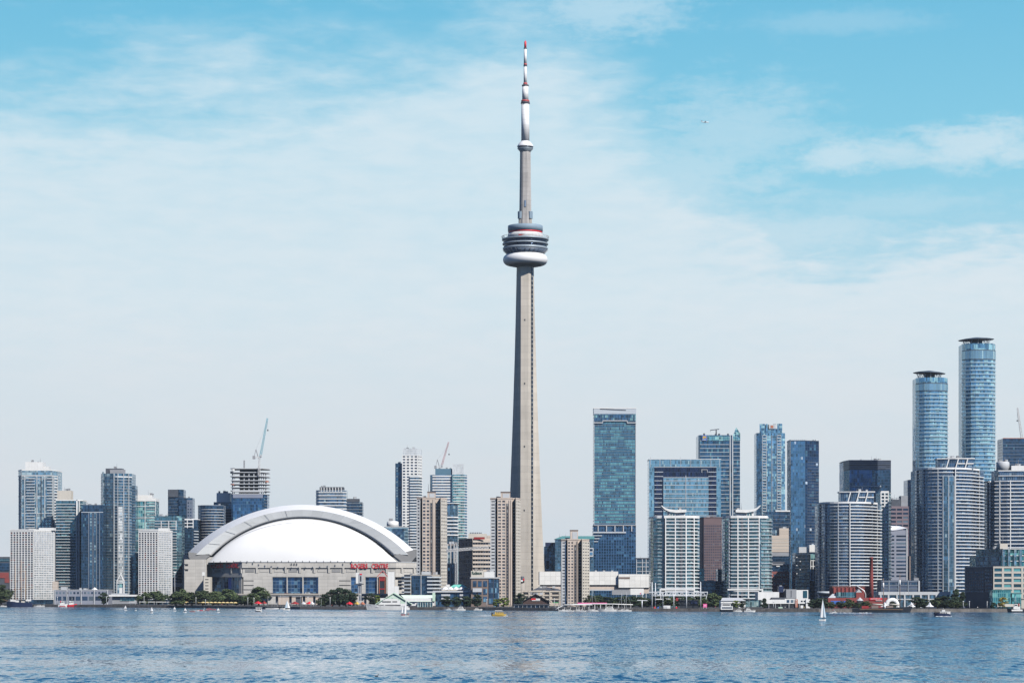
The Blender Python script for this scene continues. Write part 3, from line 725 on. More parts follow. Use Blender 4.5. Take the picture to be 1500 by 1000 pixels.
def white_block(label, Y, l, c, r, top, dl, dr, ncl, ncr, nr, rb, ground=879):
    T, fr, poly, z0, z1 = tower('apartment_block', label, 'apartment block', Y, [(l, dl), (c, 0), (r, dr)], 10, top, M['white'], group='white gridded apartment blocks', part='wall')
    zb = PZ(ground, Y) if ground else G; rows = nr; zb = z1 - 2 - rows * ((z1 - 2 - G - 4.5) / rows)
    cells = []
    punched(T, fr[0], fr[1], zb, z1 - 1.2, ncl, rows, .85, .62, .6, M['white'], M['win_red'], 'facade_frame', cells)
    fw = curtain(label[:10] + '_glazing', (.30, .38, .44), pw=1.7, fh=(z1 - zb) / rows, mull=.3, span=.24, frame=(.70, .71, .72), spand=(.62, .64, .66), var=.35, light=(.50, .52, .54), lightp=.3, metal=.4)
    m = MB(); ribbon(m, [lerp(fr[1], fr[2], .015), fr[2]], .3, zb, z1 - 1.2, .05); m.build('glazed_facade', fw, T)
    fins(T, fr[1:], [.01] + [i / ncr for i in range(1, ncr)] + [.99], .4, .55, zb, z1, M['white'])
    slabs(T, fr[1:], [zb + i * (z1 - 1.2 - zb) / rows for i in range(rows + 1)], .48, .5, M['white'], 'floor_band')
    window_cells(T, cells, M['win_red'])
    rail(T, poly, z1, 1.2, M['white'])
    for a, b, t in rb: pbox(T, 'roof_house', M['white'], Y, a, b, t, top - 1, 26, 38)
    m = MB(); ribbon(m, fr, .35, G, zb - .3, .1); m.build('ground_floor_glazing', G3, T)
    return T

white_block('bright white gridded apartment block beside the three-masted ship', 2312, 15, 49, 78, 776.5, 4, 30, 8, 8, 30, [(34, 42, 773), (49, 71, 771.5)])
white_block('bright white gridded apartment block with its curved glazed side next to the stadium', 2290, 203, 231.5, 250.5, 777.5, 3.5, 28, 7, 5, 31, [(212, 219, 774.5), (226, 241, 772)])


def west_condos():
    # tall pale tower behind the first white block
    Y = 2475; T, fr, poly, z0, z1 = tower('condo_tower', 'tall pale blue condominium tower with a white penthouse box behind the white block', 'tower', Y, [(27, 16), (32, 0), (75, 0), (84, 14)], 24, 689, G1, group=CONDO)
    zs = floors(PZ(870, Y), PZ(697, Y), 41)
    rail(T, poly, z1, 1.2, M['white']); m = MB(); ribbon(m, fr, .5, PZ(697, Y), PZ(695.8, Y)); m.build('crown_band', M['white'], T)
    slabs(T, sub(fr, .36, .50), zs[:-1], 1.7, .9, M['slabg'], 'balcony'); slabs(T, sub(fr, .70, .78), zs[:-1], 1.5, .9, M['slabg'], 'balcony'); slabs(T, sub(fr, .86, .995), zs[:-1], .9, 1.2, M['slabw'], 'balcony')
    fins(T, fr, [.12, .33, .53, .66, .80, .85, .99], .7, .9, z0, PZ(697, Y), M['slabg']); fins(T, fr, [.60], .9, .4, z0, PZ(697, Y), M['dgrey'])
    slabs(T, fr, [zs[i] for i in range(4, 41, 6)], .35, .5, M['slabw'], 'floor_band')
    pbox(T, 'penthouse', M['white'], Y, 36, 62, 676, 689, 4, 18); pbox(T, 'penthouse', M['white'], Y, 62.1, 70, 682.5, 689, 5, 16); roof_kit(T, Y, 40, 60, 676, 6, 3, 3)
    # green glass slab with horizontal balconies
    Y = 2436; T, fr, poly, z0, z1 = tower('condo_tower', 'green glass condominium tower ruled by thin pale balcony edges, between two darker towers', 'tower', Y, [(82, 0), (112, 0), (113.5, -1.5), (121, 5)], 22, 733, G2, group=CONDO)
    zs = floors(PZ(862, Y), PZ(734, Y), 30); slabs(T, sub(fr, 0, .72), zs[:-1], 1.2, .42, M['slabw'], 'balcony'); slabs(T, sub(fr, .8, 1), zs[:-1], .9, .35, M['slabg'], 'balcony')
    fins(T, fr, [.735, .80], .8, 1.4, z0, z1, M['slabw']); rail(T, poly, z1, 1.0, M['white']); pbox(T, 'penthouse', M['cream'], Y, 83, 103, 718, 733, 3, 16); roof_kit(T, Y, 86, 100, 718, 5, 5, 3)
    # dark blue slab
    Y = 2418; T, fr, poly, z0, z1 = tower('condo_tower', 'low plain dark blue glass tower left of the faceted tower', 'tower', Y, [(119, 0), (151, 0)], 24, 739, G3, group=CONDO)
    m = MB(); ribbon(m, fr, .4, PZ(750.3, Y), PZ(749.3, Y)); m.build('crown_band', M['slabg'], T)
    lt = curtain('lit_bay_glass', (.14, .30, .42), pw=2.2, fh=3.0, mull=.5, span=.35, frame=(.04, .08, .16), spand=(.03, .08, .15), var=.4, light=(.34, .5, .56), lightp=.45)
    for a, b in ((.38, .50), (.58, .66)): m = MB(); ribbon(m, sub(fr, a, b), .2, PZ(860, Y), PZ(751, Y)); m.build('window_bay', lt, T)
    fins(T, fr, [.34, .54, .70, .84], .5, .6, z0, PZ(751, Y), M['slabd']); roof_kit(T, Y, 124, 146, 739, 4, 8, 3, False)
    # faceted dark tower
    Y = 2440; T, fr, poly, z0, z1 = tower('condo_tower', 'tall faceted steel blue tower with a dark stepped crown and a bright right flank', 'tower', Y, [(148, 12), (151, 3), (157, 0), (172, -3), (174, -1), (186, 2), (193, 8)], 22, 693, G4, group=CONDO)
    zs = floors(PZ(866, Y), PZ(699, Y), 40)
    slabs(T, sub(fr, .0, .16), zs, .4, .3, M['slabd']); slabs(T, sub(fr, .2, .48), zs, .35, .25, M['slabd']); slabs(T, sub(fr, .54, .98), zs, .8, .32, M['slabg'], 'balcony')
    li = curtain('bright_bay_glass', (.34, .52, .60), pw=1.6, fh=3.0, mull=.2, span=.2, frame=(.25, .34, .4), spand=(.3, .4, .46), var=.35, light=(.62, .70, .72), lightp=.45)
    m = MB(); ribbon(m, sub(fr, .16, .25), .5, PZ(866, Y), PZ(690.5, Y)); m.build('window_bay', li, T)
    m = MB(); ribbon(m, sub(fr, .62, .74), .5, PZ(866, Y), PZ(742, Y)); m.build('window_bay', curtain('sunlit_bay_glass', (.45, .52, .55), pw=2, fh=3, mull=.3, span=.3, frame=(.5, .53, .55), spand=(.55, .57, .58), var=.3, light=(.68, .70, .70), lightp=.5), T)  # sunlight put into the pale colours of this bay
    fins(T, fr, [.52, .60, .76, .88], .6, 1.0, z0, z1, M['slabg'])
    pbox(T, 'crown_block', M['dgrey'], Y, 154, 178, 685.5, 693, 3, 16); pbox(T, 'crown_block', M['grey'], Y, 160.5, 183, 687.5, 693, 1.5, 3); m = MB(); ribbon(m, sub(fr, .55, 1), .6, PZ(698.8, Y), PZ(697.2, Y)); m.build('crown_band', M['slabw'], T)
    pbox(T, 'side_wing', G4, Y + 12, 193, 198.5, 711, 884, 0, 14); zs2 = floors(PZ(866, Y), PZ(713, Y), 37); slabs(T, [(PX(193.2, Y + 12), Y + 12), (PX(198.5, Y + 12), Y + 12)], zs2, .9, .35, M['slabd'], 'balcony'); roof_kit(T, Y, 158, 176, 685.5, 6, 11, 2)
    # turquoise tower with white cap
    Y = 2470; T, fr, poly, z0, z1 = tower('condo_tower', 'turquoise glass tower with a white cap peering over the second white block', 'tower', Y, [(196, 4), (202, 0), (228, 0)], 20, 730, G5, group=CONDO)
    rail(T, poly, z1 - 2.6, 3.0, M['white'], 'cap', .5); pbox(T, 'penthouse', M['white'], Y, 200, 222, 724.5, 730, 4, 15); pbox(T, 'penthouse', M['white'], Y, 199, 201.5, 720, 729, 2, 6)
    zs = floors(PZ(868, Y), PZ(733, Y), 32); slabs(T, fr, [zs[i] for i in range(2, 32, 4)], .5, .6, M['slabw'], 'floor_band'); slabs(T, sub(fr, .62, 1), zs[:-1], .7, .3, M['slabw'], 'balcony'); fins(T, fr, [.2, .56, .99], .5, .6, z0, z1 - 2.6, M['slabw']); roof_kit(T, Y, 205, 222, 724, 6, 2, 2)
    # dark twin with white framed storeys
    Y = 2410; T, fr, poly, z0, z1 = tower('condo_tower', 'dark teal tower with white framed upper storeys beside the second white block', 'tower', Y, [(227, 0), (258, 0), (266, 6)], 22, 755.5, G2, group=CONDO)
    zs = floors(PZ(870, Y), PZ(763, Y), 26); slabs(T, sub(fr, .0, .74), zs, .8, .45, M['slabw'], 'balcony'); fins(T, fr, [.22, .48, .73], .6, .75, PZ(776, Y), PZ(763, Y), M['slabw']); slabs(T, sub(fr, .8, 1), zs, .35, .25, M['slabd']); roof_kit(T, Y, 230, 254, 755.5, 3, 21, 3)
    # tall dark stepped tower
    Y = 2600; T, fr, poly, z0, z1 = tower('condo_tower', 'dark navy stepped tower far behind, just left of the stadium', 'tower', Y, [(246, 2), (262, 0), (269, 5)], 18, 716.5, G3, group=CONDO)
    zs = floors(PZ(800, Y), PZ(727, Y), 17); slabs(T, fr, zs, .3, .25, M['slabd']); pbox(T, 'crown_block', M['dgrey'], Y, 246.5, 261, 716.8, 727.5, -.4, 12)
    T2 = bx(T, 'side_wing', G3, PX(262.5, Y), PX(282.5, Y), Y - 2, Y + 16, G, PZ(729, Y)); pc = plain('dull_blue_wall', (.16, .19, .25), .7, .1); bx(T, 'side_wing', pc, PX(274, Y), PX(282.7, Y), Y - 2.6, Y - 2, G, PZ(732, Y))
    cells = [((PX(275.3 + 3.6 * i, Y), Y - 2.6), (PX(277.3 + 3.6 * i, Y), Y - 2.6), PZ(737.5 + 4.6 * j, Y), PZ(735.2 + 4.6 * j, Y)) for j in range(9) for i in range(2)]; window_cells(T, cells, M['glassdark']); roof_kit(T, Y, 264, 280, 729, 4, 13, 3, False)
    # shorter one with white balconies
    Y = 2500; T, fr, poly, z0, z1 = tower('condo_tower', 'short dark tower with a white framed top and rounded balconies next to the stadium roof', 'tower', Y, [(264, 0), (281, 0), (289.5, 7)], 20, 760.5, G3, group=CONDO)
    zs = floors(PZ(850, Y), PZ(778, Y), 17); slabs(T, sub(fr, .68, 1), zs, 1.4, .8, M['slabg'], 'balcony'); slabs(T, sub(fr, .02, .66), [PZ(761.5, Y), PZ(766.5, Y), PZ(771.5, Y)], .7, .9, M['slabw'], 'balcony'); fins(T, fr, [.04, .2, .36, .64], .8, .8, PZ(773, Y), PZ(760, Y), M['slabw']); rail(T, poly, z1, .9, M['slabw'])
    # round dark tower left of the building site, partly hidden by the stadium roof
    Y = 2520; c = [(a, b) for a, b in arcchain(290, 328, 14)]
    T, fr, poly, z0, z1 = tower('condo_tower', 'rounded dark glass tower with thin white balcony lines, rising behind the stadium roof', 'tower', Y, c, 14, 740, G3, group=CONDO)
    zs = floors(PZ(830, Y), PZ(746, Y), 21); slabs(T, sub(fr, .25, .9), zs, .9, .4, M['slabw'], 'balcony'); rail(T, poly, z1, .5, M['slabd']); roof_kit(T, Y, 300, 320, 740, 8, 15, 2, False)
    Y = 2590; T, fr, poly, z0, z1 = tower('condo_tower', 'blue glass tower topped by a plain white box beside the building site', 'tower', Y, [(313, 0), (340, 0)], 18, 735, G3, group=CONDO)
    zs = floors(PZ(820, Y), PZ(737, Y), 20); slabs(T, fr, zs, .35, .25, M['slabd']); pbox(T, 'penthouse', M['white'], Y, 317, 337, 721.5, 735, 1, 14); roof_kit(T, Y, 320, 335, 721.5, 3, 17, 3)
west_condos()


def lattice(mb, p, q, w0, w1, n, r=.14, sides=4):
    """open braced boom from p to q"""
    p = Vector(p); q = Vector(q); d = (q - p).normalized(); u = Vector((0, 1, 0)) if abs(d.y) < .9 else Vector((0, 0, 1)); a = d.cross(u).normalized(); b = a.cross(d).normalized()
    cor = [(1, 1), (1, -1), (-1, -1), (-1, 1)] if sides == 4 else [(0, 1.2), (1, -.8), (-1, -.8)]
    pt = lambda t, k: p + (q - p) * t + (a * cor[k][0] + b * cor[k][1]) * (w0 + (w1 - w0) * t) / 2
    for k in range(len(cor)):
        mb.obox(pt(0, k), pt(1, k), r * 2, r * 2); k2 = (k + 1) % len(cor)
        for i in range(n):
            mb.obox(pt(i / n, k if i % 2 else k2), pt((i + 1) / n, k2 if i % 2 else k), r * 1.4, r * 1.4); mb.obox(pt(i / n, k), pt(i / n, k2), r * 1.4, r * 1.4)


def luffing_crane(label, Y, base, cab, tip, mat, hook, dy=0):
    x = PX(base[0], Y); T = thing('tower_crane', label, 'crane', x, Y + dy, PZ(base[1], Y)); y = Y + dy; z = PZ(cab[1], Y)
    m = MB(); lattice(m, (x, y, PZ(base[1], Y)), (x, y, z), 1.9, 1.9, 8, .16); m.build('mast_frame', M['cranewhite'], T)
    m = MB(); m.box(x - 6.5, x + 2.8, y - 1.3, y + 1.3, z, z + .9); m.build('turntable', M['cranewhite'], T)
    m = MB(); m.box(x - 6.8, x - 4.2, y - 1.6, y + 1.6, z - 1.6, z + 1.8); m.build('counterweight', M['grey'], T); m = MB(); m.box(x + 1.2, x + 2.8, y - 1.9, y - .6, z + .9, z + 3.0); m.build('cab', M['lgrey'], T)
    m = MB(); top = (x - 3.4, y, z + 8.5); m.obox((x - 1.2, y, z + .9), top, .5, .9); m.obox((x - 5.2, y, z + .9), top, .4, .5); m.build('apex_frame', M['grey'], T)
    tp = (PX(tip[0], Y), y, PZ(tip[1], Y)); m = MB(); lattice(m, (x + 1.4, y, z + 1.2), tp, 2.0, 1.3, 22, .17); m.build('jib_frame', mat, T)
    m = MB(); m.obox(top, lerp((x + 1.4, y, z + 1.2), tp, .8), .13, .13); m.build('stay_cable', M['grey'], T)
    h = (tp[0] + .4, y, PZ(hook, Y)); m = MB(); m.obox(tp, h, .12, .12); m.build('hoist_cable', M['grey'], T); m = MB(); m.lathe(h[0], h[1], [(.3, h[2] - 1.8), (.7, h[2] - 1.2), (.7, h[2] - .2), (.2, h[2])], 8); m.build('hook_block', M['black'], T)
    return T


def construction():
    Y = 2560; T, fr, poly, z0, z1 = tower('building_site', 'half built concrete tower with open floors above its blue glazing', 'building site', Y, [(339, 0), (341.5, -1), (384, -1), (391.5, 8)], 22, 724, curtain('site_glass', (.05, .15, .30), pw=2, fh=3.4, mull=.14, span=.18, frame=(.07, .12, .2), spand=(.05, .12, .22), var=.4, light=(.12, .28, .42), lightp=.12))
    zs = [PZ(p, Y) for p in (723.5, 719, 714, 709, 704, 698, 692, 686.5)]
    for i, z in enumerate(zs):
        m = MB(); m.prism(off_chain(poly, .7 + .5 * (i % 2), True), z, z + .75); m.build('bare_floor_slab', M['lgrey'], T)
    for t in [.02, .08, .2, .32, .44, .56, .68, .78, .88, .98]:
        c = sub(fr, max(0, t - .011), min(1, t + .011)); m = MB(); ribbon(m, [c[0], c[-1]], -.5, zs[0], zs[6], 1.6); m.build('bare_column', M['lgrey'], T)
    m = MB(); m.prism([(PX(350, Y), Y + 8), (PX(378, Y), Y + 8), (PX(378, Y), Y + 16), (PX(350, Y), Y + 16)], zs[0], PZ(685.5, Y)); m.build('concrete_core', M['grey'], T)
    m = MB(); ribbon(m, sub(fr, .05, .80), 1.6, PZ(720.4, Y), PZ(717.6, Y), -1.2); m.build('safety_screen', M['lgrey'], T)
    hb = MB(); ribbon(hb, sub(fr, .05, .78), .5, PZ(729, Y), PZ(723.8, Y)); hb.build('site_hoarding', plain('grey_blue_hoarding', (.23, .26, .34), .7, .08), T)
    letters(T, 'lettering', '. . . . .  . . . . . .  . . . .', M['darkred'], PX(361, Y), Y - 1.8, PZ(726.6, Y), 20, .7, .2) if False else None
    m = MB(); ribbon(m, sub(fr, 0, .06), 2.2, PZ(693.5, Y), PZ(690, Y)); m.build('form_table', M['dgrey'], T); m = MB(); ribbon(m, sub(fr, .02, .09), 1.2, PZ(689.5, Y), PZ(685.2, Y)); m.build('form_table', M['white'], T)
    m = MB(); ribbon(m, sub(fr, .9, 1), 1.6, PZ(705.6, Y), PZ(703.4, Y)); m.build('edge_platform', M['rust'], T); m = MB(); ribbon(m, sub(fr, 0, .08), 1.4, PZ(710, Y), PZ(708.6, Y)); m.build('edge_platform', M['rust'], T)
    pbox(T, 'hoist_mast', M['grey'], Y, 355.6, 357.6, 673.5, 686, 6, 8); slabs(T, sub(fr, .84, 1), floors(PZ(745, Y), PZ(724, Y), 5), .8, .4, M['slabd'], 'balcony')
    luffing_crane('pale blue luffing crane standing on the half built tower', Y, (380, 697), (379.5, 670), (392.2, 612.5), M['craneblue'], 629, -3)
construction()

# ------------------------------------------------------------------ middle of the skyline
def brown_tower(label, Y, a, b, c, d, e, f, top, ph, ptop, nr, ground, antenna=None):
    """slab of tan concrete: left strip a-b whitened as if sunlit, dark slot, front c-d, dark recess, right flank e-f paled likewise"""
    T, fr, poly, z0, z1 = tower('apartment_tower', label, 'apartment tower', Y, [(a, 3.5), (b, 2), (b + .3, 10), (c - .3, 10), (c, 0), (d, 0), (d + .3, 8), (e - .3, 9), (e, 2), (f, 17)], 18, top, M['tan'], group='tan concrete apartment towers', part='wall', cap=M['tan'])
    zb = z1 - 1 - (z1 - 1 - G) * .985; cells = []; rh = (z1 - 1 - zb) / nr
    mid = (c + d) / 2
    P = lambda q: (PX(q, Y), Y)
    cc = [P(c + .2), P(mid + .8)]
    punched(T, P(c + .1), P(mid + 1.6), zb, z1 - 1, 2, nr, 1.1, 1.25, .5, M['tan'], M['win_tan'], 'facade_frame', cells)
    dk = curtain('slot_glass', (.035, .05, .08), pw=1.6, fh=rh, mull=.5, span=.42, frame=(.2, .17, .15), spand=(.16, .14, .13), var=.5, light=(.35, .37, .38), lightp=.12, metal=.4)
    m = MB(); ribbon(m, [P(mid + 2.0), P(mid + 5.6)], .15, zb, z1 - 4, .05); m.build('window_bay', dk, T)
    fins(T, [P(mid + 5.8), P(d)], [.25, .75], .9, .55, zb, z1 - 1, M['tan'])
    m = MB(); q0, q1 = (PX(d + .8, Y + 8.5), Y + 8.2), (PX(e - .8, Y + 8.6), Y + 8.6); ribbon(m, [q0, q1], .2, zb, z1 - 3, .05); m.build('window_bay', dk, T)
    slabs(T, [q0, q1], [zb + rh * i for i in range(1, nr)], 1.2, .9, M['tan'], 'balcony')
    punched(T, fr[-2], fr[-1], zb, z1 - 1, 3, nr, 2.0, 1.5, .45, M['cream'], M['win_tan'], 'facade_frame', cells)  # cream frame puts sunlight into the flank colour
    punched(T, fr[0], fr[1], zb, z1 - 1, 1, nr, 1.6, 1.6, .4, M['white'], M['win_tan'], 'facade_frame', cells)  # white frame puts sunlight into the left strip
    cells.sort(key=lambda q: -q[2]); window_cells(T, cells, M['win_tan'])
    rail(T, poly, z1, .9, M['tan'])
    p0, p1 = ph; pbox(T, 'penthouse', M['tan'], Y, p0, p1, ptop + 1.2, top, 2, 12); pbox(T, 'penthouse_cornice', M['tan_dark'], Y, p0 - .4, p1 + .4, ptop, ptop + 1.2, 1.6, 12.4)
    pbox(T, 'penthouse_louvre', M['lgrey'], Y, p0 + 3, p1 - 1.2, ptop + 3, top - 1.2, 1.8, 2.1); roof_kit(T, Y, p0 - 6, p0 - 1, top, 6, int(a), 3, False)
    if antenna:
        m = MB(); x = PX(antenna[0], Y); m.tube([(x, Y + 9, z1), (x, Y + 9, PZ(antenna[1], Y))], [.3, .12], 6); m.build('roof_mast', M['dgrey'], T)
    return T

brown_tower('tan concrete apartment tower with a roof mast, standing right beside the stadium', 2150, 610.5, 615.8, 618.6, 637.5, 645.5, 654.2, 729.5, (626, 637.5), 719.5, 31, 850, (627, 708))
brown_tower('tan concrete apartment tower overlapping the foot of the observation tower', 2010, 718.5, 726.2, 728.6, 750, 755.5, 762, 730, (733.5, 747.5), 719.5, 33, 884)
brown_tower('shorter tan concrete apartment tower right of the observation tower', 1960, 822.5, 829.3, 831.2, 846.5, 852.5, 862.8, 790.5, (835.5, 846.8), 775.5, 21, 885)


def mid_blocks():
    # round bulge on the second brown tower
    Y = 2700; gb = curtain('banded_office_glass', (.10, .20, .32), pw=2, fh=3.4, mull=.12, span=.42, frame=(.3, .36, .42), spand=(.42, .48, .52), var=.4, light=(.3, .45, .5), lightp=.15)
    T, fr, poly, z0, z1 = tower('condo_tower', 'pale banded tower with a dark finned roof box showing above the dome', 'tower', Y, [(463, 3), (467, 0), (502, 0), (507, 5)], 24, 717.5, gb, group=CONDO)
    zs = floors(PZ(800, Y), PZ(721, Y), 16); slabs(T, fr, zs, .7, .9, M['slabw'], 'balcony'); pbox(T, 'roof_house', M['dgrey'], Y, 468, 503, 712.8, 717.5, 2, 18)
    for i in range(8): pbox(T, 'roof_fin', M['slabw'], Y, 470 + 4.2 * i, 470.9 + 4.2 * i, 713.5, 721, -.9, 1.8)
    roof_kit(T, Y, 470, 500, 712.8, 5, 31, 3, False)
    Y = 2720; T, fr, poly, z0, z1 = tower('condo_tower', 'small dark tower peeking over the right shoulder of the dome', 'tower', Y, [(507.5, 0), (525, 0), (531, 5)], 20, 735, G3, group=CONDO)
    zs = floors(PZ(800, Y), PZ(737, Y), 14); slabs(T, fr, zs, .7, .3, M['slabg'], 'balcony'); pbox(T, 'roof_house', M['dgrey'], Y, 508, 526, 730, 735, 1.5, 14); roof_kit(T, Y, 510, 525, 730, 4, 33, 3, False)
    # white gridded tower with a dark flank
    Y = 2600; T = thing('condo_tower', 'tall white gridded tower with a screened crown and a dark left flank', 'tower', PX(600, Y), Y + 12, G, CONDO)
    m = MB(); m.prism(foot(Y, [(579, 5), (590, 3)], 22)[1], G, PZ(678, Y)); m.build('dark_wing', G3, T)
    pl = [(PX(579.2, Y + 5), Y + 5), (PX(589.5, Y + 3), Y + 3)]; lb = curtain('left_bay_glass', (.10, .24, .36), pw=1.6, fh=3.0, mull=.3, span=.4, frame=(.05, .1, .2), spand=(.03, .08, .17), var=.5, light=(.4, .55, .6), lightp=.5)
    m = MB(); ribbon(m, sub(pl, .12, .34), .25, PZ(840, Y), PZ(684, Y)); m.build('window_bay', lb, T); roof_kit(T, Y, 580, 588, 678, 7, 41, 2, False)
    fr, poly = foot(Y, [(589, 0), (612, 0), (617.5, 9)], 22); z1 = PZ(666.5, Y); m = MB(); m.prism(poly, G, z1); m.build('wall', M['white'], T)
    sc = curtain('crown_screen', (.52, .56, .58), pw=1.3, fh=2.2, mull=.25, span=.14, frame=(.74, .76, .77), spand=(.72, .74, .75), var=.12, lightp=0, metal=.1, rough=.4, dark=0)
    m = MB(); m.prism(off_chain(poly, -.6, True), z1, PZ(656.5, Y)); m.build('crown_screen', sc, T); cells = []
    zb = PZ(845, Y); punched(T, fr[0], fr[1], zb, z1, 4, 42, 1.6, 1.5, .45, M['white'], M['glassdark'], 'facade_frame', cells); punched(T, fr[1], fr[2], zb, z1, 2, 42, 1.8, 1.5, .45, M['white'], M['glassdark'], 'facade_frame', cells)
    cells.sort(key=lambda q: -q[2]); window_cells(T, cells, M['glassdark'])
    bc = [(PX(600.5, Y - 1), Y - 1), (PX(612.5, Y - 1), Y - 1), (PX(617.8, Y + 8), Y + 8)]; m = MB(); m.prism(bc + [(bc[-1][0], Y + 10), (bc[0][0], Y + 10)], G, PZ(697, Y)); m.build('balcony_bay', G1, T)
    slabs(T, bc, floors(PZ(845, Y), PZ(699, Y), 36), 1.3, 1.15, M['slabw'], 'balcony'); roof_kit(T, Y, 596, 610, 656.5, 5, 43, 2)
    # twin slab with white floor bands, crane behind
    Y = 2650; wb = curtain('white_banded_glass', (.07, .20, .34), pw=2, fh=4.1, mull=.1, span=.0, frame=(.1, .2, .3), spand=(.1, .2, .3), var=.4, light=(.2, .4, .5), lightp=.15)
    T, fr, poly, z0, z1 = tower('condo_tower', 'blue tower with wide white floor bands, a pale glass wing and a blue roof box', 'tower', Y, [(630, 6), (634, 0), (662, 0), (662.2, -3), (679, -3), (684, 6)], 24, 695, wb, group=CONDO)
    zs = [PZ(698 + 4.05 * i, Y) for i in range(26)]; slabs(T, sub(fr, .12, .52), zs, .6, 1.5, M['slabw'], 'floor_band'); slabs(T, sub(fr, .60, 1), zs, .8, .8, M['slabw'], 'balcony')
    m = MB(); ribbon(m, sub(fr, .585, .86), .3, PZ(850, Y), PZ(695.6, Y)); m.build('glass_wing', G5, T)
    pbox(T, 'roof_house', plain('blue_roof_box', (.10, .20, .28), .5, .06), Y, 637.5, 662, 686, 695, 2, 16); pbox(T, 'crown_screen', sc, Y, 662.8, 678.5, 679.5, 695, 0, 16); roof_kit(T, Y, 642, 676, 686, 8, 47, 3, False)
    luffing_crane('red and white luffing crane behind the blue tower with white floor bands', 2740, (645, 700), (645, 684), (657.2, 647), plain('crane_red_white', (.55, .40, .42), .5, .3, .12), 664)
    # lower blue tower in front of it
    Y = 2420; T, fr, poly, z0, z1 = tower('condo_tower', 'lower blue tower with a thin projecting roof slab, tucked beside the first tan tower', 'tower', Y, [(650, 0), (665, 0), (670.5, 4)], 20, 738, G4, group=CONDO)
    m = MB(); m.prism(off_chain(poly, 1.6, True), z1 + .5, z1 + 1.2); m.build('roof_slab', M['slabw'], T); slabs(T, fr, [PZ(758 + 5.2 * i, Y) for i in range(6)], 1.0, 1.2, M['slabw'], 'balcony')
    # blue low building with a white drum behind the stadium shoulder
    Y = 2480; T, fr, poly, z0, z1 = tower('office_building', 'pale blue office building with a white roof drum at the right end of the dome', 'office building', Y, [(562, 0), (592, 0), (597.5, 8)], 30, 771.5, curtain('pale_office_glass', (.20, .34, .44), pw=2.4, fh=3.4, mull=.1, span=.3, frame=(.3, .42, .5), spand=(.28, .4, .47), var=.2, lightp=.05))
    m = MB(); m.lathe(PX(574.5, Y), Y + 10, [(S(9, Y), z1), (S(8.6, Y), PZ(763.5, Y)), (S(6, Y), PZ(762.5, Y)), (1, PZ(762.2, Y))], 24); m.build('roof_drum', M['white'], T)
    pbox(T, 'flue', M['grey'], Y, 569, 574.5, 758.5, 764, 8, 12); pbox(T, 'glazed_front', G3, Y, 575, 592, 774, 790, -.6, 0); rail(T, poly, z1, .6, M['white'])
    # narrow grey tower between the tan towers
    Y = 2260; T, fr, poly, z0, z1 = tower('apartment_tower', 'narrow grey ribbed apartment block between two tan towers', 'apartment tower', Y, [(655, 0), (669.5, 0)], 20, 796, plain('grey_brown_wall', (.30, .27, .26), .8, .1), part='wall')
    for a, b, mt in ((656, 659, G1), (661.5, 664.5, G3), (666.5, 668.5, G4)): pbox(T, 'window_bay', mt, Y, a, b, 799, 880, -.3, 0)
    fins(T, fr, [.02, .36, .7, .98], .9, .9, z0, z1, M['lgrey']); roof_kit(T, Y, 657, 668, 796, 3, 51, 4, False)
    # hotel in brown bands
    Y = 2200; T, fr, poly, z0, z1 = tower('hotel', 'tan hotel in horizontal window bands with a shaded brown glass flank', 'hotel', Y, [(672, 14), (692, 0), (722, 4)], 26, 788, M['tan'], part='wall', cap=M['tan'])
    zs = [PZ(794 + 6.1 * i, Y) for i in range(14)]; slabs(T, fr[1:], zs, .9, 1.9, M['beige'], 'floor_band'); fl = curtain('brown_flank_glass', (.05, .05, .08), pw=2.4, fh=3.9, mull=.5, span=.3, frame=(.10, .085, .09), spand=(.09, .08, .09), var=.4, light=(.1, .13, .2), lightp=.1)
    m = MB(); ribbon(m, fr[:2], .3, G, PZ(789, Y), .05); m.build('glass_flank', fl, T); bd = curtain('window_band_glass', (.06, .08, .12), pw=2.4, fh=9, mull=.3, span=0, frame=(.3, .26, .22), var=.5, light=(.3, .3, .3), lightp=.2)
    m = MB(); ribbon(m, sub(fr[1:], .0, .97), .2, G, PZ(791, Y), .05); m.build('window_band', bd, T)
    pbox(T, 'roof_house', M['cream'], Y, 686, 713, 781, 788, 5, 18); pbox(T, 'roof_house', M['beige'], Y, 713.2, 721.5, 783.5, 788, 6, 18); sg = pbox(T, 'roof_sign', M['darkred'], Y, 694, 710, 786.2, 789.4, -.9, -.3)
    for i in range(7): pbox(T, 'roof_unit', M['dgrey'], Y, 688 + 2.6 * i, 689.6 + 2.6 * i, 779, 781, 8, 10)
    # horizontal crane jib standing in front
    Y2 = 2120; C = thing('tower_crane', 'hammerhead crane whose level white jib crosses in front of the tan hotel', 'crane', PX(668.5, Y2), Y2, G)
    m = MB(); lattice(m, (PX(668.5, Y2), Y2, G), (PX(668.5, Y2), Y2, PZ(801, Y2)), 2, 2, 26, .13); m.build('mast_frame', M['cranewhite'], C)
    m = MB(); lattice(m, (PX(654, Y2), Y2, PZ(806.2, Y2)), (PX(716, Y2), Y2, PZ(801, Y2)), 2.2, 1.8, 26, .16, 3); m.build('jib_frame', M['cranewhite'], C); m = MB(); m.box(PX(654, Y2), PX(657, Y2), Y2 - 1, Y2 + 1, PZ(808.6, Y2), PZ(805, Y2)); m.build('counterweight', M['grey'], C)
    # office with a white roof block carrying dark lettering
    Y = 1950; T, fr, poly, z0, z1 = tower('office_building', 'brown framed glass office building with a white roof block carrying dark lettering', 'office building', Y, [(690, 0), (722, 0), (731.5, 6)], 24, 846.5, M['tan_dark'], part='wall')
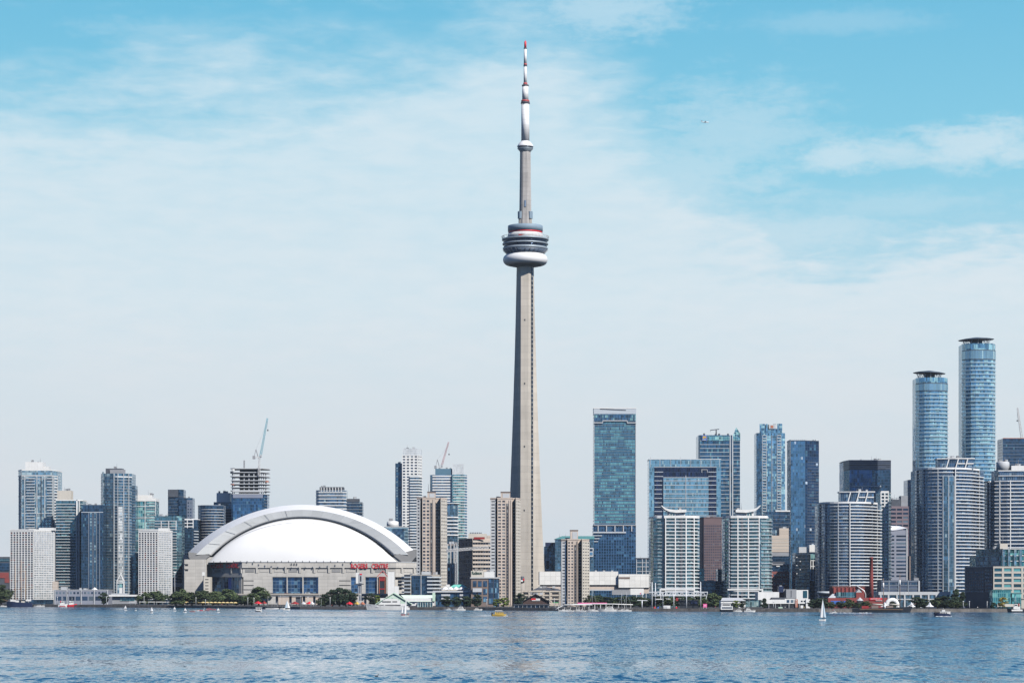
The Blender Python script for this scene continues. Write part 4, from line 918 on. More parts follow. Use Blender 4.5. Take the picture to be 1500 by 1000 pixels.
    gl = curtain('office_bay_glass', (.05, .13, .24), pw=1.8, fh=4.2, mull=.1, span=.12, frame=(.1, .14, .2), spand=(.06, .11, .2), var=.5, light=(.16, .32, .44), lightp=.25)
    for a, b in ((693, 698), (700.5, 705.5), (708, 713.5)):
        for t, u in ((850.5, 858.5), (862, 870), (873.5, 881)): pbox(T, 'window_bay', gl, Y, a, b, t, u, -.35, 0)
    pbox(T, 'glass_corner', gl, Y, 716, 722.3, 848, 884, -.5, 0); m = MB(); ribbon(m, [lerp(fr[1], fr[2], .05), lerp(fr[1], fr[2], .9)], .4, G, PZ(848, Y), .05); m.build('glass_flank', gl, T)
    pbox(T, 'entrance_canopy', M['lgrey'], Y, 692.5, 706, 861, 866.5, -1.6, -.4); rail(T, poly, z1, .8, M['lgrey'], 'cornice', .8)
    pbox(T, 'roof_house', M['cream'], Y, 690, 708.5, 835.5, 846.4, 1.5, 16); pbox(T, 'roof_house', M['white'], Y, 709, 724, 837, 846.4, 3, 18)
    letters(T, 'sign_lettering', 'Radisson', plain('sign_dark_green', (.05, .10, .08), .6, .1), PX(698.6, Y), Y + 1.4, PZ(838.6, Y), S(14.5, Y), 2.6, .3); roof_kit(T, Y, 710, 722, 837, 6, 53, 5, False)
    for i in range(6): pbox(T, 'roof_unit', M['dgrey'], Y, 694 + 2.3 * i, 695.4 + 2.3 * i, 833.8, 835.5, 5, 7)
    # quayside condo with balconies below the stadium's end
    Y = 2050; T, fr, poly, z0, z1 = tower('apartment_block', 'low blue glass apartment block with pale rounded balconies in front of the stadium end', 'apartment block', Y, [(592, 6), (601, 0), (634, 0), (644, 8)], 24, 841, M['concrete'], part='wall')
    m = MB(); ribbon(m, [lerp(fr[1], fr[2], .06), lerp(fr[1], fr[2], .96)], .4, G, PZ(842.5, Y), .05); m.build('glazed_front', G3, T); pbox(T, 'pier', M['lgrey'], Y, 616.4, 617.3, 841.5, 880, -.9, 0)
    for pc in ([(PX(591, Y + 5), Y + 5), (PX(594, Y), Y), (PX(602, Y - 1.5), Y - 1.5)], [(PX(625.5, Y - 1.5), Y - 1.5), (PX(634, Y - 1), Y - 1), (PX(644.5, Y + 7), Y + 7)]):
        slabs(T, pc, [PZ(846 + 5.4 * i, Y) for i in range(6)], 1.6, 1.2, M['slabg'], 'balcony')
    roof_kit(T, Y, 600, 640, 841, 4, 57, 5, False); pbox(T, 'roof_house', M['lgrey'], Y, 617, 630, 836.5, 841, 6, 14)
    # terraced building with white tents and green roof
    Y = 1960; T, fr, poly, z0, z1 = tower('terminal_building', 'dark glazed quay building with white tent peaks and a green roof on its terrace', 'quay building', Y, [(638, 0), (690, 0)], 24, 866, plain('dark_quay_wall', (.10, .12, .15), .6), part='wall')
    pbox(T, 'terrace_deck', M['lgrey'], Y, 634, 690.5, 864.5, 867, -2, 8); m = MB(); ribbon(m, fr, .3, G, PZ(868, Y), .05); m.build('glazed_front', G3, T)
    for c0, c1 in ((646.5, 659.5), (673.5, 686.5)):
        for t in (869.8, 875): pbox(T, 'balcony', M['lgrey'], Y, c0, c1, t, t + 2.6, -2.2, -.2)
    for i, x in enumerate((652, 660, 668, 676)):
        m = MB(); xx = PX(x, Y); m.lathe(xx, Y + 1.5, [(3.0, PZ(862.8, Y)), (2.6, PZ(861.6, Y)), (.8, PZ(859.6, Y)), (.1, PZ(858.4, Y))], 8, smooth=False); m.lathe(xx, Y + 1.5, [(.12, PZ(864.5, Y)), (.12, PZ(862, Y))], 5); m.build('tent_canopy', M['sail'], T)
    m = MB(); a, b, y0, y1 = PX(659, Y), PX(683, Y), Y + 6, Y + 18; zt, zb = PZ(855.6, Y), PZ(860, Y)
    m.face([(a - 1, y0, zb), (b + 1, y0, zb), (b - 3, (y0 + y1) / 2, zt), (a + 3, (y0 + y1) / 2, zt)]); m.face([(b + 1, y1, zb), (a - 1, y1, zb), (a + 3, (y0 + y1) / 2, zt), (b - 3, (y0 + y1) / 2, zt)]); m.face([(b + 1, y0, zb), (b + 1, y1, zb), (b - 3, (y0 + y1) / 2, zt)]); m.face([(a - 1, y1, zb), (a - 1, y0, zb), (a + 3, (y0 + y1) / 2, zt)]); m.build('hipped_roof', plain('sea_green_roof', (.18, .55, .46), .6, .06), T)
    pbox(T, 'roof_house', M['cream'], Y, 655, 690, 860, 866, 7, 17); pbox(T, 'roof_house', M['white'], Y, 653, 658.5, 855.5, 864, 8, 12)
    # pale terminal with a mint roof and its white silo tower
    Y = 1905; T = thing('terminal_building', 'low white terminal with a mint green roof and gable on the quay', 'terminal', PX(602, Y), Y + 12, G)
    pbox(T, 'wall', M['white'], Y, 557, 636, 875.5, 886.5, 0, 22); m = MB(); rf = [(PX(585, Y), Y - 1, PZ(871.2, Y)), (PX(637, Y), Y - 1, PZ(871.8, Y)), (PX(637, Y), Y - 1, PZ(880.5, Y)), (PX(597, Y), Y - 1, PZ(880.5, Y))]
    m.face([(PX(586, Y), Y + 11, PZ(871.0, Y)), rf[3], rf[2], (PX(637.4, Y), Y + 11, PZ(871.0, Y))]); m.face([(PX(637.4, Y), Y + 11, PZ(871.0, Y)), (PX(637, Y), Y + 24, PZ(880, Y)), (PX(590, Y), Y + 24, PZ(880, Y)), (PX(586, Y), Y + 11, PZ(871, Y))]); m.build('roof', plain('pale_mint_roof', (.68, .78, .68), .6, .04), T)
    m = MB(); gp = [(PX(550, Y), PZ(884, Y)), (PX(577, Y), PZ(867.5, Y)), (PX(604, Y), PZ(884, Y))]
    for a, b in zip(gp, gp[1:]): m.face([(a[0], Y - 3, a[1]), (a[0], Y + 16, a[1]), (b[0], Y + 16, b[1]), (b[0], Y - 3, b[1])]); m.face([(a[0], Y - 3, a[1] - .6), (b[0], Y - 3, b[1] - .6), (b[0], Y - 3, b[1]), (a[0], Y - 3, a[1])])
    m.build('gable_roof', M['mint'], T); m = MB(); m.face([(PX(551, Y), Y - 2, PZ(884.5, Y)), (PX(603, Y), Y - 2, PZ(884.5, Y)), (PX(577, Y), Y - 2, PZ(868.5, Y))]); m.build('gable_wall', M['mint'], T)
    m = MB(); m.box(PX(611, Y), PX(634, Y), Y - .6, Y, PZ(889, Y), PZ(882, Y)); m.build('glazed_front', bay_glass, T)
    for i in range(7): pbox(T, 'post', M['white'], Y, 612 + 3.6 * i, 612.5 + 3.6 * i, 881.5, 889.5, -1.8, -1.2)
    pbox(T, 'end_gable', M['mint'], Y, 633.5, 637.5, 867.5, 880, -1.2, 2); pbox(T, 'window', M['glassdark'], Y, 604, 608, 882.5, 884, -.1, .2)
    S_ = thing('silo_tower', 'plain white square tower with a round glass top above the mint green gable', 'tower', PX(573, 1920), 1926, G); Y = 1920
    pbox(S_, 'shaft', M['white'], Y, 568.2, 577.4, 837, 889, 0, 6); m = MB(); m.lathe(PX(572.8, Y), Y + 3, [(S(4.4, Y), PZ(845.5, Y)), (S(4.6, Y), PZ(844, Y)), (S(4.4, Y), PZ(837.4, Y)), (S(3.4, Y), PZ(836.6, Y))], 16); m.build('lantern', G3, S_); pbox(S_, 'base_block', M['white'], Y, 577.5, 584, 858, 884, .5, 5)
bay_glass = curtain('quay_glazing', (.06, .20, .26), pw=1.4, fh=3.4, mull=.16, span=.15, frame=(.2, .3, .34), spand=(.1, .2, .25), var=.5, light=(.3, .5, .5), lightp=.2)
mid_blocks()


def mid_right():
    # low beige block below the tower and its dark sheds
    Y = 2040; T, fr, poly, z0, z1 = tower('parking_building', 'low cream building with wide dark openings at the foot of the observation tower', 'low building', Y, [(750, 0), (823, 0)], 30, 864.5, M['beige'], part='wall')
    for r_, (t, u) in enumerate(((867.6, 870), (873.4, 875.8), (879, 881.4))):
        for a, b in ((755.5, 763), (767, 773.6), (777, 783), (798, 804.5), (808.8, 818)): pbox(T, 'opening', M['black'], Y, a, b, t, u, -.12, .3)
    slabs(T, fr, [PZ(866.6, Y), PZ(872.2, Y), PZ(878, Y)], .5, .5, M['cream'], 'floor_band'); fins(T, fr, [.02, .2, .34, .62, .76, .96], .8, .7, z0, z1, M['cream'])
    m = MB(); a, b = PX(779, Y), PX(822, Y); m.face([(a, Y + 2, PZ(864, Y)), (b, Y + 2, PZ(864, Y)), (b - 2, Y + 14, PZ(862, Y)), (a + 8, Y + 14, PZ(858, Y))]); m.face([(b - 2, Y + 14, PZ(862, Y)), (b, Y + 26, PZ(864, Y)), (a, Y + 26, PZ(864, Y)), (a + 8, Y + 14, PZ(858, Y))]); m.face([(a, Y + 26, PZ(864, Y)), (a, Y + 2, PZ(864, Y)), (a + 8, Y + 14, PZ(858, Y))]); m.build('hipped_roof', M['dgrey'], T); roof_kit(T, Y, 782, 815, 861, 8, 61, 6, False)
    # white hall of the convention building
    Y = 2230; T = thing('convention_hall', 'long windowless white hall above the trees, right of the shortest tan tower', 'hall', PX(880, Y), Y + 30, G)
    wj = plain('white_cladding', (.80, .79, .75), .55, .03, .1, joint=(5, 4)); pbox(T, 'wall', wj, Y, 790, 905.5, 836.5, 856, 0, 60); pbox(T, 'wall', wj, Y, 905.8, 951.5, 840.5, 860, -3, 60)
    pbox(T, 'base_wall', M['tan'], Y, 792, 905, 856, 864, 1.5, 50); pbox(T, 'base_wall', M['tan'], Y, 905.8, 951, 860, 868.5, -1.5, 50); pbox(T, 'louvre', M['tan_dark'], Y, 906.5, 922.5, 844.6, 847.2, -3.3, -2.9)
    pbox(T, 'canopy', M['lgrey'], Y, 862, 905, 862.8, 864.4, -6, 1); pbox(T, 'canopy', M['grey'], Y, 896, 924, 863.5, 870.5, -9, -3); pbox(T, 'canopy_roof', M['dgrey'], Y, 900, 921, 862, 863.5, -8, -4)
    for i in range(3): pbox(T, 'roof_unit', M['lgrey'], Y, 872 + 12 * i, 875 + 12 * i, 834.8, 836.4, 10, 14)
    B = thing('billboard', 'blank white billboard in front of the white hall', 'billboard', PX(933, 2200), 2200, G); Y = 2200
    pbox(B, 'board', M['white'], Y, 923.5, 943, 861.5, 870.6, -.4, .4); pbox(B, 'logo_panel', M['red'], Y, 937.3, 938.8, 868, 869.6, -.55, -.4); pbox(B, 'logo_panel', M['signblue'], Y, 939, 940.2, 868.6, 869.8, -.55, -.4)
    for a in (927, 939): pbox(B, 'post', M['grey'], Y, a, a + .8, 870.6, 884, .5, 1.2)
    # buildings behind it
    Y = 2420; T, fr, poly, z0, z1 = tower('office_building', 'blue office building with a copper green roof behind the shortest tan tower', 'office building', Y, [(813, 0), (870, 0)], 30, 789, G4)
    m = MB(); a, b = PX(812, Y), PX(871, Y); m.face([(a, Y - 1, PZ(789.2, Y)), (b, Y - 1, PZ(789.2, Y)), (b, Y + 14, PZ(784.2, Y)), (a + 8, Y + 14, PZ(784.2, Y))]); m.face([(b, Y + 14, PZ(784.2, Y)), (b, Y + 31, PZ(789, Y)), (a, Y + 31, PZ(789, Y)), (a + 8, Y + 14, PZ(784.2, Y))]); m.face([(a, Y + 31, PZ(789, Y)), (a, Y - 1, PZ(789.2, Y)), (a + 8, Y + 14, PZ(784.2, Y))]); m.build('hipped_roof', M['teal_roof'], T)
    pbox(T, 'side_wing', M['lgrey'], Y, 862.5, 869, 802, 815, -2.5, 0); pbox(T, 'window', M['win_blue'], Y, 864, 868, 803.5, 806.5, -2.8, -2.5); pbox(T, 'window', M['win_blue'], Y, 864, 868, 808.5, 812.5, -2.8, -2.5)
    for x in (820, 828.5): m = MB(); m.tube([(PX(x, Y), Y + 8, PZ(787, Y)), (PX(x, Y), Y + 8, PZ(781, Y))], [.2, .1], 5); m.build('roof_mast', M['grey'], T)
    Y = 2445; T, fr, poly, z0, z1 = tower('office_building', 'dark office building carrying a satellite dish just right of the observation tower', 'office building', Y, [(797, 0), (806, 0), (806.2, 4), (822.5, 4)], 24, 800, G3)
    pbox(T, 'roof_house', M['blue'], Y, 799, 814, 794, 800, 5, 16); pbox(T, 'glass_bay', G1, Y, 815.5, 821.5, 806.5, 838, 2.5, 4); pbox(T, 'white_frame', M['white'], Y, 799, 805, 817, 838, -4, -.5); pbox(T, 'opening', M['black'], Y, 800.2, 804, 821, 832, -4.3, -4)
    D = MB(); c = Vector((PX(816, Y), Y + 3, PZ(798.5, Y))); ax = Vector((-.35, -.75, .55)).normalized(); u = ax.cross(Vector((0, 0, 1))).normalized(); v = u.cross(ax)
    rows = [[c + ax * (1.7 * (k / 6) ** 2) + (u * cos(2 * pi * i / 24) + v * sin(2 * pi * i / 24)) * (3.7 * k / 6 + .01) for i in range(24)] for k in range(7)]; D.grid(rows, closed=True); D.tube([c - ax * .2, c - ax * 1.5 - Vector((0, 0, 3.4))], .4, 6); D.tube([c, c + ax * 2.2], .15, 5); D.build('satellite_dish', M['white'], T)
    Y = 2440; T, fr, poly, z0, z1 = tower('office_building', 'small grey framed building between the teal hotel slab and the white towers', 'office building', Y, [(932, 0), (952, 0)], 20, 817.5, G4)
    pbox(T, 'roof_slab', M['dgrey'], Y, 931, 952.5, 816.6, 818.2, -1, 18); slabs(T, fr, [PZ(p, Y) for p in (824, 830, 836.5, 843)], .6, .6, M['lgrey'], 'floor_band'); fins(T, fr, [.02, .45, .72, .98], .7, .8, z0, z1, M['lgrey']); m = MB(); m.tube([(PX(938.5, Y), Y + 5, z1), (PX(938.5, Y), Y + 5, PZ(813.5, Y))], .15, 5); m.build('roof_mast', M['grey'], T)
    # teal hotel slab
    Y = 2500; up = curtain('teal_slab_glass', (.045, .16, .24), pw=1.35, fh=3.32, mull=.22, span=.24, frame=(.10, .22, .32), spand=(.07, .15, .25), var=.35, light=(.12, .36, .41), lightp=.45, grp=(5, 1), wob=.02, metal=.5)
    lo = curtain('slab_lower_glass', (.035, .11, .20), pw=2.6, fh=2.9, mull=.5, span=.3, frame=(.05, .13, .26), spand=(.035, .09, .20), var=.35, light=(.07, .19, .32), lightp=.2, grp=(2, 1))
    T, fr, poly, z0, z1 = tower('hotel_tower', 'tall teal glass slab tower with mixed pale blinds and a flat pale crown', 'tower', Y, [(870, 0), (931.5, 0)], 26, 606, up, base=768)
    zs = floors(PZ(766, Y), PZ(618, Y), 31); slabs(T, fr, zs, .3, .35, M['slabd'], 'floor_band'); fins(T, fr, [.004, .996], .5, .6, z0, z1, M['slabg'])
    m = MB(); m.prism(foot(Y, [(869, 0), (931.5, 0)], 26)[1], G, PZ(768.2, Y)); m.build('lower_wall', lo, T); m = MB(); ribbon(m, fr, 1.0, PZ(769.6, Y), PZ(768, Y)); m.build('belt_course', M['grey'], T)
    ut = curtain('crown_glass', (.04, .12, .22), pw=1.6, fh=3, mull=.2, span=.15, frame=(.16, .24, .3), spand=(.05, .12, .2), var=.5, light=(.2, .4, .42), lightp=.25)
    pbox(T, 'crown_glazing', ut, Y, 870.2, 931.3, 606.3, 616.6, -.7, -.05); pbox(T, 'crown_screen', plain('pale_screen', (.50, .55, .60), .5, .03), Y, 869.8, 931.8, 597.4, 606, .2, 22); pbox(T, 'crown_band', M['white'], Y, 869.6, 932, 597, 598.2, 0, 22.3)
    for a, b, t, u in ((869.6, 883, 618.6, 619.8), (918.5, 932, 618.6, 619.8), (882.6, 919, 615.4, 616.6)): pbox(T, 'stepped_trim', M['lgrey'], Y, a, b, t, u, -1.4, 0)
    for a in (882.4, 918.2): pbox(T, 'stepped_trim', M['lgrey'], Y, a, a + .9, 616.61, 618.59, -1.4, 0)
    cr = MB(); cr.obox((PX(879, Y), Y - .1, PZ(598.6, Y)), (PX(917, Y), Y - .1, PZ(600.4, Y)), .3, .5); cr.build('roof_gantry', M['dgrey'], T)
    for i in range(5): pbox(T, 'belt_column', M['lgrey'], Y, 875.5 + 12.3 * i, 876.8 + 12.3 * i, 769.6, 778, -1.4, -.1)
    for i, w in enumerate((48, 13, 9, 7)): pbox(T, 'ledge', M['slabg'], Y, 869, 869 + w, 779.2 + 4.3 * i - (0 if i else .8), 780.4 + 4.3 * i, -1.3, -.1)
mid_right()

# ------------------------------------------------------------------ eastern skyline
def east():
    # framed office slab
    Y = 2720; sk = curtain('sky_blue_glass', (.20, .42, .56), pw=1.6, fh=4.0, mull=.1, span=.12, frame=(.3, .45, .55), spand=(.22, .4, .52), var=.18, light=(.4, .6, .66), lightp=.1, wob=.015)
    dkb = curtain('dark_recess_glass', (.02, .04, .10), pw=2, fh=4.6, mull=.1, span=.06, frame=(.03, .05, .1), spand=(.05, .09, .16), var=.3, lightp=.0)
    T, fr, poly, z0, z1 = tower('office_tower', 'broad office tower of nested pale blue and dark blue glass frames', 'tower', Y, [(951, 0), (1056, 0)], 34, 672.5, sk)
    pbox(T, 'dark_recess', dkb, Y, 958.5, 1049.5, 684, 850, -.5, -.05); inner = pbox(T, 'inner_slab', sk, Y, 971.5, 1037.5, 699.5, 850, -2.4, -.55)
    pbox(T, 'trim', M['slabg'], Y, 971.3, 1037.7, 698.8, 699.6, -2.7, -.5); pbox(T, 'trim', M['slabg'], Y, 958, 1050, 683.2, 684, -.9, 0); pbox(T, 'trim', M['slabw'], Y, 950.6, 1056.4, 671.8, 672.6, -.4, 34)
    zs = [PZ(691.5 + 6.4 * i, Y) for i in range(22)]; slabs(T, [(PX(958.6, Y), Y - .5), (PX(971.3, Y), Y - .5)], zs, .35, .75, M['slabg'], 'floor_band'); slabs(T, [(PX(1037.7, Y), Y - .5), (PX(1049.4, Y), Y - .5)], zs, .35, .75, M['slabg'], 'floor_band')
    slabs(T, [(PX(971.6, Y), Y - 2.4), (PX(1037.4, Y), Y - 2.4)], zs[2:], .3, .7, M['slabg'], 'floor_band'); fins(T, fr, [.02, .15, .3, .44, .58, .72, .86, .98], .5, .35, PZ(684, Y), z1, M['slabg'])
    pbox(T, 'centre_mast', M['slabw'], Y, 1004.2, 1004.7, 696, 742, -2.9, -2.5); g = MB()
    for a in (1028, 1036): g.obox((PX(a, Y), Y - 1.2, PZ(692, Y)), (PX(a, Y), Y - 1.2, PZ(687.5, Y)), .5, .5)
    g.obox((PX(1027, Y), Y - 1.2, PZ(687.5, Y)), (PX(1032, Y), Y - 1.2, PZ(687.5, Y)), .5, .5); g.obox((PX(1032, Y), Y - 1.2, PZ(687.5, Y)), (PX(1036, Y), Y - 1.2, PZ(687.5, Y)), .5, .5); g.build('cleaning_gantry_frame', M['lgrey'], T)
    for i in range(3): m = MB(); x = PX(953 + 44 * i, Y); m.tube([(x, Y + 3, z1), (x, Y + 3, z1 + 3)], [.2, .1], 5); m.build('roof_mast', M['grey'], T)
    # bank tower with pointed corner
    Y = 2760; bk = curtain('bank_glass', (.05, .15, .26), pw=1.7, fh=4.5, mull=.1, span=.0, frame=(.08, .16, .24), spand=(.1, .2, .3), var=.35, light=(.14, .34, .42), lightp=.12)
    T, fr, poly, z0, z1 = tower('bank_tower', 'dark teal bank tower with a glass spike at its corner and a blue lion sign', 'tower', Y, [(1023, 4), (1025.5, 0), (1084, 0)], 36, 637, bk)
    slabs(T, sub(fr, .05, .76), [PZ(645.5 + 5.6 * i, Y) for i in range(26)], .3, .55, M['slabg'], 'floor_band'); slabs(T, sub(fr, .84, 1), [PZ(645.5 + 5.6 * i, Y) for i in range(26)], .3, .5, M['slabg'], 'floor_band')
    pbox(T, 'crown_glazing', G5, Y, 1036, 1069.5, 638.5, 645, -.6, -.05); fins(T, fr, [.775, .83], 1.2, .8, z0, z1, M['slabg'])
    m = MB(); a, b, c = (PX(1074, Y), Y - .4), (PX(1084.3, Y), Y - .4), (PX(1084.3, Y), Y + 9); t = (PX(1078.4, Y), Y + 1.5, PZ(625.3, Y)); z = PZ(645, Y)
    for p, q in ((a, b), (b, c), (c, a)): m.face([(p[0], p[1], z), (q[0], q[1], z), (q[0], q[1], PZ(634.5, Y)) if q != a else (q[0], q[1], PZ(637, Y)), t, (p[0], p[1], PZ(634.5, Y)) if p != a else (p[0], p[1], PZ(637, Y))])
    m.build('corner_spike', G5, T)
    sg = pbox(T, 'sign_panel', M['signblue'], Y, 1028.3, 1035.4, 637.3, 645.2, -1.0, -.3)
    ln = MB(); X = lambda q: PX(q, Y); Zq = lambda q: PZ(q, Y); yf = Y - 1.25
    ln.prism([(0, 0), (1, 0), (1, 1), (0, 1)], 0, 1) if False else None
    body = [(1029.3, 641.8), (1029.0, 639.6), (1030.0, 638.2), (1031.2, 638.0), (1031.6, 638.9), (1033.0, 639.0), (1034.0, 638.0), (1034.6, 638.6), (1034.2, 640.4), (1034.6, 642.0), (1033.9, 642.4), (1033.1, 640.9), (1031.8, 641.1), (1031.0, 642.5), (1030.0, 642.4)]
    i0 = len(ln.vs); k = len(body); ln.face([(X(p), yf, Zq(q)) for p, q in reversed(body)]);
    for (p, q), (r, s_) in zip(body, body[1:] + body[:1]): ln.face([(X(p), yf, Zq(q)), (X(p), Y - 1, Zq(q)), (X(r), Y - 1, Zq(s_)), (X(r), yf, Zq(s_))])
    ln.build('lion_emblem', M['yellow'], sg); letters(sg, 'sign_lettering', 'RBC', M['white'], X(1031.8), Y - 1.15, Zq(644.0), S(5.2, Y), 1.3, .2)
    for a, h in ((1032, 3), (1049, 2.4), (1054, 2.6), (1067, 2.6)): pbox(T, 'roof_unit', M['dgrey'], Y, a - 1.2, a + 1.2, 637 - h, 637, 4, 8)
    m = MB(); x = PX(1049.8, Y); m.tube([(x, Y + 6, z1), (x, Y + 6, PZ(628.5, Y))], .7, 6); m.obox((PX(1041, Y), Y + 6, PZ(629.3, Y)), (PX(1054, Y), Y + 6, PZ(627.8, Y)), .9, .9); m.obox((PX(1041.3, Y), Y + 6, PZ(629.3, Y)), (PX(1041.3, Y), Y + 6, PZ(631.6, Y)), .3, .3); m.build('roof_davit_frame', M['dgrey'], T)
    # hotel tower with four corner fins
    Y = 2880; hb = curtain('hotel_blue_glass', (.12, .30, .46), pw=1.7, fh=3.0, mull=.16, span=.2, frame=(.2, .36, .46), spand=(.14, .26, .38), var=.5, light=(.34, .58, .64), lightp=.3, grp=(3, 1))
    T, fr, poly, z0, z1 = tower('hotel_tower', 'slender blue hotel tower with four tall glass fins round its stepped crown', 'tower', Y, [(1108, 8), (1115.5, 0), (1143, 0), (1150, 6)], 26, 633.5, hb)
    zs = floors(PZ(790, Y), PZ(638, Y), 37); slabs(T, sub(fr, .27, .37), zs, .9, .9, M['slabg'], 'balcony'); slabs(T, sub(fr, .70, .79), zs, .9, .9, M['slabg'], 'balcony'); fins(T, fr, [.26, .38, .54, .69, .8], .5, .6, z0, PZ(637, Y), M['slabg'])
    pbox(T, 'crown_block', hb, Y, 1117, 1145, 627.5, 633.5, 3, 20); pbox(T, 'crown_block', M['dgrey'], Y, 1121, 1127, 621.5, 627.5, 5, 16); sp = pbox(T, 'sign_panel', M['lgrey'], Y, 1126.5, 1136.5, 621.8, 627.4, 1.6, 3.2); pbox(T, 'sign_mark', M['rust'], Y, 1129, 1133, 622.8, 626.4, 1.4, 1.6)
    for a, b, t in ((1113, 1120.8, 620.4), (1138.8, 1146, 620.2), (1122, 1125, 620.6)): pbox(T, 'glass_fin', hb, Y, a, b, t, 633.4, 1.2, 4)
    roof_kit(T, Y, 1120, 1140, 621.5, 8, 71, 2, False)
    # dark tower: sky reflection painted into the left glass, glints into random panes
    Y = 2440; sl = curtain('painted_reflection_glass', (.10, .25, .41), pw=1.7, fh=3.1, mull=.12, span=.14, frame=(.12, .22, .36), spand=(.07, .16, .30), var=.25, light=(.16, .34, .52), lightp=.1, spark=.012, dark=.1)
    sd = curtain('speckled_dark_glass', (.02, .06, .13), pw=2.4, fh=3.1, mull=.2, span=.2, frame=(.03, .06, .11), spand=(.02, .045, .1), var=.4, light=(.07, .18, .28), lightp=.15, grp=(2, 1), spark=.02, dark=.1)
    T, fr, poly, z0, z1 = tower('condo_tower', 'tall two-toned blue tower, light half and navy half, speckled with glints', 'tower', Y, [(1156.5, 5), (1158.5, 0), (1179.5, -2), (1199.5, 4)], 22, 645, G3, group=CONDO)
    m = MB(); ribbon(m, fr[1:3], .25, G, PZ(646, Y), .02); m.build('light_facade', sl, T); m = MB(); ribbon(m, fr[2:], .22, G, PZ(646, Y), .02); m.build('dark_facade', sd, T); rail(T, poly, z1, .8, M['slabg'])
    zs = floors(PZ(830, Y), PZ(672, Y), 36); slabs(T, sub(fr, .62, 1), zs[:-1], .5, .2, M['slabd'], 'balcony')
    for i in range(12): pbox(T, 'roof_fin', M['dgrey'], Y, 1160 + 3.1 * i, 1160.8 + 3.1 * i, 643.4, 645, .4, 1)
    # block below them and the beige slab, brick below
    Y = 2420; T, fr, poly, z0, z1 = tower('office_building', 'dark blue glass block with a white roof line left of the speckled tower', 'office building', Y, [(1122, 0), (1157, 0)], 26, 749, G3)
    pbox(T, 'roof_slab', M['white'], Y, 1136, 1157.3, 747, 749, -.6, 12); pbox(T, 'glass_wing', G4, Y, 1120, 1132, 753, 800, -1.2, 0); slabs(T, fr, [PZ(755 + 5.4 * i, Y) for i in range(9)], .3, .3, M['slabd'], 'floor_band')
    Y = 2300; T = thing('office_building', 'windowless beige banded building stepping up toward the speckled tower', 'office building', PX(1144, Y), Y + 12, G)
    bb = plain('banded_beige', (.56, .48, .40), .8, .05, .1, joint=(300, 3.4)); pbox(T, 'wall', bb, Y, 1130, 1155.5, 784, 808, 0, 24); pbox(T, 'upper_wall', bb, Y, 1141.5, 1155.5, 773.2, 784, .4, 24); pbox(T, 'skylight', G1, Y, 1131, 1138, 776, 784, 2, 8); pbox(T, 'lower_wall', M['grey'], Y, 1130, 1155.6, 808, 814, .3, 24); pbox(T, 'lower_glazing', G3, Y, 1131, 1155.6, 814, 890, .4, 24); roof_kit(T, Y, 1144, 1153, 773.2, 4, 75, 3, False)
    for i in range(4): pbox(T, 'band', M['cream'], Y, 1129.8, 1155.7, 788.5 + 5 * i, 789.4 + 5 * i, -.2, 0)
    Y = 2100; T = thing('office_building', 'dull red brick building with three rows of small dark windows', 'office building', PX(1144, Y), Y + 12, G)
    pbox(T, 'wall', M['brick_dull'], Y, 1130, 1156, 836.5, 890, 0, 22); pbox(T, 'glass_storey', G3, Y, 1130, 1156, 827, 836.5, .8, 22); pbox(T, 'roof_slab', M['grey'], Y, 1129.5, 1156.4, 825.4, 827, -.6, 22)
    window_cells(T, [((PX(1133 + 4.6 * i, Y), Y), (PX(1136 + 4.6 * i, Y), Y), PZ(843 + 6.2 * j, Y), PZ(840.4 + 6.2 * j, Y)) for j in range(3) for i in range(5)], M['glassdark'])
    pbox(T, 'upper_terrace', M['dgrey'], Y, 1131, 1150, 822, 825.4, 4, 16); pbox(T, 'awning', M['white'], Y, 1137, 1142, 828, 829.4, -1, 0)
    # brown office between the white towers
    Y = 2260; bw = plain('purple_brown_wall', (.17, .12, .125), .8, .1, .1)
    T, fr, poly, z0, z1 = tower('office_tower', 'dark brown gridded office tower between the two white towers', 'tower', Y, [(1028, 2), (1031, 0), (1066, 0)], 26, 758.5, bw, part='wall')
    cells = []; punched(T, fr[1], fr[2], PZ(868, Y), PZ(768, Y), 11, 26, .9, 1.1, .4, bw, M['glassdark'], 'facade_frame', cells); window_cells(T, cells, M['glassdark']); rail(T, poly, z1, 1, bw); roof_kit(T, Y, 1036, 1058, 758.5, 3, 77, 8, False); pbox(T, 'lit_edge', M['beige'], Y, 1062.8, 1066.2, 758, 800, -.6, -.45)  # beige strip paints sunlight onto the right edge
    # glass podium
    Y = 1960; T, fr, poly, z0, z1 = tower('podium_building', 'low stepped glass podium between the two white towers', 'low building', Y, [(1016, 4), (1024, 0), (1048, 0), (1068, 3)], 22, 851, G3)
    slabs(T, fr, [PZ(p, Y) for p in (851, 857, 863.5, 870)], .5, .4, M['slabg'], 'floor_band'); pbox(T, 'upper_storey', G2, Y, 1018, 1032, 832, 851, 3, 18); pbox(T, 'upper_storey', G2, Y, 1052, 1066, 833, 851, 3, 18); pbox(T, 'roof_house', M['cream'], Y, 1036.5, 1046, 849, 851.2, -.2, 5)


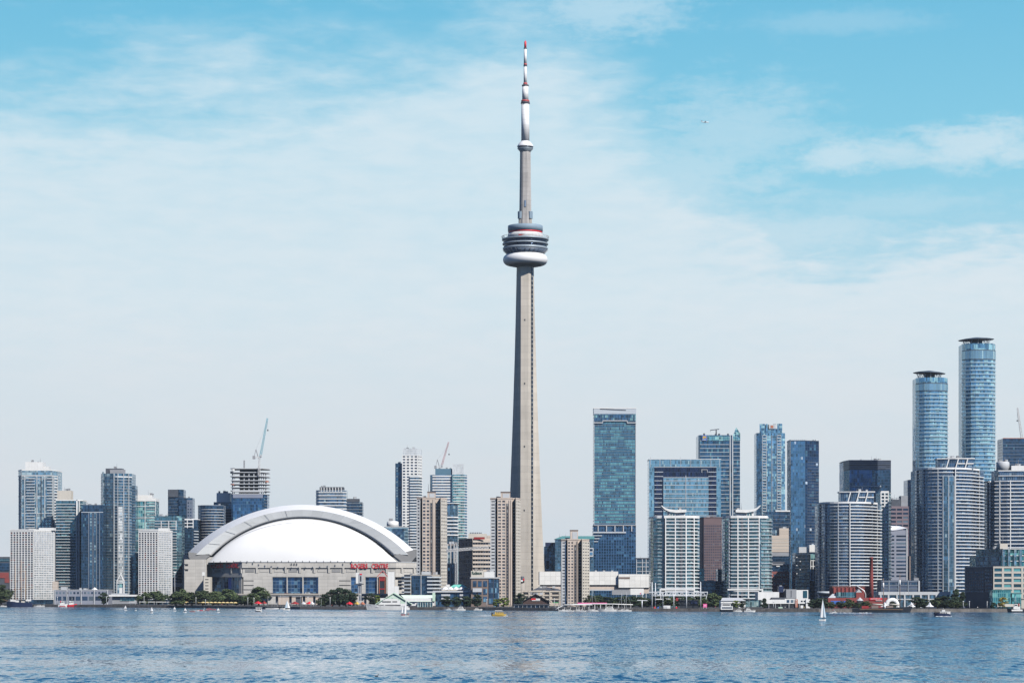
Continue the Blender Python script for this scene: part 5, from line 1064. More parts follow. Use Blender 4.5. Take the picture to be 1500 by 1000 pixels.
def white_tower(label, mir):
    """white slab-edged quay tower; mir mirrors it about its twin"""
    Y = 1905
    def q(px): return px if not mir else 2083.5 - px
    def foot_m(chain): return foot(Y, chain if not mir else [(q(a), b) for a, b in reversed(chain)], 24)
    ch = [(953, 12), (957, 6), (964, 3), (971, 2), (974, 0), (1004, 0), (1012, 1), (1018, 4), (1022, 9)]
    fr, poly = foot_m(ch); T = thing('quay_tower', label, 'tower', sum(p[0] for p in poly) / len(poly), Y + 12, G, 'white twin towers with sail roofs'); z1 = PZ(758.5, Y)
    wg = curtain('white_tower_glass' + str(mir), (.21, .38, .42), pw=1.7, fh=2.9, mull=.14, span=.1, frame=(.3, .4, .42), spand=(.2, .3, .33), var=.5, light=(.40, .54, .54), lightp=.3, grp=(2, 1))
    m = MB(); m.prism(poly, G, z1, 0, 1); m.build('glass_wall', [wg, M['white']], T)
    zs = floors(PZ(876.5, Y), PZ(763, Y), 22)
    def part(a, b):   # chain fraction of the unmirrored plan
        return sub(fr, a, b) if not mir else sub(fr, 1 - b, 1 - a)
    slabs(T, part(.02, .30), zs, 1.0, .42, M['slabg'], 'balcony'); slabs(T, part(.36, 1), zs, 1.35, .62, M['slabw'], 'balcony')
    for t in (.37, .53, .70, .835): t = t if not mir else 1 - t; fins(T, fr, [t], .8, 1.45, PZ(876, Y), z1, M['white'])
    t = .63 if not mir else .37; fins(T, fr, [t], 1.6, 1.2, G, z1, M['dgrey']); t = .335 if not mir else .665; fins(T, fr, [t], 1.8, .9, G, z1, G4, 'glass_pier')
    m = MB(); m.prism(off_chain(part(.2, 1), 1.5) + [(poly[-2][0], poly[-2][1]), (poly[-1][0], poly[-1][1])], z1, z1 + 1.9); m.build('roof_parapet', M['white'], T)
    def bq(name, mt, a, b, t, u, d0, d1): a, b = sorted((q(a), q(b))); return pbox(T, name, mt, Y, a, b, t, u, d0, d1)
    bq('penthouse', M['white'], 979, 1004, 748, 758, 3, 16); bq('penthouse_glazing', wg, 981.5, 988.8, 748.6, 756.5, 2.6, 3); bq('penthouse', M['white'], 993, 1005.5, 745.8, 748, 4, 17)
    for a in (981, 984.8, 988.8): bq('penthouse_post', M['white'], a, a + .7, 747.5, 758, 2.2, 2.59)
    # sail: upswept roof blade
    bl = [(969.3, 739.3), (974, 743.2), (980, 745.2), (990, 746.4), (1005.5, 745.6)]; m = MB(); rows = []
    for k, (a, b) in enumerate(bl):
        th = (.9, 1.4, 1.9, 2.2, 2.2)[k]; rows.append([(PX(q(a), Y), y, PZ(b, Y) + dz) for y, dz in ((Y + 1, 0), (Y + 17, 0), (Y + 17, -th), (Y + 1, -th))])
    if mir: rows = rows[::-1]
    m.grid([[r[k] for r in rows] for k in (0, 1, 2, 3, 0)], smooth=False); m.face(rows[0]); m.face(rows[-1][::-1]); m.build('sail_roof', M['white'], T)
    bq('base_frame', M['white'], 966, 968, 862, 886, -1.6, 0); bq('base_frame', M['white'], 968.1, 1018, 862, 864, -1.6, 0); roof_kit(T, Y, *sorted((q(995), q(1003))), 745.8, 6, 80, 2)
east()
white_tower('white quay tower with an upswept roof blade, standing behind the steel canopy frame', False)
white_tower('white quay tower with an upswept roof blade, standing behind the long white shed', True)


def east2():
    QUAY = 'curved quay condominiums with white balcony lines'
    cg = curtain('curved_condo_glass', (.08, .17, .28), pw=1.5, fh=3.0, mull=.22, span=.16, frame=(.24, .30, .38), spand=(.10, .17, .28), var=.6, light=(.30, .42, .50), lightp=.2, grp=(2, 1))
    # curved condo with tapered penthouse: left one
    def curved(label, Y, l, r, top, bulge, ph, nfl, ground, litfrom, glassbay=None):
        c = [(l, bulge + 10)] + [(a, b) for a, b in arcchain(l + (r - l) * .05, r - (r - l) * .12, bulge, 16, .06, .94)] + [(r, bulge + 8)]
        T, fr, poly, z0, z1 = tower('curved_condo', label, 'tower', Y, c, 20, top, cg, group=QUAY)
        zs = floors(PZ(ground, Y), PZ(top + 1, Y), nfl); lo, hi = litfrom
        slabs(T, sub(fr, .02, lo - .01), zs[:-2], .9, .45, M['slabg'], 'balcony'); slabs(T, sub(fr, lo, .98), zs[:-2], 1.6, .58, M['slabw'], 'balcony')  # grey and white slab edges paint the unlit and lit sides
        slabs(T, sub(fr, .08, .9), zs[-2:], 1.1, .6, M['slabw'], 'floor_band'); fins(T, fr, [.12, .26, .40, .9], .5, 1.1, z0, z1, M['slabg'])
        if glassbay:
            m = MB(); ribbon(m, sub(fr, *glassbay), 1.2, z0, z1 - 6, .1); m.build('glass_bay', G4, T); fins(T, fr, [glassbay[0], (glassbay[0] + glassbay[1]) / 2, glassbay[1]], .5, 1.5, z0, z1 - 6, M['slabg'])
        fins(T, fr, [lo], .6, 2.0, z0, z1, M['slabw'])
        pc = [(ph[0], 14), (ph[1], 10), (ph[2], 10)]; f2, p2 = foot(Y, pc, 12); m = MB(); m.prism(p2, z1, PZ(ph[3] + 1.5, Y)); m.build('penthouse', cg, T)
        m = MB(); m.prism(off_chain(p2, .9, True), PZ(ph[3] + 1.5, Y), PZ(ph[3], Y)); m.build('penthouse_roof', M['white'], T); mid = (PZ(ph[3] + 1.5, Y) + z1) / 2; m = MB(); ribbon(m, sub(f2, .55, 1), .8, mid, mid + .9); m.build('penthouse_band', M['white'], T)
        for k in range(3): a = ph[0] + (ph[1] - ph[0]) * (.55 + .55 * k); m = MB(); m.obox((PX(a - 2.0, Y + 9), Y + 8.6, z1 + .3), (PX(a + 2.2, Y + 9), Y + 8.6, PZ(ph[3] + 1.8, Y)), .6, .8); m.build('slanted_strut', M['white'], T)
        m = MB(); ribbon(m, sub(fr, .08, .9), 1.0, z1, z1 + .9); m.build('parapet', M['slabw'], T); roof_kit(T, Y, ph[1], ph[2], ph[3], 14, int(l), 4)
        return T
    curved('wide curved condominium with bright balcony lines behind the red brick plant', 1960, 1198, 1291, 736, 22, (1231, 1254, 1280, 718.5), 27, 862, (.50, .98))
    T, fr, poly, z0, z1 = tower('condo_tower', 'narrow white balconied tower joined to the curved condominium behind the brick chimney', 'tower', 2000, [(1289.5, 0), (1301.5, 0), (1305, 6)], 18, 721, G2, group=CONDO)
    zs = floors(PZ(862, 2000), PZ(722, 2000), 28); slabs(T, fr[:2], zs, 1.2, 1.05, M['slabw'], 'balcony'); slabs(T, fr[1:], zs, 1.0, .5, M['slabg'], 'balcony'); fins(T, fr[:2], [.05, .52, .97], 1.0, 1.3, z0, z1, M['slabw']); pbox(T, 'cap', M['white'], 2000, 1290.5, 1302, 718.8, 721, -.5, 10)
    curved('tall curved condominium with a flat glass bay and a bright balconied right half', 1950, 1340, 1441, 686, 24, (1374, 1399, 1426, 669.5), 36, 868, (.54, .98), (.44, .53))
    # third curved condo at the edge, with tank
    Y = 1990; c = [(1439, 26), (1446, 12), (1458, 5), (1476, 1), (1500, 0), (1530, 3)]
    T, fr, poly, z0, z1 = tower('curved_condo', 'curved condominium with a pale round roof tank at the edge of the view', 'tower', Y, c, 22, 703, cg, group=QUAY)
    zs = floors(PZ(840, Y), PZ(705, Y), 25); slabs(T, sub(fr, .05, .25), zs, 1.2, .6, M['slabg'], 'balcony'); slabs(T, sub(fr, .3, 1), zs, 1.4, .75, M['slabw'], 'balcony'); fins(T, fr, [.28, .42, .55], .7, 1.6, z0, z1, M['slabw'])
    f2, p2 = foot(Y, [(1457, 12), (1463, 6), (1500, 4), (1528, 6)], 14); m = MB(); m.prism(p2, z1, PZ(688.5, Y)); m.build('setback_storey', cg, T); m = MB(); ribbon(m, f2, .8, PZ(689.5, Y), PZ(688, Y)); m.build('floor_band', M['slabw'], T); m = MB(); ribbon(m, f2, .8, PZ(696.5, Y), PZ(695.5, Y)); m.build('floor_band', M['slabw'], T)
    m = MB(); x = PX(1474, Y); m.lathe(x, Y + 14, [(S(9.6, Y), PZ(688.5, Y)), (S(9.6, Y), PZ(676, Y)), (S(9, Y), PZ(675, Y)), (S(2, Y), PZ(674.2, Y))], 28); m.build('roof_tank', M['lgrey'], T); pbox(T, 'roof_house', M['white'], Y, 1484.5, 1512, 681, 688, 8, 18); roof_kit(T, Y, 1468, 1480, 674.8, 12, 91, 4); roof_kit(T, Y, 1490, 1500, 681, 10, 92, 4)
    # two round towers with disc roofs
    def disc(label, Y, l, r, top, plate, dome_rows, tip):
        c = [(l, 13), (l + 5, 5), (l + 13, 1.2)] + [(l + 20, 0), (r - 12, .4), (r - 4, 3.5), (r, 11)]
        T, fr, poly, z0, z1 = tower('round_tower', label, 'tower', Y, c, 20, top, rg, group='pair of rounded blue towers with disc roofs')
        b0, b1, b2 = dome_rows; n = int((846 - b2) / 5.65); zs = [PZ(b2 + 5.65 * i, Y) for i in range(n)]
        slabs(T, fr, zs, .9, 1.15, rs, 'floor_band')
        for z in (b0, b1): m = MB(); ribbon(m, fr, .35, PZ(z + 1.0, Y), PZ(z, Y)); m.build('dark_joint', M['dgrey'], T)
        m = MB(); ribbon(m, fr, .5, PZ(b1 - .2, Y), PZ(b0 + 1.2, Y)); m.build('crown_glazing', cr, T)
        cx = (l + r) / 2; ax = PX(cx, Y); ay = Y + 14; zt = PZ(plate, Y); rad = S(tip, Y); m = MB()
        rows = [[(ax + rad * f * cos(t), ay + rad * f * sin(t) * .8, zt + dz + 2.0 * (1 - f) + sgn * .35 * rad * f * cos(t) * .10) for t in [2 * pi * i / 32 for i in range(32)]] for f, dz in ((.05, .6), (.7, .5), (1, 0), (.96, -.6), (.6, -.9), (.05, -1))]
        m.grid(rows, closed=True); m.build('disc_roof', M['blue'] if False else dr, T)
        for i in range(12):
            t = 2 * pi * i / 12; m = MB(); m.obox((ax + rad * .62 * cos(t), ay + rad * .5 * sin(t), z1), (ax + rad * .8 * cos(t), ay + rad * .64 * sin(t), zt - .3), .35, .35); m.obox((ax + rad * .8 * cos(t), ay + rad * .62 * sin(t), z1), (ax + rad * .55 * cos(t), ay + rad * .44 * sin(t), zt - .3), .3, .3); m.build('roof_strut_frame', M['slabw'], T)
        m = MB(); m.lathe(ax, ay, [(rad * .35, z1), (rad * .35, zt - .2)], 16); m.build('roof_house', M['dgrey'], T)
        return T
    rg = curtain('round_tower_glass', (.14, .33, .48), pw=1.3, fh=3.75, mull=.12, span=.0, frame=(.2, .38, .5), spand=(.2, .38, .5), var=.4, light=(.30, .55, .62), lightp=.3, grp=(3, 1))
    rs = plain('balcony_glass_edge', (.42, .58, .66), .25, .06, .1, metal=.25); cr = curtain('round_crown_glass', (.22, .40, .50), pw=1.0, fh=20, mull=.16, span=0, frame=(.3, .46, .55), var=.12, light=(.4, .6, .65), lightp=.2, dark=0); dr = plain('dark_disc_roof', (.05, .075, .11), .5, .1)
    sgn = -1; disc('lower of two rounded blue towers with a dark disc roof', 2400, 1341.5, 1388, 552.5, 544.5, (560.5, 571.5, 577.5), 24)
    sgn = 1; disc('taller of two rounded blue towers with a dark disc roof', 2450, 1409.5, 1458, 502.5, 495.5, (512, 525.5, 531.5), 26.5)
    # dark office block with banded top
    Y = 2500; nv = curtain('navy_office_glass', (.03, .10, .24), pw=2.0, fh=4.2, mull=.08, span=.05, frame=(.05, .12, .24), spand=(.04, .1, .22), var=.2, light=(.08, .2, .34), lightp=.08)
    T, fr, poly, z0, z1 = tower('office_tower', 'flat topped navy office block with a pale left edge', 'tower', Y, [(1236, 22), (1244.5, 0), (1305, 0)], 34, 675, nv)
    m = MB(); ribbon(m, fr[:2], .3, G, PZ(688, Y), .05); m.build('pale_flank', G1, T); lv = curtain('louvred_top', (.03, .045, .08), pw=60, fh=1.9, mull=.1, span=.35, frame=(.06, .08, .11), spand=(.10, .12, .16), var=.2, lightp=0, metal=.2, rough=.4)
    m = MB(); ribbon(m, fr, .5, PZ(687.5, Y), PZ(674, Y), .05); m.build('louvred_top', lv, T); m = MB(); ribbon(m, sub(fr, .70, 1), .3, G, PZ(688, Y), .05); m.build('dark_bay', G3, T); rail(T, poly, z1 + .7, .5, M['slabg']); roof_kit(T, Y, 1262, 1290, 674, 4, 95, 3); roof_kit(T, Y, 1280, 1292, 674, 4, 96, 2)
    pbox(T, 'front_canopy', M['slabg'], Y, 1248, 1290, 711, 713, -3, 0)
    # purple-brown office and blue-grey building with white angled roof
    Y = 2330; pb = plain('purple_grey_wall', (.22, .17, .19), .8, .08, .1); T, fr, poly, z0, z1 = tower('office_building', 'dull purple office building with dark window rows behind the white roofed block', 'office building', Y, [(1304, 0), (1331, 0)], 24, 741, pb, part='wall')
    cells = []; punched(T, fr[0], fr[1], PZ(790, Y), PZ(743, Y), 3, 8, 1.0, 1.9, .4, pb, M['glassdark'], 'facade_frame', cells); window_cells(T, cells, M['glassdark']); pbox(T, 'roof_house', M['dgrey'], Y, 1305, 1320, 731, 741, 3, 16); pbox(T, 'roof_house', M['grey'], Y, 1321, 1331, 725.5, 741, 5, 18); roof_kit(T, Y, 1307, 1318, 731, 5, 97, 3)
    Y = 2200; bgw = plain('blue_grey_wall', (.27, .29, .35), .7, .06, .1); T, fr, poly, z0, z1 = tower('office_building', 'blue grey banded building with a slanted bright white roof', 'office building', Y, [(1304.5, 0), (1328.5, 0)], 24, 776, bgw, part='wall')
    for j in range(12): pbox(T, 'window_band', M['glassdark'], Y, 1313, 1326.8, 783.6 + 5.3 * j, 786 + 5.3 * j, -.12, .1); pbox(T, 'window_band', M['glassdark'], Y, 1306, 1310, 783.6 + 5.3 * j, 786 + 5.3 * j, -.12, .1)
    m = MB(); a, b = PX(1304, Y), PX(1328.6, Y); m.face([(a, Y - .5, PZ(776.5, Y)), (a + 3, Y - .5, PZ(776.8, Y)), (b, Y - .5, PZ(773, Y)), (b - 3, Y + 22, PZ(769.2, Y)), (a, Y + 22, PZ(768.6, Y))]); m.face([(a, Y - .6, PZ(776, Y)), (a, Y + 22, PZ(776, Y)), (a, Y + 22, PZ(768.7, Y))]); m.build('white_roof', M['roof_white'], T); pbox(T, 'edge_pier', M['lgrey'], Y, 1327.6, 1329.3, 774, 884, -.5, 0)
    # tower with a single visible letter
    Y = 2520; T, fr, poly, z0, z1 = tower('office_tower', 'narrow blue tower with a big white letter P beside the tall curved condominium', 'tower', Y, [(1329.5, 10), (1335, 0), (1358, 0)], 26, 702, nv)
    letters(T, 'sign_lettering', 'P', M['white'], PX(1340.6, Y), Y - .5, PZ(706.2, Y), S(5, Y), S(7.6, Y), .4, bold=.05); slabs(T, fr, [PZ(714 + 5.2 * i, Y) for i in range(22)], .3, .3, M['slabd'], 'floor_band'); pbox(T, 'lower_block', M['tan_dark'], Y - 200, 1330.5, 1337, 814, 884, 0, 20); pbox(T, 'hoist', M['darkred'], Y - 205, 1337, 1337.8, 792, 884, 0, 1.5)
    # navy block behind with a crane
    Y = 2650; T, fr, poly, z0, z1 = tower('office_tower', 'plain navy block behind the round roof tank', 'tower', Y, [(1469, 0), (1520, 0)], 30, 642, G3); pbox(T, 'roof_edge', M['rust'], Y, 1469, 1520, 641.2, 642, -.3, 0); slabs(T, fr, [PZ(650 + 5 * i, Y) for i in range(9)], .2, .3, M['slabd'], 'floor_band')
    Y = 2720; C = thing('tower_crane', 'slim pale crane boom rising above the navy block at the edge of the view', 'crane', PX(1494, Y), Y, PZ(642, Y)); m = MB(); lattice(m, (PX(1497.5, Y), Y, PZ(645, Y)), (PX(1490.5, Y), Y, PZ(597, Y)), 2.2, 1.2, 18, .16); m.build('jib_frame', M['cranewhite'], C); m = MB(); m.obox((PX(1490.5, Y), Y, PZ(597, Y)), (PX(1490.2, Y), Y, PZ(615, Y)), .2, .2); m.build('hoist_cable', M['grey'], C); m = MB(); m.lathe(PX(1490.2, Y), Y, [(.4, PZ(617, Y)), (.9, PZ(616.4, Y)), (.9, PZ(615.4, Y)), (.3, PZ(615, Y))], 8); m.build('hook_block', M['black'], C)
    # dark mid-rise with white roof boxes
    Y = 2060; T, fr, poly, z0, z1 = tower('condo_tower', 'dark mid-rise with two white roof boxes left of the wide curved condominium', 'tower', Y, [(1165, 8), (1186, 0), (1200, 3)], 24, 809, G3, group=CONDO)
    pbox(T, 'roof_house', M['lgrey'], Y, 1172, 1183, 800.5, 809, 8, 18); pbox(T, 'roof_house', M['white'], Y, 1187, 1199.6, 797.3, 808, 6, 18); zs = floors(PZ(868, Y), PZ(812, Y), 11); slabs(T, fr[:2], zs, .8, .35, M['slabd'], 'balcony')
    pbox(T, 'glass_bay', G5, Y, 1187, 1198, 811, 820, -1.5, 0); bays = [(PX(1187, Y - 1), Y - 1), (PX(1198, Y - 1), Y - 1)]; fins(T, bays, [.03, .36, .66, .97], .7, .9, PZ(850, Y), PZ(821, Y), M['slabw']); slabs(T, bays, [PZ(850, Y), PZ(829.5, Y), PZ(821, Y)], .8, .6, M['slabw'], 'floor_band')
    for j in range(9): pbox(T, 'balcony', M['slabw'], Y, 1167 + (j % 2) * 5, 1168.6 + (j % 2) * 5, 815 + 6 * j, 816.2 + 6 * j, 2.5, 3.5)
east2()


def quay_terminal():
    Y = 1755; T = thing('quay_terminal', 'cream warehouse with turquoise glass storeys and a dark brick flank at the right end', 'quay building', PX(1470, Y), Y + 30, G)
    fr, poly = foot(Y, [(1414.5, 34), (1455, 0), (1540, -6)], 4); z1 = PZ(829, Y); m = MB(); m.prism(poly, G, z1); m.build('wall', M['cream'], T)
    cells = []; punched(T, fr[1], fr[2], PZ(876.5, Y), z1 - .6, 6, 6, 1.5, 1.5, .6, M['cream'], M['win_teal'], 'facade_frame', cells); window_cells(T, cells, M['win_teal'])
    br = plain('brown_flank', (.15, .13, .14), .8, .1, .1); m = MB(); ribbon(m, fr[:2], .25, G, z1 - .3, .02); m.build('shaded_brown_flank', br, T)  # the flank's shade is put into a dark brown wall colour
    cells = []; punched(T, lerp(fr[0], fr[1], .02), lerp(fr[0], fr[1], .68), PZ(868, Y), z1 - 3, 8, 7, 1.5, 1.2, .5, br, M['win_flank'], 'facade_frame', cells); punched(T, lerp(fr[0], fr[1], .70), lerp(fr[0], fr[1], .98), PZ(868, Y), z1 - 1.5, 5, 7, .8, 1.3, .5, br, M['win_flank'], 'facade_frame', cells)
    window_cells(T, cells, M['win_flank'], .35, 95)
    tg = curtain('turquoise_quay_glass', (.05, .25, .28), pw=1.5, fh=3.2, mull=.16, span=.14, frame=(.25, .45, .45), spand=(.1, .3, .32), var=.5, light=(.22, .60, .58), lightp=.35, grp=(2, 1))
    f2, p2 = foot(Y, [(1430, 32), (1466, 6), (1540, 2)], 26); m = MB(); m.prism(p2, z1, PZ(813, Y)); m.build('glass_storey', tg, T); f3, p3 = foot(Y, [(1438, 36), (1469, 10), (1540, 7)], 22); m = MB(); m.prism(p3, PZ(813, Y), PZ(803, Y)); m.build('glass_storey', tg, T)
    dk = MB(); ribbon(dk, f2[:2], .3, z1, PZ(813.2, Y), .02); dk.build('shaded_glazing', G3, T); dk = MB(); ribbon(dk, f3[:2], .3, PZ(813, Y), PZ(803.2, Y), .02); dk.build('shaded_glazing', G3, T)  # navy glass paints the same shade onto the upper storeys
    for ch, py in ((f2, 813), (f3, 803), (f2, 821)): m = MB(); ribbon(m, ch[1:], .7, PZ(py + .6, Y), PZ(py - .4, Y)); m.build('floor_band', M['white'], T)
    for a in (1470, 1478, 1487, 1495): pbox(T, 'glass_bay', G1, Y, a, a + 3.2, 804.5, 828, 3, 5)
    pbox(T, 'roof_house', M['cream'], Y, 1470.5, 1482, 795, 803, 14, 24); m = MB(); m.tube([(PX(1475.5, Y), Y + 16, PZ(795, Y)), (PX(1475.5, Y), Y + 16, PZ(783, Y))], [.22, .1], 5); m.build('roof_mast', M['grey'], T); roof_kit(T, Y, 1459, 1470, 803, 16, 99, 4, False)
    # projecting conservatory
    c = [(1449.5, 0), (1454, -6), (1480, -7), (1496, -7)]; f4, p4 = foot(Y, [(1450, -1), (1454, -8), (1481, -8), (1482, -1)], 4); m = MB(); m.prism(p4, G, PZ(864, Y)); m.build('conservatory', tg, T); m = MB(); m.prism(off_chain(p4, .5, True), PZ(864, Y), PZ(863.2, Y)); m.build('conservatory_roof', M['teal_roof'], T)
    f5, p5 = foot(Y, [(1482.4, -1), (1482.4, -7), (1496, -7), (1496, -1)], 4); m = MB(); m.prism(p5, G, PZ(868.5, Y)); m.build('conservatory', tg, T); m = MB(); m.prism(off_chain(p5, .5, True), PZ(868.5, Y), PZ(867.6, Y)); m.build('conservatory_roof', M['teal_roof'], T); pbox(T, 'shop_front', M['cream'], Y, 1457, 1490, 884, 888, -10, -8.2)
quay_terminal()


def power_plant():
    Y = 1790; T = thing('brick_power_plant', 'red brick power plant with a tall round chimney and a red banner', 'plant building', PX(1255, Y), Y + 20, G)
    pbox(T, 'wall', M['brick'], Y, 1213, 1300, 875, 893, 0, 26); pbox(T, 'upper_wall', M['brick'], Y, 1221.5, 1276, 859, 875, 8, 26); pbox(T, 'roof_edge', plain('brick_cap', (.40, .20, .17), .8, .08), Y, 1221, 1276.5, 858.4, 859.1, 7.6, 26.4)
    for i in range(9): pbox(T, 'brick_pier', M['brick'], Y, 1223 + 5.9 * i, 1224.4 + 5.9 * i, 859.2, 873, 7.1, 8)
    pbox(T, 'blue_panel', M['signblue'], Y, 1217, 1241, 879.5, 884, -.3, 0); pbox(T, 'roof_glazing', bay_glass, Y, 1226, 1255, 866.8, 874.6, 2, 7.9); pbox(T, 'gable_block', M['brick'], Y, 1254.5, 1263, 867, 875, 1, 7.5)
    m = MB(); a, b = PX(1253.5, Y), PX(1264, Y); mid = (a + b) / 2
    m.face([(a, Y + .6, PZ(867, Y)), (mid, Y + .6, PZ(861.5, Y)), (mid, Y + 8, PZ(861.5, Y)), (a, Y + 8, PZ(867, Y))]); m.face([(mid, Y + .6, PZ(861.5, Y)), (b, Y + .6, PZ(867, Y)), (b, Y + 8, PZ(867, Y)), (mid, Y + 8, PZ(861.5, Y))]); m.face([(a + .4, Y + .9, PZ(867, Y)), (b - .4, Y + .9, PZ(867, Y)), (mid, Y + .9, PZ(862, Y))]); m.build('gable_roof', M['lgrey'], T)
    m = MB(); m.face([(PX(1213, Y), Y, PZ(875, Y)), (PX(1224, Y), Y, PZ(875, Y)), (PX(1226, Y), Y + 7, PZ(869, Y)), (PX(1221.6, Y), Y + 7.8, PZ(869, Y))]); m.build('lean_to_roof', M['lgrey'], T)
    m = MB(); x = PX(1277.8, Y); m.lathe(x, Y + 5, [(S(3.5, Y), PZ(878, Y)), (S(2.9, Y), PZ(846, Y)), (S(2.3, Y), PZ(817.5, Y)), (S(2.7, Y), PZ(817.3, Y)), (S(2.7, Y), PZ(815.2, Y)), (S(2.0, Y), PZ(815.1, Y))], 20); m.build('chimney', M['brick'], T)
    pl = [(PX(1257, Y), Y + 7, PZ(857.5, Y)), (PX(1262, Y), Y + 6, PZ(861, Y)), (PX(1267, Y), Y + 4, PZ(864.5, Y)), (PX(1268.6, Y), Y + 3, PZ(869, Y)), (PX(1268.8, Y), Y + 3, PZ(884, Y))]; m = MB(); m.tube(pl, S(.8, Y), 8); m.build('duct', M['white'], T)
    sg = pbox(T, 'banner', M['red'], Y, 1273.5, 1292, 875, 878.4, -.6, -.1); letters(sg, 'sign_lettering', 'THE POWER PLANT', M['white'], PX(1282.6, Y), Y - .7, PZ(876.6, Y), S(15, Y), .75, .12); pbox(T, 'banner_strip', M['white'], Y, 1282.5, 1292, 878.8, 879.5, -.6, -.1)
    m = MB(); x = PX(1258.5, Y); m.lathe(x, Y - 4, [(.01, PZ(874.2, Y)), (S(5.2, Y), PZ(878.9, Y)), (S(5.2, Y), PZ(879.2, Y)), (.01, PZ(878.6, Y))][::-1], 8, smooth=False, caps=False); m.build('pavilion_roof', M['lgrey'], T); pbox(T, 'pavilion_wall', M['black'], Y, 1254.5, 1262.5, 879.2, 892, -7, -1)
    # disc on a stalk beside it
    Y = 1860; D = thing('disc_shelter', 'pale flat disc raised on a stalk between the white sheds and the brick plant', 'shelter', PX(1209, Y), Y, G); m = MB(); x = PX(1208, Y); m.lathe(x, Y, [(S(4, Y), PZ(872.5, Y)), (S(11, Y), PZ(868.8, Y)), (S(12, Y), PZ(867, Y)), (S(11.2, Y), PZ(866, Y)), (S(3, Y), PZ(865.6, Y))], 32); m.build('disc', M['slabg'], D); m = MB(); m.lathe(x, Y, [(S(1.6, Y), G), (S(1.4, Y), PZ(872, Y))], 10); m.build('stalk', M['grey'], D); pbox(D, 'deck_wing', M['lgrey'], Y, 1212, 1222, 865.5, 868, -2, 4)
    # white arched pavilion tent
    Y = 1760; A = thing('arched_pavilion', 'bright white arched shell tent beside the red brick plant', 'pavilion', PX(1308, Y), Y, G); m = MB(); c = 1306.5; rows = []
    for d, sc in ((-3, 1), (4, .97)): rows.append([(PX(c + 11 * sc * cos(t), Y), Y + d, PZ(892 - 17 * sc * sin(t) ** .8, Y)) for t in [pi * i / 16 for i in range(17)]])
    rows.append([(PX(c + 7.4 * cos(t), Y), Y - 2, PZ(892 - 12.0 * sin(t) ** .8, Y)) for t in [pi * i / 16 for i in range(17)]]); m.grid([rows[2], rows[0], rows[1]]); m.build('shell', M['roof_white'], A); m = MB(); m.face([(PX(c + 7.6 * cos(t), Y), Y + 2.5, PZ(892 - 12.4 * sin(t) ** .8, Y)) for t in [pi * i / 16 for i in range(17)]]); m.build('back_wall', M['beige'], A)
    m = MB(); m.face([(PX(1296, Y), Y - 3, PZ(887, Y)), (PX(1302, Y), Y - 3, PZ(882, Y)), (PX(1301, Y), Y - 3, PZ(891, Y)), (PX(1294, Y), Y - 3, PZ(891, Y))]); m.build('side_sail', M['sail'], A)
    # low long buildings behind the ships
    Y = 1880; T, fr, poly, z0, z1 = tower('low_building', 'long dark blue low building behind the white framed quay hall', 'low building', Y, [(1291, 0), (1347, 0)], 22, 849.5, plain('slate_blue_wall', (.07, .10, .16), .6), part='wall')
    fins(T, fr, [.2, .45, .7, .97], .8, .5, z0, z1, M['slabd']); slabs(T, fr, [PZ(p, Y) for p in (851.5, 857, 862.5)], .3, .5, M['slabd'], 'floor_band'); pbox(T, 'end_pier', M['lgrey'], Y, 1345, 1347.2, 850, 866, -.8, 0); roof_kit(T, Y, 1340, 1346, 849.5, 2, 103, 3)
    for i in range(5): pbox(T, 'window_bay', G3, Y, 1293 + 10.6 * i, 1301 + 10.6 * i, 853, 856.4, -.2, 0)
    Y = 1830; T, fr, poly, z0, z1 = tower('quay_hall', 'long low hall with white frames and big glass bays behind the moored black ship', 'low building', Y, [(1288, 0), (1391, 0)], 26, 866.5, G4)
    m = MB(); m.prism(off_chain(poly, .6, True), PZ(870.8, Y), PZ(866.2, Y)); m.build('roof_fascia', M['lgrey'], T); fins(T, fr, [.02, .13, .25, .36, .48, .59, .70, .81, .92], 1.2, .9, z0, PZ(870.8, Y), M['lgrey']); slabs(T, fr, [PZ(878, Y)], .6, .8, M['lgrey'], 'floor_band')
    for a in (1299, 1337, 1371): pbox(T, 'blue_bay', G3, Y, a, a + 11, 872, 892, -.5, 0)
power_plant()


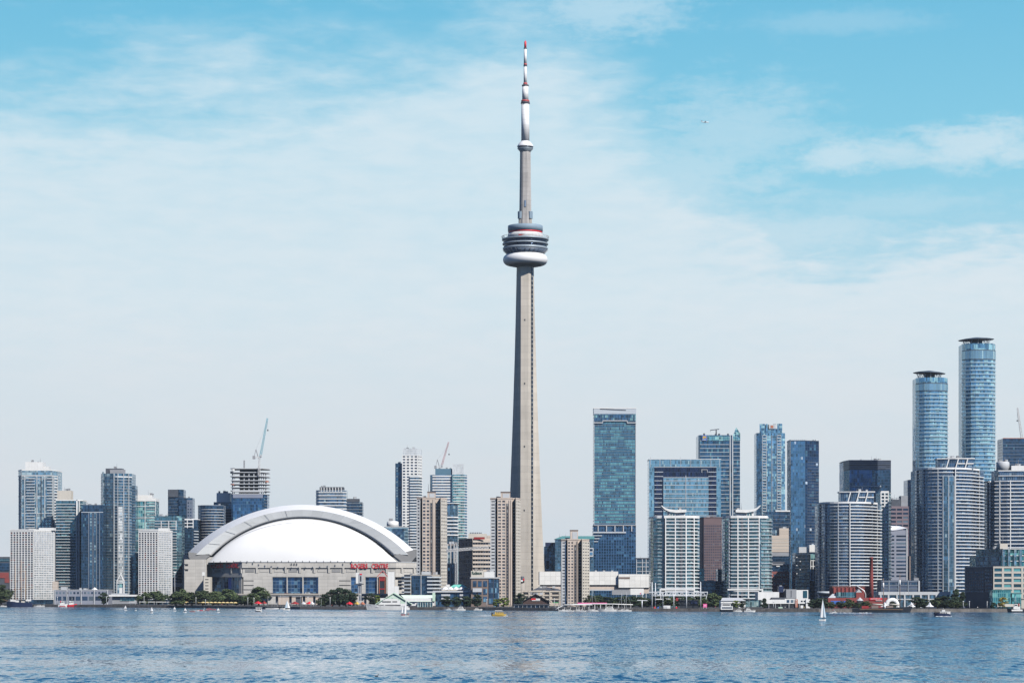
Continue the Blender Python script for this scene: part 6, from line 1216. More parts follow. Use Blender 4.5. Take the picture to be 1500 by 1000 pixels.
def white_sheds():
    Y = 1775; T = thing('white_shed', 'cluster of low white sheds with a grey block and terrace on the quay', 'low building', PX(1150, Y), Y + 14, G)
    T['label'] = 'rambling low white quay building with a grey block and sunlit terrace'
    pbox(T, 'wall', M['white'], Y, 1111, 1142, 866.5, 878, 3, 24); pbox(T, 'grey_block', M['grey'], Y, 1152, 1167, 862.5, 876, 2, 16); pbox(T, 'white_block', M['white'], Y, 1167.2, 1184.5, 863.5, 877, 2.4, 18); pbox(T, 'window', M['win_teal'], Y, 1177, 1183, 864.6, 875, 2.1, 2.6)
    pbox(T, 'terrace_wall', M['white'], Y, 1121, 1149, 877.6, 883.6, -2, 3); pbox(T, 'terrace_roof', M['dgrey'], Y, 1130, 1152, 874.5, 877.6, -1, 6); pbox(T, 'dark_ground_floor', M['black'], Y, 1120, 1182, 883.6, 892.5, -1, 6); pbox(T, 'upper_storey', M['white'], Y, 1149.2, 1182, 876.5, 883.5, -1.6, 4)
    for a in (1152, 1158): pbox(T, 'upper_window', M['glassdark'], Y, a, a + 4, 878, 882, -1.75, -1.5)
    for a in (1173, 1177): pbox(T, 'upper_window', M['glassdark'], Y, a, a + 2.4, 879, 881, -1.75, -1.5)
    pbox(T, 'brick_pier', M['rust'], Y, 1164.4, 1168, 877, 889, -2.2, -1.6); pbox(T, 'white_pier', M['white'], Y, 1180, 1186, 877, 892, -2.4, 1); pbox(T, 'sail_fin', M['white'], Y, 1172, 1176, 886, 891.5, -3, -2)
    for a in (1125.5, 1135, 1143, 1155, 1170): pbox(T, 'post', M['lgrey'], Y, a, a + .6, 883.6, 892.5, -2.4, -1.8)
    pbox(T, 'grey_door', M['dgrey'], Y, 1159, 1160, 864, 874, 1.8, 2.05); pbox(T, 'kiosk', M['mint'], Y, 1139, 1145, 888.5, 891.5, -6, -4); roof_kit(T, Y, 1141, 1152, 866.5, 5, 111, 6, False); pbox(T, 'roof_house', M['blue'], Y, 1142, 1149, 858, 867, 6, 14); pbox(T, 'roof_house', M['lgrey'], Y, 1143.5, 1147, 857, 859.5, 7, 10)
    Y = 1790; T = thing('white_shed', 'long low white shed with a shallow roof below the second white tower', 'shed', PX(1070, Y), Y, G)
    pbox(T, 'wall', M['white'], Y, 1056, 1092, 879, 891, 0, 14); m = MB(); a, b = PX(1055.5, Y), PX(1093, Y); m.face([(a, Y - .6, PZ(879.4, Y)), (b, Y - .6, PZ(879.4, Y)), (b - 4, Y + 8, PZ(875, Y)), (a + 2, Y + 8, PZ(875, Y))]); m.face([(b, Y + 15, PZ(879.4, Y)), (a, Y + 15, PZ(879.4, Y)), (a + 2, Y + 8, PZ(875, Y)), (b - 4, Y + 8, PZ(875, Y))]); m.build('roof', M['lgrey'], T); pbox(T, 'dark_opening', M['black'], Y, 1060, 1082, 883, 891, -.15, .3)
white_sheds()

# ------------------------------------------------------------------ trees
def tree_kind(name, label, seed, crown_mat, shape, nclump=34, leaves=64):
    """a ten metre tree with trunk, limbs and a crown of leaf clumps; shape(t) gives the crown's half width at the height fraction t"""
    r = random.Random(seed); T = thing(name, label, 'tree', 0, 0, 0)
    m = MB(); m.tube([(0, 0, -.3), (.05, .02, 1.6), (.12, -.05, 3.4), (.0, .1, 6.0), (.1, 0, 8.2)], [.34, .26, .22, .13, .05], 7)
    for k in range(7):
        a = r.uniform(0, 2 * pi); z = r.uniform(2.2, 5.8); L = r.uniform(1.4, 2.6) * shape((z + 1) / 10) / 3
        m.tube([(0.08, 0, z), (cos(a) * L * .55, sin(a) * L * .55, z + .8), (cos(a) * L, sin(a) * L, z + 1.7)], [.13, .09, .04], 5)
    m.build('trunk', M['bark'], T)
    c = MB()
    for k in range(nclump):
        t = r.uniform(.16, .97); w = shape(t); a = r.uniform(0, 2 * pi); rr = w * math.sqrt(r.random()) * .85; cx, cy, cz = rr * cos(a), rr * sin(a), t * 10; s = r.uniform(.75, 1.35) * (.55 + .18 * w)
        for i in range(leaves):
            d = Vector((r.gauss(0, 1), r.gauss(0, 1), r.gauss(0, .8))).normalized() * s * r.uniform(.55, 1.1); p = Vector((cx, cy, cz)) + d
            n = (d.normalized() + Vector((r.gauss(0, .5), r.gauss(0, .5), r.gauss(.3, .5)))).normalized(); u = n.cross(Vector((r.gauss(0, 1), r.gauss(0, 1), r.gauss(0, 1)))).normalized(); v = n.cross(u); q = r.uniform(.30, .55)
            c.face([p + u * q, p + v * q * .7, p - u * q, p - v * q * .7])
    c.build('crown', crown_mat, T); return T

rnd = lambda t: 3.3 * max(.05, sin(pi * min(1, max(0, (t - .08) / .95)))) ** .7
wid = lambda t: 4.3 * max(.05, sin(pi * min(1, max(0, (t - .05) / .98)))) ** .55
con = lambda t: 2.6 * max(.04, 1.02 - t) ** .8 + .25
KIND = {'r': tree_kind('broadleaf_tree', '', 1, M['leaf'], rnd), 'w': tree_kind('willow_tree', '', 2, M['leaf'], wid, 44), 'd': tree_kind('broadleaf_tree', '', 3, M['leaf_dark'], rnd, 30),
        'c': tree_kind('conifer_tree', '', 4, M['leaf_dark'], con, 30), 'l': tree_kind('broadleaf_tree', '', 5, M['leaf_light'], rnd, 20, 50), 'y': tree_kind('broadleaf_tree', '', 6, M['leaf_yellow'], rnd, 20, 50), 'b': tree_kind('broadleaf_tree', '', 8, M['leaf'], wid, 42)}
NEW = set()
def plant(kind, px, top, wpx, base, Y, label, group=None):
    src = KIND[kind]
    o = src if kind not in NEW else copy_tree(src)
    NEW.add(kind); o.location = (PX(px, Y), Y, G); h = (PZ(top, Y) - G) / 10; w = S(wpx, Y) / (7.2 if kind in 'wb' else 5.6 if kind != 'c' else 5.2)
    o.scale = (w, w, h); o.rotation_euler = (0, 0, random.uniform(0, 6.28)); o['label'] = label
    if group: o['group'] = group
    elif 'group' in o: del o['group']
ROW = 'green trees on the beach promenade in front of the stadium'
plant('w', 2, 857, 30, 886, 2310, 'big drooping willow beside the bow of the three-masted ship')
plant('d', 152, 868, 13, 886, 2260, 'small dark tree standing by the red tug')
for px, top, w in ((213, 867, 24), (232, 865, 26)): plant('b', px, top, w, 886, 2215, 'green tree in front of the second white gridded block', 'pair of trees before the second white block')
for i, (k, px, top, w) in enumerate((('b', 258, 866, 26), ('r', 268, 863, 22), ('b', 281, 867, 26), ('w', 297, 865, 28), ('r', 312, 866, 22), ('b', 320, 866, 24), ('w', 333, 863, 28), ('d', 346, 871, 20), ('b', 358, 872, 24), ('r', 369, 870, 20), ('w', 379, 860, 30))):
    plant(k, px, top, w, 886, 2105 + (i % 3) * 16, 'green promenade tree in the row before the stadium', ROW)
for k, px, top, w in (('d', 476, 870, 16), ('d', 487, 864, 20), ('d', 497, 861, 22), ('d', 507, 863, 20), ('d', 516, 868, 20), ('r', 470, 876, 14)): plant(k, px, top, w, 890, 1965, 'dark tree in the clump left of the white yacht', 'dark clump of trees beside the yacht')
plant('d', 543, 869, 16, 884, 1990, 'tree peeping up behind the bow of the white yacht'); plant('l', 552, 871, 12, 884, 2100, 'small light tree below the red stadium gate')
for i, (k, px, top, w) in enumerate((('d', 654, 873, 14), ('d', 668, 874, 14), ('d', 683, 873, 15), ('d', 699, 871, 15))): plant(k, px, top, w, 891, 1900, 'small dark street tree along the quay left of the second tan tower', 'dark street trees on the quay')
for px, top, w in ((727, 877, 13), (738, 875, 15)): plant('l', px, top, w, 891, 1880, 'light green young tree at the foot of the second tan tower', 'two light green trees by the second tan tower')
plant('d', 762, 869, 16, 890, 1930, 'dark tree rising beside the brown gabled restaurant')
for i, (px, top, w) in enumerate(((866, 872, 22), (877, 872, 22), (889, 874, 24), (901, 875, 22), (913, 873, 24), (926, 873, 22), (938, 874, 22), (948, 876, 20), (962, 872, 24), (978, 873, 24), (993, 872, 24), (1008, 874, 22), (1022, 873, 24), (1036, 874, 20))): plant('d' if i % 3 else 'r', px, top, w, 890, 1850 + (i % 4) * 9, 'dark tree in the belt behind the marina and steel canopy', 'belt of dark trees behind the marina')
plant('b', 1045, 868, 24, 889, 1860, 'brownish green tree at the right end of the steel canopy'); plant('l', 1078, 879, 10, 889, 1760, 'bright green small tree beside the white ferry'); plant('d', 1088, 880, 12, 889, 1765, 'dark little tree right of the white ferry'); plant('c', 1119, 876, 12, 892, 1745, 'dark pointed conifer by the white terrace building')
for px, top, w in ((1192, 878, 18), (1203, 876, 22)): plant('d', px, top, w, 892, 1745, 'dark tree left of the red brick plant', 'two dark trees left of the brick plant')
for px, top, w in ((1218, 881, 15), (1232, 880, 16), (1243, 877, 15), (1257, 883, 12), (1269, 880, 15)): plant('r', px, top, w, 892, 1738, 'round green tree in front of the red brick plant', 'row of round trees before the brick plant')
plant('r', 1308, 882, 10, 892, 1752, 'small green tree inside the white arched tent')
for k, px, top, w in (('d', 1343, 874, 20), ('d', 1354, 877, 18), ('r', 1373, 875, 18), ('d', 1384, 873, 22), ('r', 1393, 879, 16), ('r', 1403, 882, 16)): plant(k, px, top, w, 892, 1745, 'leafy quay tree between the black ship and the cream warehouse', 'quay trees left of the cream warehouse')
for px, top, w in ((1400, 863, 18), (1410, 867, 15)): plant('c', px, top, w, 892, 1752, 'tall dark conifer next to the brown flank of the cream warehouse', 'two tall conifers by the cream warehouse')
plant('y', 1469, 874, 13, 892, 1722, 'yellowing small tree in front of the turquoise conservatory'); plant('d', 1455, 882, 10, 892, 1722, 'dark shrubby tree left of the yellowing tree')


# ------------------------------------------------------------------ expressway, signs, quay furniture
def expressway():
    Y = 2225; T = thing('elevated_road', 'grey elevated road deck on piers running in front of the stadium', 'elevated road', PX(450, Y), Y, G)
    a, b = PX(338, Y), PX(648, Y); m = MB(); m.box(a, b, Y - 9, Y + 9, PZ(873, Y), PZ(870.2, Y)); m.build('deck', M['dgrey'], T); m = MB(); m.box(a, b, Y - 9.3, Y - 8.9, PZ(871, Y), PZ(868.8, Y)); m.build('parapet', M['concrete'], T)
    for k in range(17):
        x = a + 8 + k * 11.4 + (k % 3); m = MB(); m.box(x - .8, x + .8, Y - 4, Y + 4, G, PZ(873, Y)); m.build('pier', M['grey'], T)
    V = [('white', 'van'), ('blue', 'car'), ('darkred', 'car'), ('grey', 'car'), ('lgrey', 'van'), ('black', 'car'), ('white', 'car')]
    for i, px in enumerate((383, 400.5, 421, 432.5, 452, 482, 505)):
        mt, kind = V[i]; y = Y - 6.5; x = PX(px, Y); z = PZ(870.2, Y); C = thing('parked_' + kind if False else kind, ['white van', 'blue car', 'dark red car', 'grey car', 'pale grey van', 'black car', 'white car'][i] + ' driving on the elevated road before the stadium', kind, x, y, z)
        L, H = (5.4, 2.2) if kind == 'van' else (4.4, 1.4); m = MB(); hb = H * .5; prof = [(-L / 2, .3), (L / 2, .3), (L / 2, hb), (L * .3, hb * 1.08), (L * .14, H), (-L * .38, H), (-L / 2, hb * 1.1)]
        m.face([(x + p, y - .85, z + q) for p, q in prof]); m.face([(x + p, y + .85, z + q) for p, q in reversed(prof)])
        for (p, q), (r, s) in zip(prof, prof[1:] + prof[:1]): m.face([(x + p, y - .85, z + q), (x + p, y + .85, z + q), (x + r, y + .85, z + s), (x + r, y - .85, z + s)][::-1])
        m.build('body', M[mt], C); bx(C, 'side_window', M['black'], x - L * .32, x + L * .12, y - .88, y - .84, z + hb * 1.15, z + H * .92)
        for sx in (-.3, .3): m = MB(); m.tube([(x + sx * L, y - .92, z + .33), (x + sx * L, y - .7, z + .33)], .33, 10); m.build('wheel', M['black'], C)
    Y = 2262; W = thing('service_block', 'tan wall of a low service block under the elevated road', 'low building', PX(436, Y), Y, G); pbox(W, 'wall', M['tan'], Y, 408, 433, 873.6, 887, 0, 14); pbox(W, 'wall', M['tan'], Y, 442, 466, 873.6, 887, 0, 14); pbox(W, 'dark_wall', M['dgrey'], Y, 433.1, 441.9, 873.6, 887, 1, 14); pbox(W, 'cornice', M['lgrey'], Y, 407.5, 466.5, 872.8, 873.5, -.5, 14)
    Y = 2120; P = thing('advertising_pylon', 'white advertising pylon with a red mark and a dark screen before the stadium', 'sign', PX(525.5, Y), Y, G)
    pbox(P, 'sign_box', M['white'], Y, 521.3, 526.2, 838.2, 854, 0, 2.4); pbox(P, 'sign_box', M['lgrey'], Y, 526.3, 531, 838.8, 853.6, -.8, 2); pbox(P, 'red_mark', M['red'], Y, 527, 530.4, 839.6, 841.6, -1, -.8); pbox(P, 'screen', M['black'], Y, 527.6, 529.6, 843, 851, -1, -.8); pbox(P, 'walkway', M['dgrey'], Y, 519, 532.5, 854.2, 855.8, -.6, 2.6)
    for q in (525.2, 528): pbox(P, 'post', M['lgrey'], Y, q, q + 1.0, 855.8, 888, .4, 1.2)
    # beige garage left of the stadium
    Y = 2380; T = thing('parking_building', 'low brown flat roofed garage just left of the stadium', 'low building', PX(259, Y), Y, G); pbox(T, 'roof', M['tan'], Y, 249, 268, 853.5, 859, 0, 14); pbox(T, 'dark_level', M['black'], Y, 249.5, 267.5, 859.1, 882, 1, 14)
expressway()


def quay_houses():
    # left: red brick low building at the edge, grey low row, white pavilion with a pointed frame
    Y = 2420; T, fr, poly, z0, z1 = tower('low_building', 'low dark building with red brick panels at the very edge of the view', 'low building', Y, [(-30, 0), (16, 0)], 24, 815, M['dgrey'], part='wall')
    pbox(T, 'brick_panel', M['brick'], Y, -28, 13, 838, 846, -.4, 0); pbox(T, 'brick_panel', M['brick'], Y, 7, 14, 846.2, 853, -.4, 0); pbox(T, 'glass_storey', G2, Y, -28, 14, 818, 822, -.3, 0); pbox(T, 'glass_storey', G3, Y, -28, 14, 824, 836, -.3, 0)
    Y = 2290; T, fr, poly, z0, z1 = tower('low_building', 'long grey two storey quay building with square windows behind the tugs', 'low building', Y, [(79, 0), (159, 0)], 24, 864, plain('blue_grey_render', (.26, .28, .34), .7, .06), part='wall')
    cells = [((PX(81.5 + 5.2 * i, Y), Y), (PX(84.5 + 5.2 * i, Y), Y), PZ(869.5, Y), PZ(866.4, Y)) for i in range(15)] + [((PX(82 + 9.6 * i, Y), Y), (PX(90 + 9.6 * i, Y), Y), PZ(879, Y), PZ(873, Y)) for i in range(8)]; window_cells(T, cells, M['glassdark']); rail(T, poly, z1, .6, M['lgrey']); fins(T, fr, [.02, .24, .5, .74, .98], .7, .8, z0, z1, M['lgrey'])
    pbox(T, 'roof_house', M['lgrey'], Y, 88, 96, 859, 864, 4, 12); m = MB(); x = PX(137, Y); m.lathe(x, Y + 6, [(3, z1), (3, z1 + .6), (.1, PZ(859.6, Y))], 4, smooth=False); m.build('pyramid_roof', M['white'], T); roof_kit(T, Y, 95, 130, 864, 3, 121, 4, False)
    pbox(T, 'cream_block', M['beige'], Y, 76, 83.5, 851, 864, 2, 8)
    Y = 2250; T = thing('pavilion', 'white flat roofed quay pavilion with an open pointed steel tower', 'pavilion', PX(180, Y), Y, G)
    pbox(T, 'roof', M['white'], Y, 160, 203, 870.5, 873, -2, 10); pbox(T, 'wall', M['grey'], Y, 164, 199, 873, 884, 1, 9); pbox(T, 'glazing', bay_glass, Y, 176, 197, 874.5, 879.5, .6, 1); pbox(T, 'upper_roof', M['lgrey'], Y, 163, 186, 868.6, 870.4, 0, 9)
    f = MB(); q = [(PX(a, Y), Y + 2 + d) for a, d in ((170.6, 0), (180.4, 0), (180.4, 5), (170.6, 5))]; ap = (PX(175.5, Y), Y + 4.5, PZ(841, Y))
    for p in q: f.obox((p[0], p[1], G), (p[0], p[1], PZ(850, Y)), .45, .45); f.obox((p[0], p[1], PZ(850, Y)), ap, .4, .4)
    for a, b in zip(q, q[1:] + q[:1]):
        for py in (850, 853.5): f.obox((a[0], a[1], PZ(py, Y)), (b[0], b[1], PZ(py, Y)), .35, .35)
    f.build('steel_frame', M['white'], T); pbox(T, 'tower_panel', M['white'], Y, 174, 179.6, 854, 868.5, 2.8, 6); pbox(T, 'glass_panel', G1, Y, 171, 174, 853.6, 868.5, 3, 6); pbox(T, 'glass_panel', G5, Y, 174.2, 179.4, 853.8, 860, 2.6, 2.8)
    # beach umbrellas and white canopies
    Y = 2105; first = None
    for i in range(15):
        px = 262 + i * 5.9; y = shoreY(px) + 12 + (i % 2) * 6; x = PX(px, y)
        if first is None:
            first = thing('beach_umbrella', 'open yellow beach umbrella on the sandy promenade', 'umbrella', x, y, G, 'yellow beach umbrellas on the sand'); m = MB(); m.lathe(x, y, [(2.0, G + 2.5), (1.2, G + 3.1), (.05, G + 3.4)], 10, smooth=False, caps=False); m.build('canopy', M['yellow_canvas'], first); m = MB(); m.tube([(x, y, G), (x, y, G + 3.3)], .06, 5); m.build('pole', M['lgrey'], first)
        else: c = copy_tree(first); c.location = (x, y, G)
    m = MB(); c = [(PX(p, shoreY(p) + d), shoreY(p) + d, G + .06) for p, d in ((245, 7), (300, 7), (350, 7), (350, 30), (300, 30), (245, 30))]; m.face(c); o = m.build('sand', M['sand'], kind='structure'); o['label'] = 'sandy beach strip on the promenade'
    first = None
    for px in (194.5, 209, 222, 233.5, 243, 253): 
        y = shoreY(px) + 9; x = PX(px, y)
        if first is None:
            first = thing('canopy_shelter', 'white flat promenade canopy on thin posts', 'canopy', x, y, G, 'white canopies on the promenade'); m = MB(); m.prism([(x - 3, y - 2), (x + 3, y - 2), (x + 3, y + 2), (x - 3, y + 2)], G + 2.7, G + 3.2); m.build('roof', M['white'], first)
            for a, b in ((-2.4, -1.5), (2.4, -1.5), (-2.4, 1.5), (2.4, 1.5)): m = MB(); m.tube([(x + a, y + b, G), (x + a, y + b, G + 2.7)], .1, 5); m.build('post', M['lgrey'], first)
        else: c = copy_tree(first); c.location = (x, y, G)
    # slender lamp posts
    first = None
    for px in (84, 156, 211, 264, 287, 301, 363, 372, 451, 483.5, 561, 713, 812, 1133, 1166, 1411, 1420, 1446):
        y = shoreY(px) + 5; x = PX(px, y)
        if first is None:
            first = thing('lamp_post', 'slim pale lamp post standing on the quay edge', 'lamp post', x, y, G, 'lamp posts along the quay'); m = MB(); m.tube([(x, y, G), (x, y, G + 6.5)], [.22, .14], 6); m.build('pole', M['lgrey'], first); m = MB(); m.lathe(x, y, [(.18, G + 6.4), (.42, G + 6.6), (.42, G + 7.1), (.1, G + 7.3)], 8); m.build('lamp_head', M['white'], first)
        else: c = copy_tree(first); c.location = (x, y, G); c.scale = (1, 1, random.uniform(.7, 1.1))
    Y = 2125; T = thing('light_mast', 'very tall slim light mast among the beach promenade trees', 'mast', PX(256, Y), Y, G); m = MB(); m.tube([(PX(256, Y), Y, G), (PX(256, Y), Y, PZ(838, Y))], [.3, .16], 6); m.build('pole', M['lgrey'], T); m = MB(); m.box(PX(256, Y) - .9, PX(256, Y) + .9, Y - .4, Y + .4, PZ(838.6, Y), PZ(837, Y)); m.build('lamp_head', M['white'], T)
    Y = 2140; T = thing('light_mast', 'tall lamp mast with a white floodlight head in front of the stadium end block', 'mast', PX(298, Y), Y, G); m = MB(); m.tube([(PX(298, Y), Y, G), (PX(298, Y), Y, PZ(840, Y))], [.35, .2], 6); m.build('pole', M['dgrey'], T); m = MB(); m.box(PX(296.4, Y), PX(300, Y), Y - .7, Y + .5, PZ(842.5, Y), PZ(837.5, Y)); m.build('lamp_head', M['white'], T)
    # brown gabled restaurant with its sign
    Y = 1830; bwd = plain('restaurant_brown', (.075, .045, .04), .7, .15, .3); T = thing('restaurant', 'dark brown gabled waterfront restaurant with a red and white sign', 'restaurant', PX(785, Y), Y, G)
    zb, zt, ze = PZ(891, Y), PZ(870.2, Y), PZ(880, Y); m = MB(); a, b, c = PX(766, Y), PX(784.5, Y), PX(804, Y)
    m.face([(a, Y, G), (c, Y, G), (c, Y, ze), (b, Y, zt), (a, Y, ze)]); m.face([(c, Y + 22, G), (a, Y + 22, G), (a, Y + 22, ze), (b, Y + 22, zt), (c, Y + 22, ze)]); m.face([(a, Y + 22, G), (a, Y, G), (a, Y, ze), (a, Y + 22, ze)]); m.face([(c, Y, G), (c, Y + 22, G), (c, Y + 22, ze), (c, Y, ze)]); m.build('wall', bwd, T)
    m = MB(); e = 1.6
    for p, q in (((a - e, ze - .8), (b, zt + .35)), ((b, zt + .35), (c + e, ze - .8))): m.prism([(0, 0), (1, 0), (1, 1)], 0, 1) if False else m.face([(p[0], Y - 1.2, p[1]), (q[0], Y - 1.2, q[1]), (q[0], Y + 23, q[1]), (p[0], Y + 23, p[1])]); m.obox((p[0], Y - 1.2, p[1]), (q[0], Y - 1.2, q[1]), .5, .5)
    m.build('gable_roof', M['black'], T); pbox(T, 'veranda_roof', M['dgrey'], Y, 752, 806, 884.4, 885.4, -7, 0); pbox(T, 'veranda_glazing', G3, Y, 753, 804, 886, 891, -5, -4)
    for i in range(9): pbox(T, 'veranda_post', M['lgrey'], Y, 753 + 6.2 * i, 753.4 + 6.2 * i, 885.4, 891.5, -6.6, -6.2)
    sg = pbox(T, 'sign_panel', M['red'], Y, 778, 784.8, 876, 878.2, -.5, -.1); pbox(T, 'sign_panel', M['white'], Y, 784.9, 791.2, 876, 878, -.5, -.1); pbox(T, 'sign_strip', M['white'], Y, 779, 791, 878.5, 879.4, -.5, -.1); pbox(T, 'parasol', plain('green_canvas', (.06, .32, .12), .7), Y, 810, 818, 881.4, 882.6, -4, -1); pbox(T, 'parasol_post', M['lgrey'], Y, 813.8, 814.2, 882.6, 891, -2.7, -2.3); roof_kit(T, Y, 776, 800, 870.5, 8, 131, 5, False)
    # logo drum at the foot of the tower
    Y = 2330; T = thing('logo_drum', 'concrete drum with a red and dark emblem at the foot of the observation tower', 'sign drum', PX(765, Y), Y, G); m = MB(); m.lathe(PX(765, Y), Y, [(S(3.6, Y), G), (S(3.6, Y), PZ(853, Y))], 20); m.build('drum', M['concrete'], T); m = MB(); m.lathe(PX(765, Y), Y - 1, [(S(3.0, Y), PZ(853, Y)), (S(3.2, Y), PZ(850, Y)), (S(3.0, Y), PZ(845, Y)), (S(2, Y), PZ(843.6, Y))], 16); m.build('emblem_ball', M['dgrey'], T); pbox(T, 'emblem_panel', M['white'], Y, 762.4, 766, 849, 851.6, -3.4, -2.9); pbox(T, 'emblem_panel', M['red'], Y, 766.2, 768, 846.6, 850, -3.4, -2.8)
    # steel canopy frame of the open air stage
    Y = 1735; T = thing('stage_canopy', 'open white steel canopy frame on tall masts over a dark outdoor stage', 'stage', PX(993, Y), Y + 8, G)
    for px, top in ((955.2, 852), (960.8, 853), (971.8, 866), (987, 866), (1005.6, 864), (1026.3, 851.5)): m = MB(); x = PX(px, Y); m.tube([(x, Y + (6 if px in (960.8, 971.8) else 0), G), (x, Y + (6 if px in (960.8, 971.8) else 0), PZ(top, Y))], [.38, .28], 7); m.build('mast', M['steel'], T)
    f = MB()
    for d in (0, 8):
        f.obox((PX(951, Y), Y + d, PZ(866.6, Y)), (PX(1036.6, Y), Y + d, PZ(866.6, Y)), .45, .55); f.obox((PX(957, Y), Y + d, PZ(872, Y)), (PX(1034, Y), Y + d, PZ(872, Y)), .35, .4)
        n = 20
        for i in range(n): p, q = 957 + 77 * i / n, 957 + 77 * (i + 1) / n; f.obox((PX(p, Y), Y + d, PZ(866.6 if i % 2 else 872, Y)), (PX(q, Y), Y + d, PZ(872 if i % 2 else 866.6, Y)), .28, .28)
    for i in range(9): p = PX(957 + 77 * i / 8, Y); f.obox((p, Y, PZ(866.6, Y)), (p, Y + 8, PZ(866.6, Y)), .3, .3)
    f.obox((PX(1036.6, Y), Y, PZ(866.6, Y)), (PX(1034, Y), Y, PZ(877, Y)), .4, .4); f.obox((PX(968, Y), Y, PZ(861.5, Y)), (PX(1026.3, Y), Y, PZ(861.2, Y)), .35, .4); f.obox((PX(968, Y), Y, PZ(861.5, Y)), (PX(968, Y), Y, PZ(878, Y)), .5, .5); f.obox((PX(1002, Y), Y, PZ(866.6, Y)), (PX(1007, Y), Y, PZ(861.4, Y)), .3, .3); f.build('roof_lattice', M['steel'], T)
    pbox(T, 'stage_back', M['black'], Y, 996, 1024, 878, 892, 6, 8); pbox(T, 'stage_screen', M['blue'], Y, 1013, 1022, 879.5, 884, 5.4, 5.9); pbox(T, 'cross_arm', M['white'], Y, 961, 970, 876.4, 877.6, -.4, .2); pbox(T, 'cross_arm', M['white'], Y, 977, 983, 876.2, 877.2, 6, 6.5); pbox(T, 'flag', M['darkred'], Y, 990, 993.4, 875, 879.4, -.2, .2); pbox(T, 'stage_rail', M['white'], Y, 1009, 1023, 892, 893.2, -3, -2.6)
    K = thing('ticket_booth', 'white box kiosk under the steel canopy', 'kiosk', PX(977, 1728), 1728, G); pbox(K, 'wall', M['white'], 1728, 972, 982, 886.4, 893, 0, 3); pbox(K, 'shutter', M['lgrey'], 1728, 972.6, 977.5, 887.5, 892.4, -.1, 0)
    B = thing('poster_board', 'pink poster board on two posts at the right end of the steel canopy', 'sign', PX(1032.5, 1726), 1726, G); pbox(B, 'board', M['pink'], 1726, 1030, 1035.6, 883.8, 889, 0, .4); pbox(B, 'lettering_strip', M['white'], 1726, 1031.5, 1034, 886, 886.8, -.06, 0)
    for q in (1030.4, 1034.6): pbox(B, 'post', M['lgrey'], 1726, q, q + .5, 889, 894, .05, .35)
    for i, (px, mt, lb) in enumerate(((959, 'red', 'red pop-up banner left of the white kiosk'), (964, 'signblue', 'blue pop-up banner beside the white kiosk'), (991, 'red', 'red pop-up banner by the dark stage'))):
        B = thing('banner_stand', lb, 'banner', PX(px, 1727), 1727, G); pbox(B, 'cloth', M[mt], 1727, px - 1, px + 1, 888, 892.6, 0, .2); pbox(B, 'foot_bar', M['grey'], 1727, px - 1.2, px + 1.2, 892.6, 893.2, -.3, .5)
    T = thing('davit', 'white T-shaped mast on the quay left of the steel canopy', 'mast', PX(940.5, 1735), 1735, G); Y = 1735; m = MB(); x = PX(940.5, Y); m.tube([(x, Y, G), (x, Y, PZ(878.4, Y))], .4, 6); m.build('pole', M['steel'], T); m = MB(); m.obox((PX(933.5, Y), Y, PZ(878.4, Y)), (PX(948.5, Y), Y, PZ(879, Y)), .4, .5); m.build('cross_arm', M['steel'], T)
    # marina footbridge and pink canopy
    Y = 1742; T = thing('marina_bridge', 'long low white arched footbridge along the marina', 'bridge', PX(870, Y), Y, G); m = MB(); pts = [(813, 893), (818, 889.5), (825, 886.5), (840, 884.8), (870, 884), (900, 884.2), (927, 885)]
    m.tube([(PX(a, Y), Y, PZ(b, Y)) for a, b in pts], S(.75, Y), 6); m.build('arch_beam', M['white'], T)
    for i in range(13): px = 818 + 8.8 * i; pbox(T, 'post', M['white'], Y, px, px + .45, 885.2, 893, -.15, .15)
    pbox(T, 'roof', M['white'], Y, 826, 868, 884.6, 885.6, -1.5, 1.5); C = thing('pink_awning', 'long pink awning over the marina stalls', 'awning', PX(868, 1750), 1750, G); pbox(C, 'canvas', M['pink'], 1750, 846, 889, 882.2, 884.4, -1, 3)
    for i in range(6): pbox(C, 'post', M['white'], 1750, 848 + 7.8 * i, 848.4 + 7.8 * i, 884.4, 892, -.9, -.7)
quay_houses()

# ------------------------------------------------------------------ boats
def hull(mb, x, y, L, B, H, d=1, bow=.35, z0=0.0, sheer=.35, mat=0, stern=.75):
    """lofted hull, bow towards +x when d = 1"""
    rows = []
    for i in range(15):
        t = i / 14; b = B / 2 * (stern + (1 - stern) * min(1, t * 3)) if t < 1 - bow else B / 2 * max(.02, 1 - ((t - 1 + bow) / bow) ** 1.9)
        zt = z0 + H * (1 + sheer * t * t + .10 * (1 - t) ** 2); xr = (t - .5) * L; ov = L * .05 * t * t
        rows.append([(x + d * (xr + ov), y - b, zt), (x + d * xr, y - b * .8, z0 + .05), (x + d * xr, y, z0 - .5), (x + d * xr, y + b * .8, z0 + .05), (x + d * (xr + ov), y + b, zt), (x + d * (xr + ov), y, zt + .06)])
    if d < 0: rows = rows[::-1]
    mb.grid(rows, mat, closed=True, smooth=False)
    mb.face(list(reversed(rows[0])), mat); mb.face(rows[-1], mat)


def water_Y(py): return EYE * F / (py - HZ)


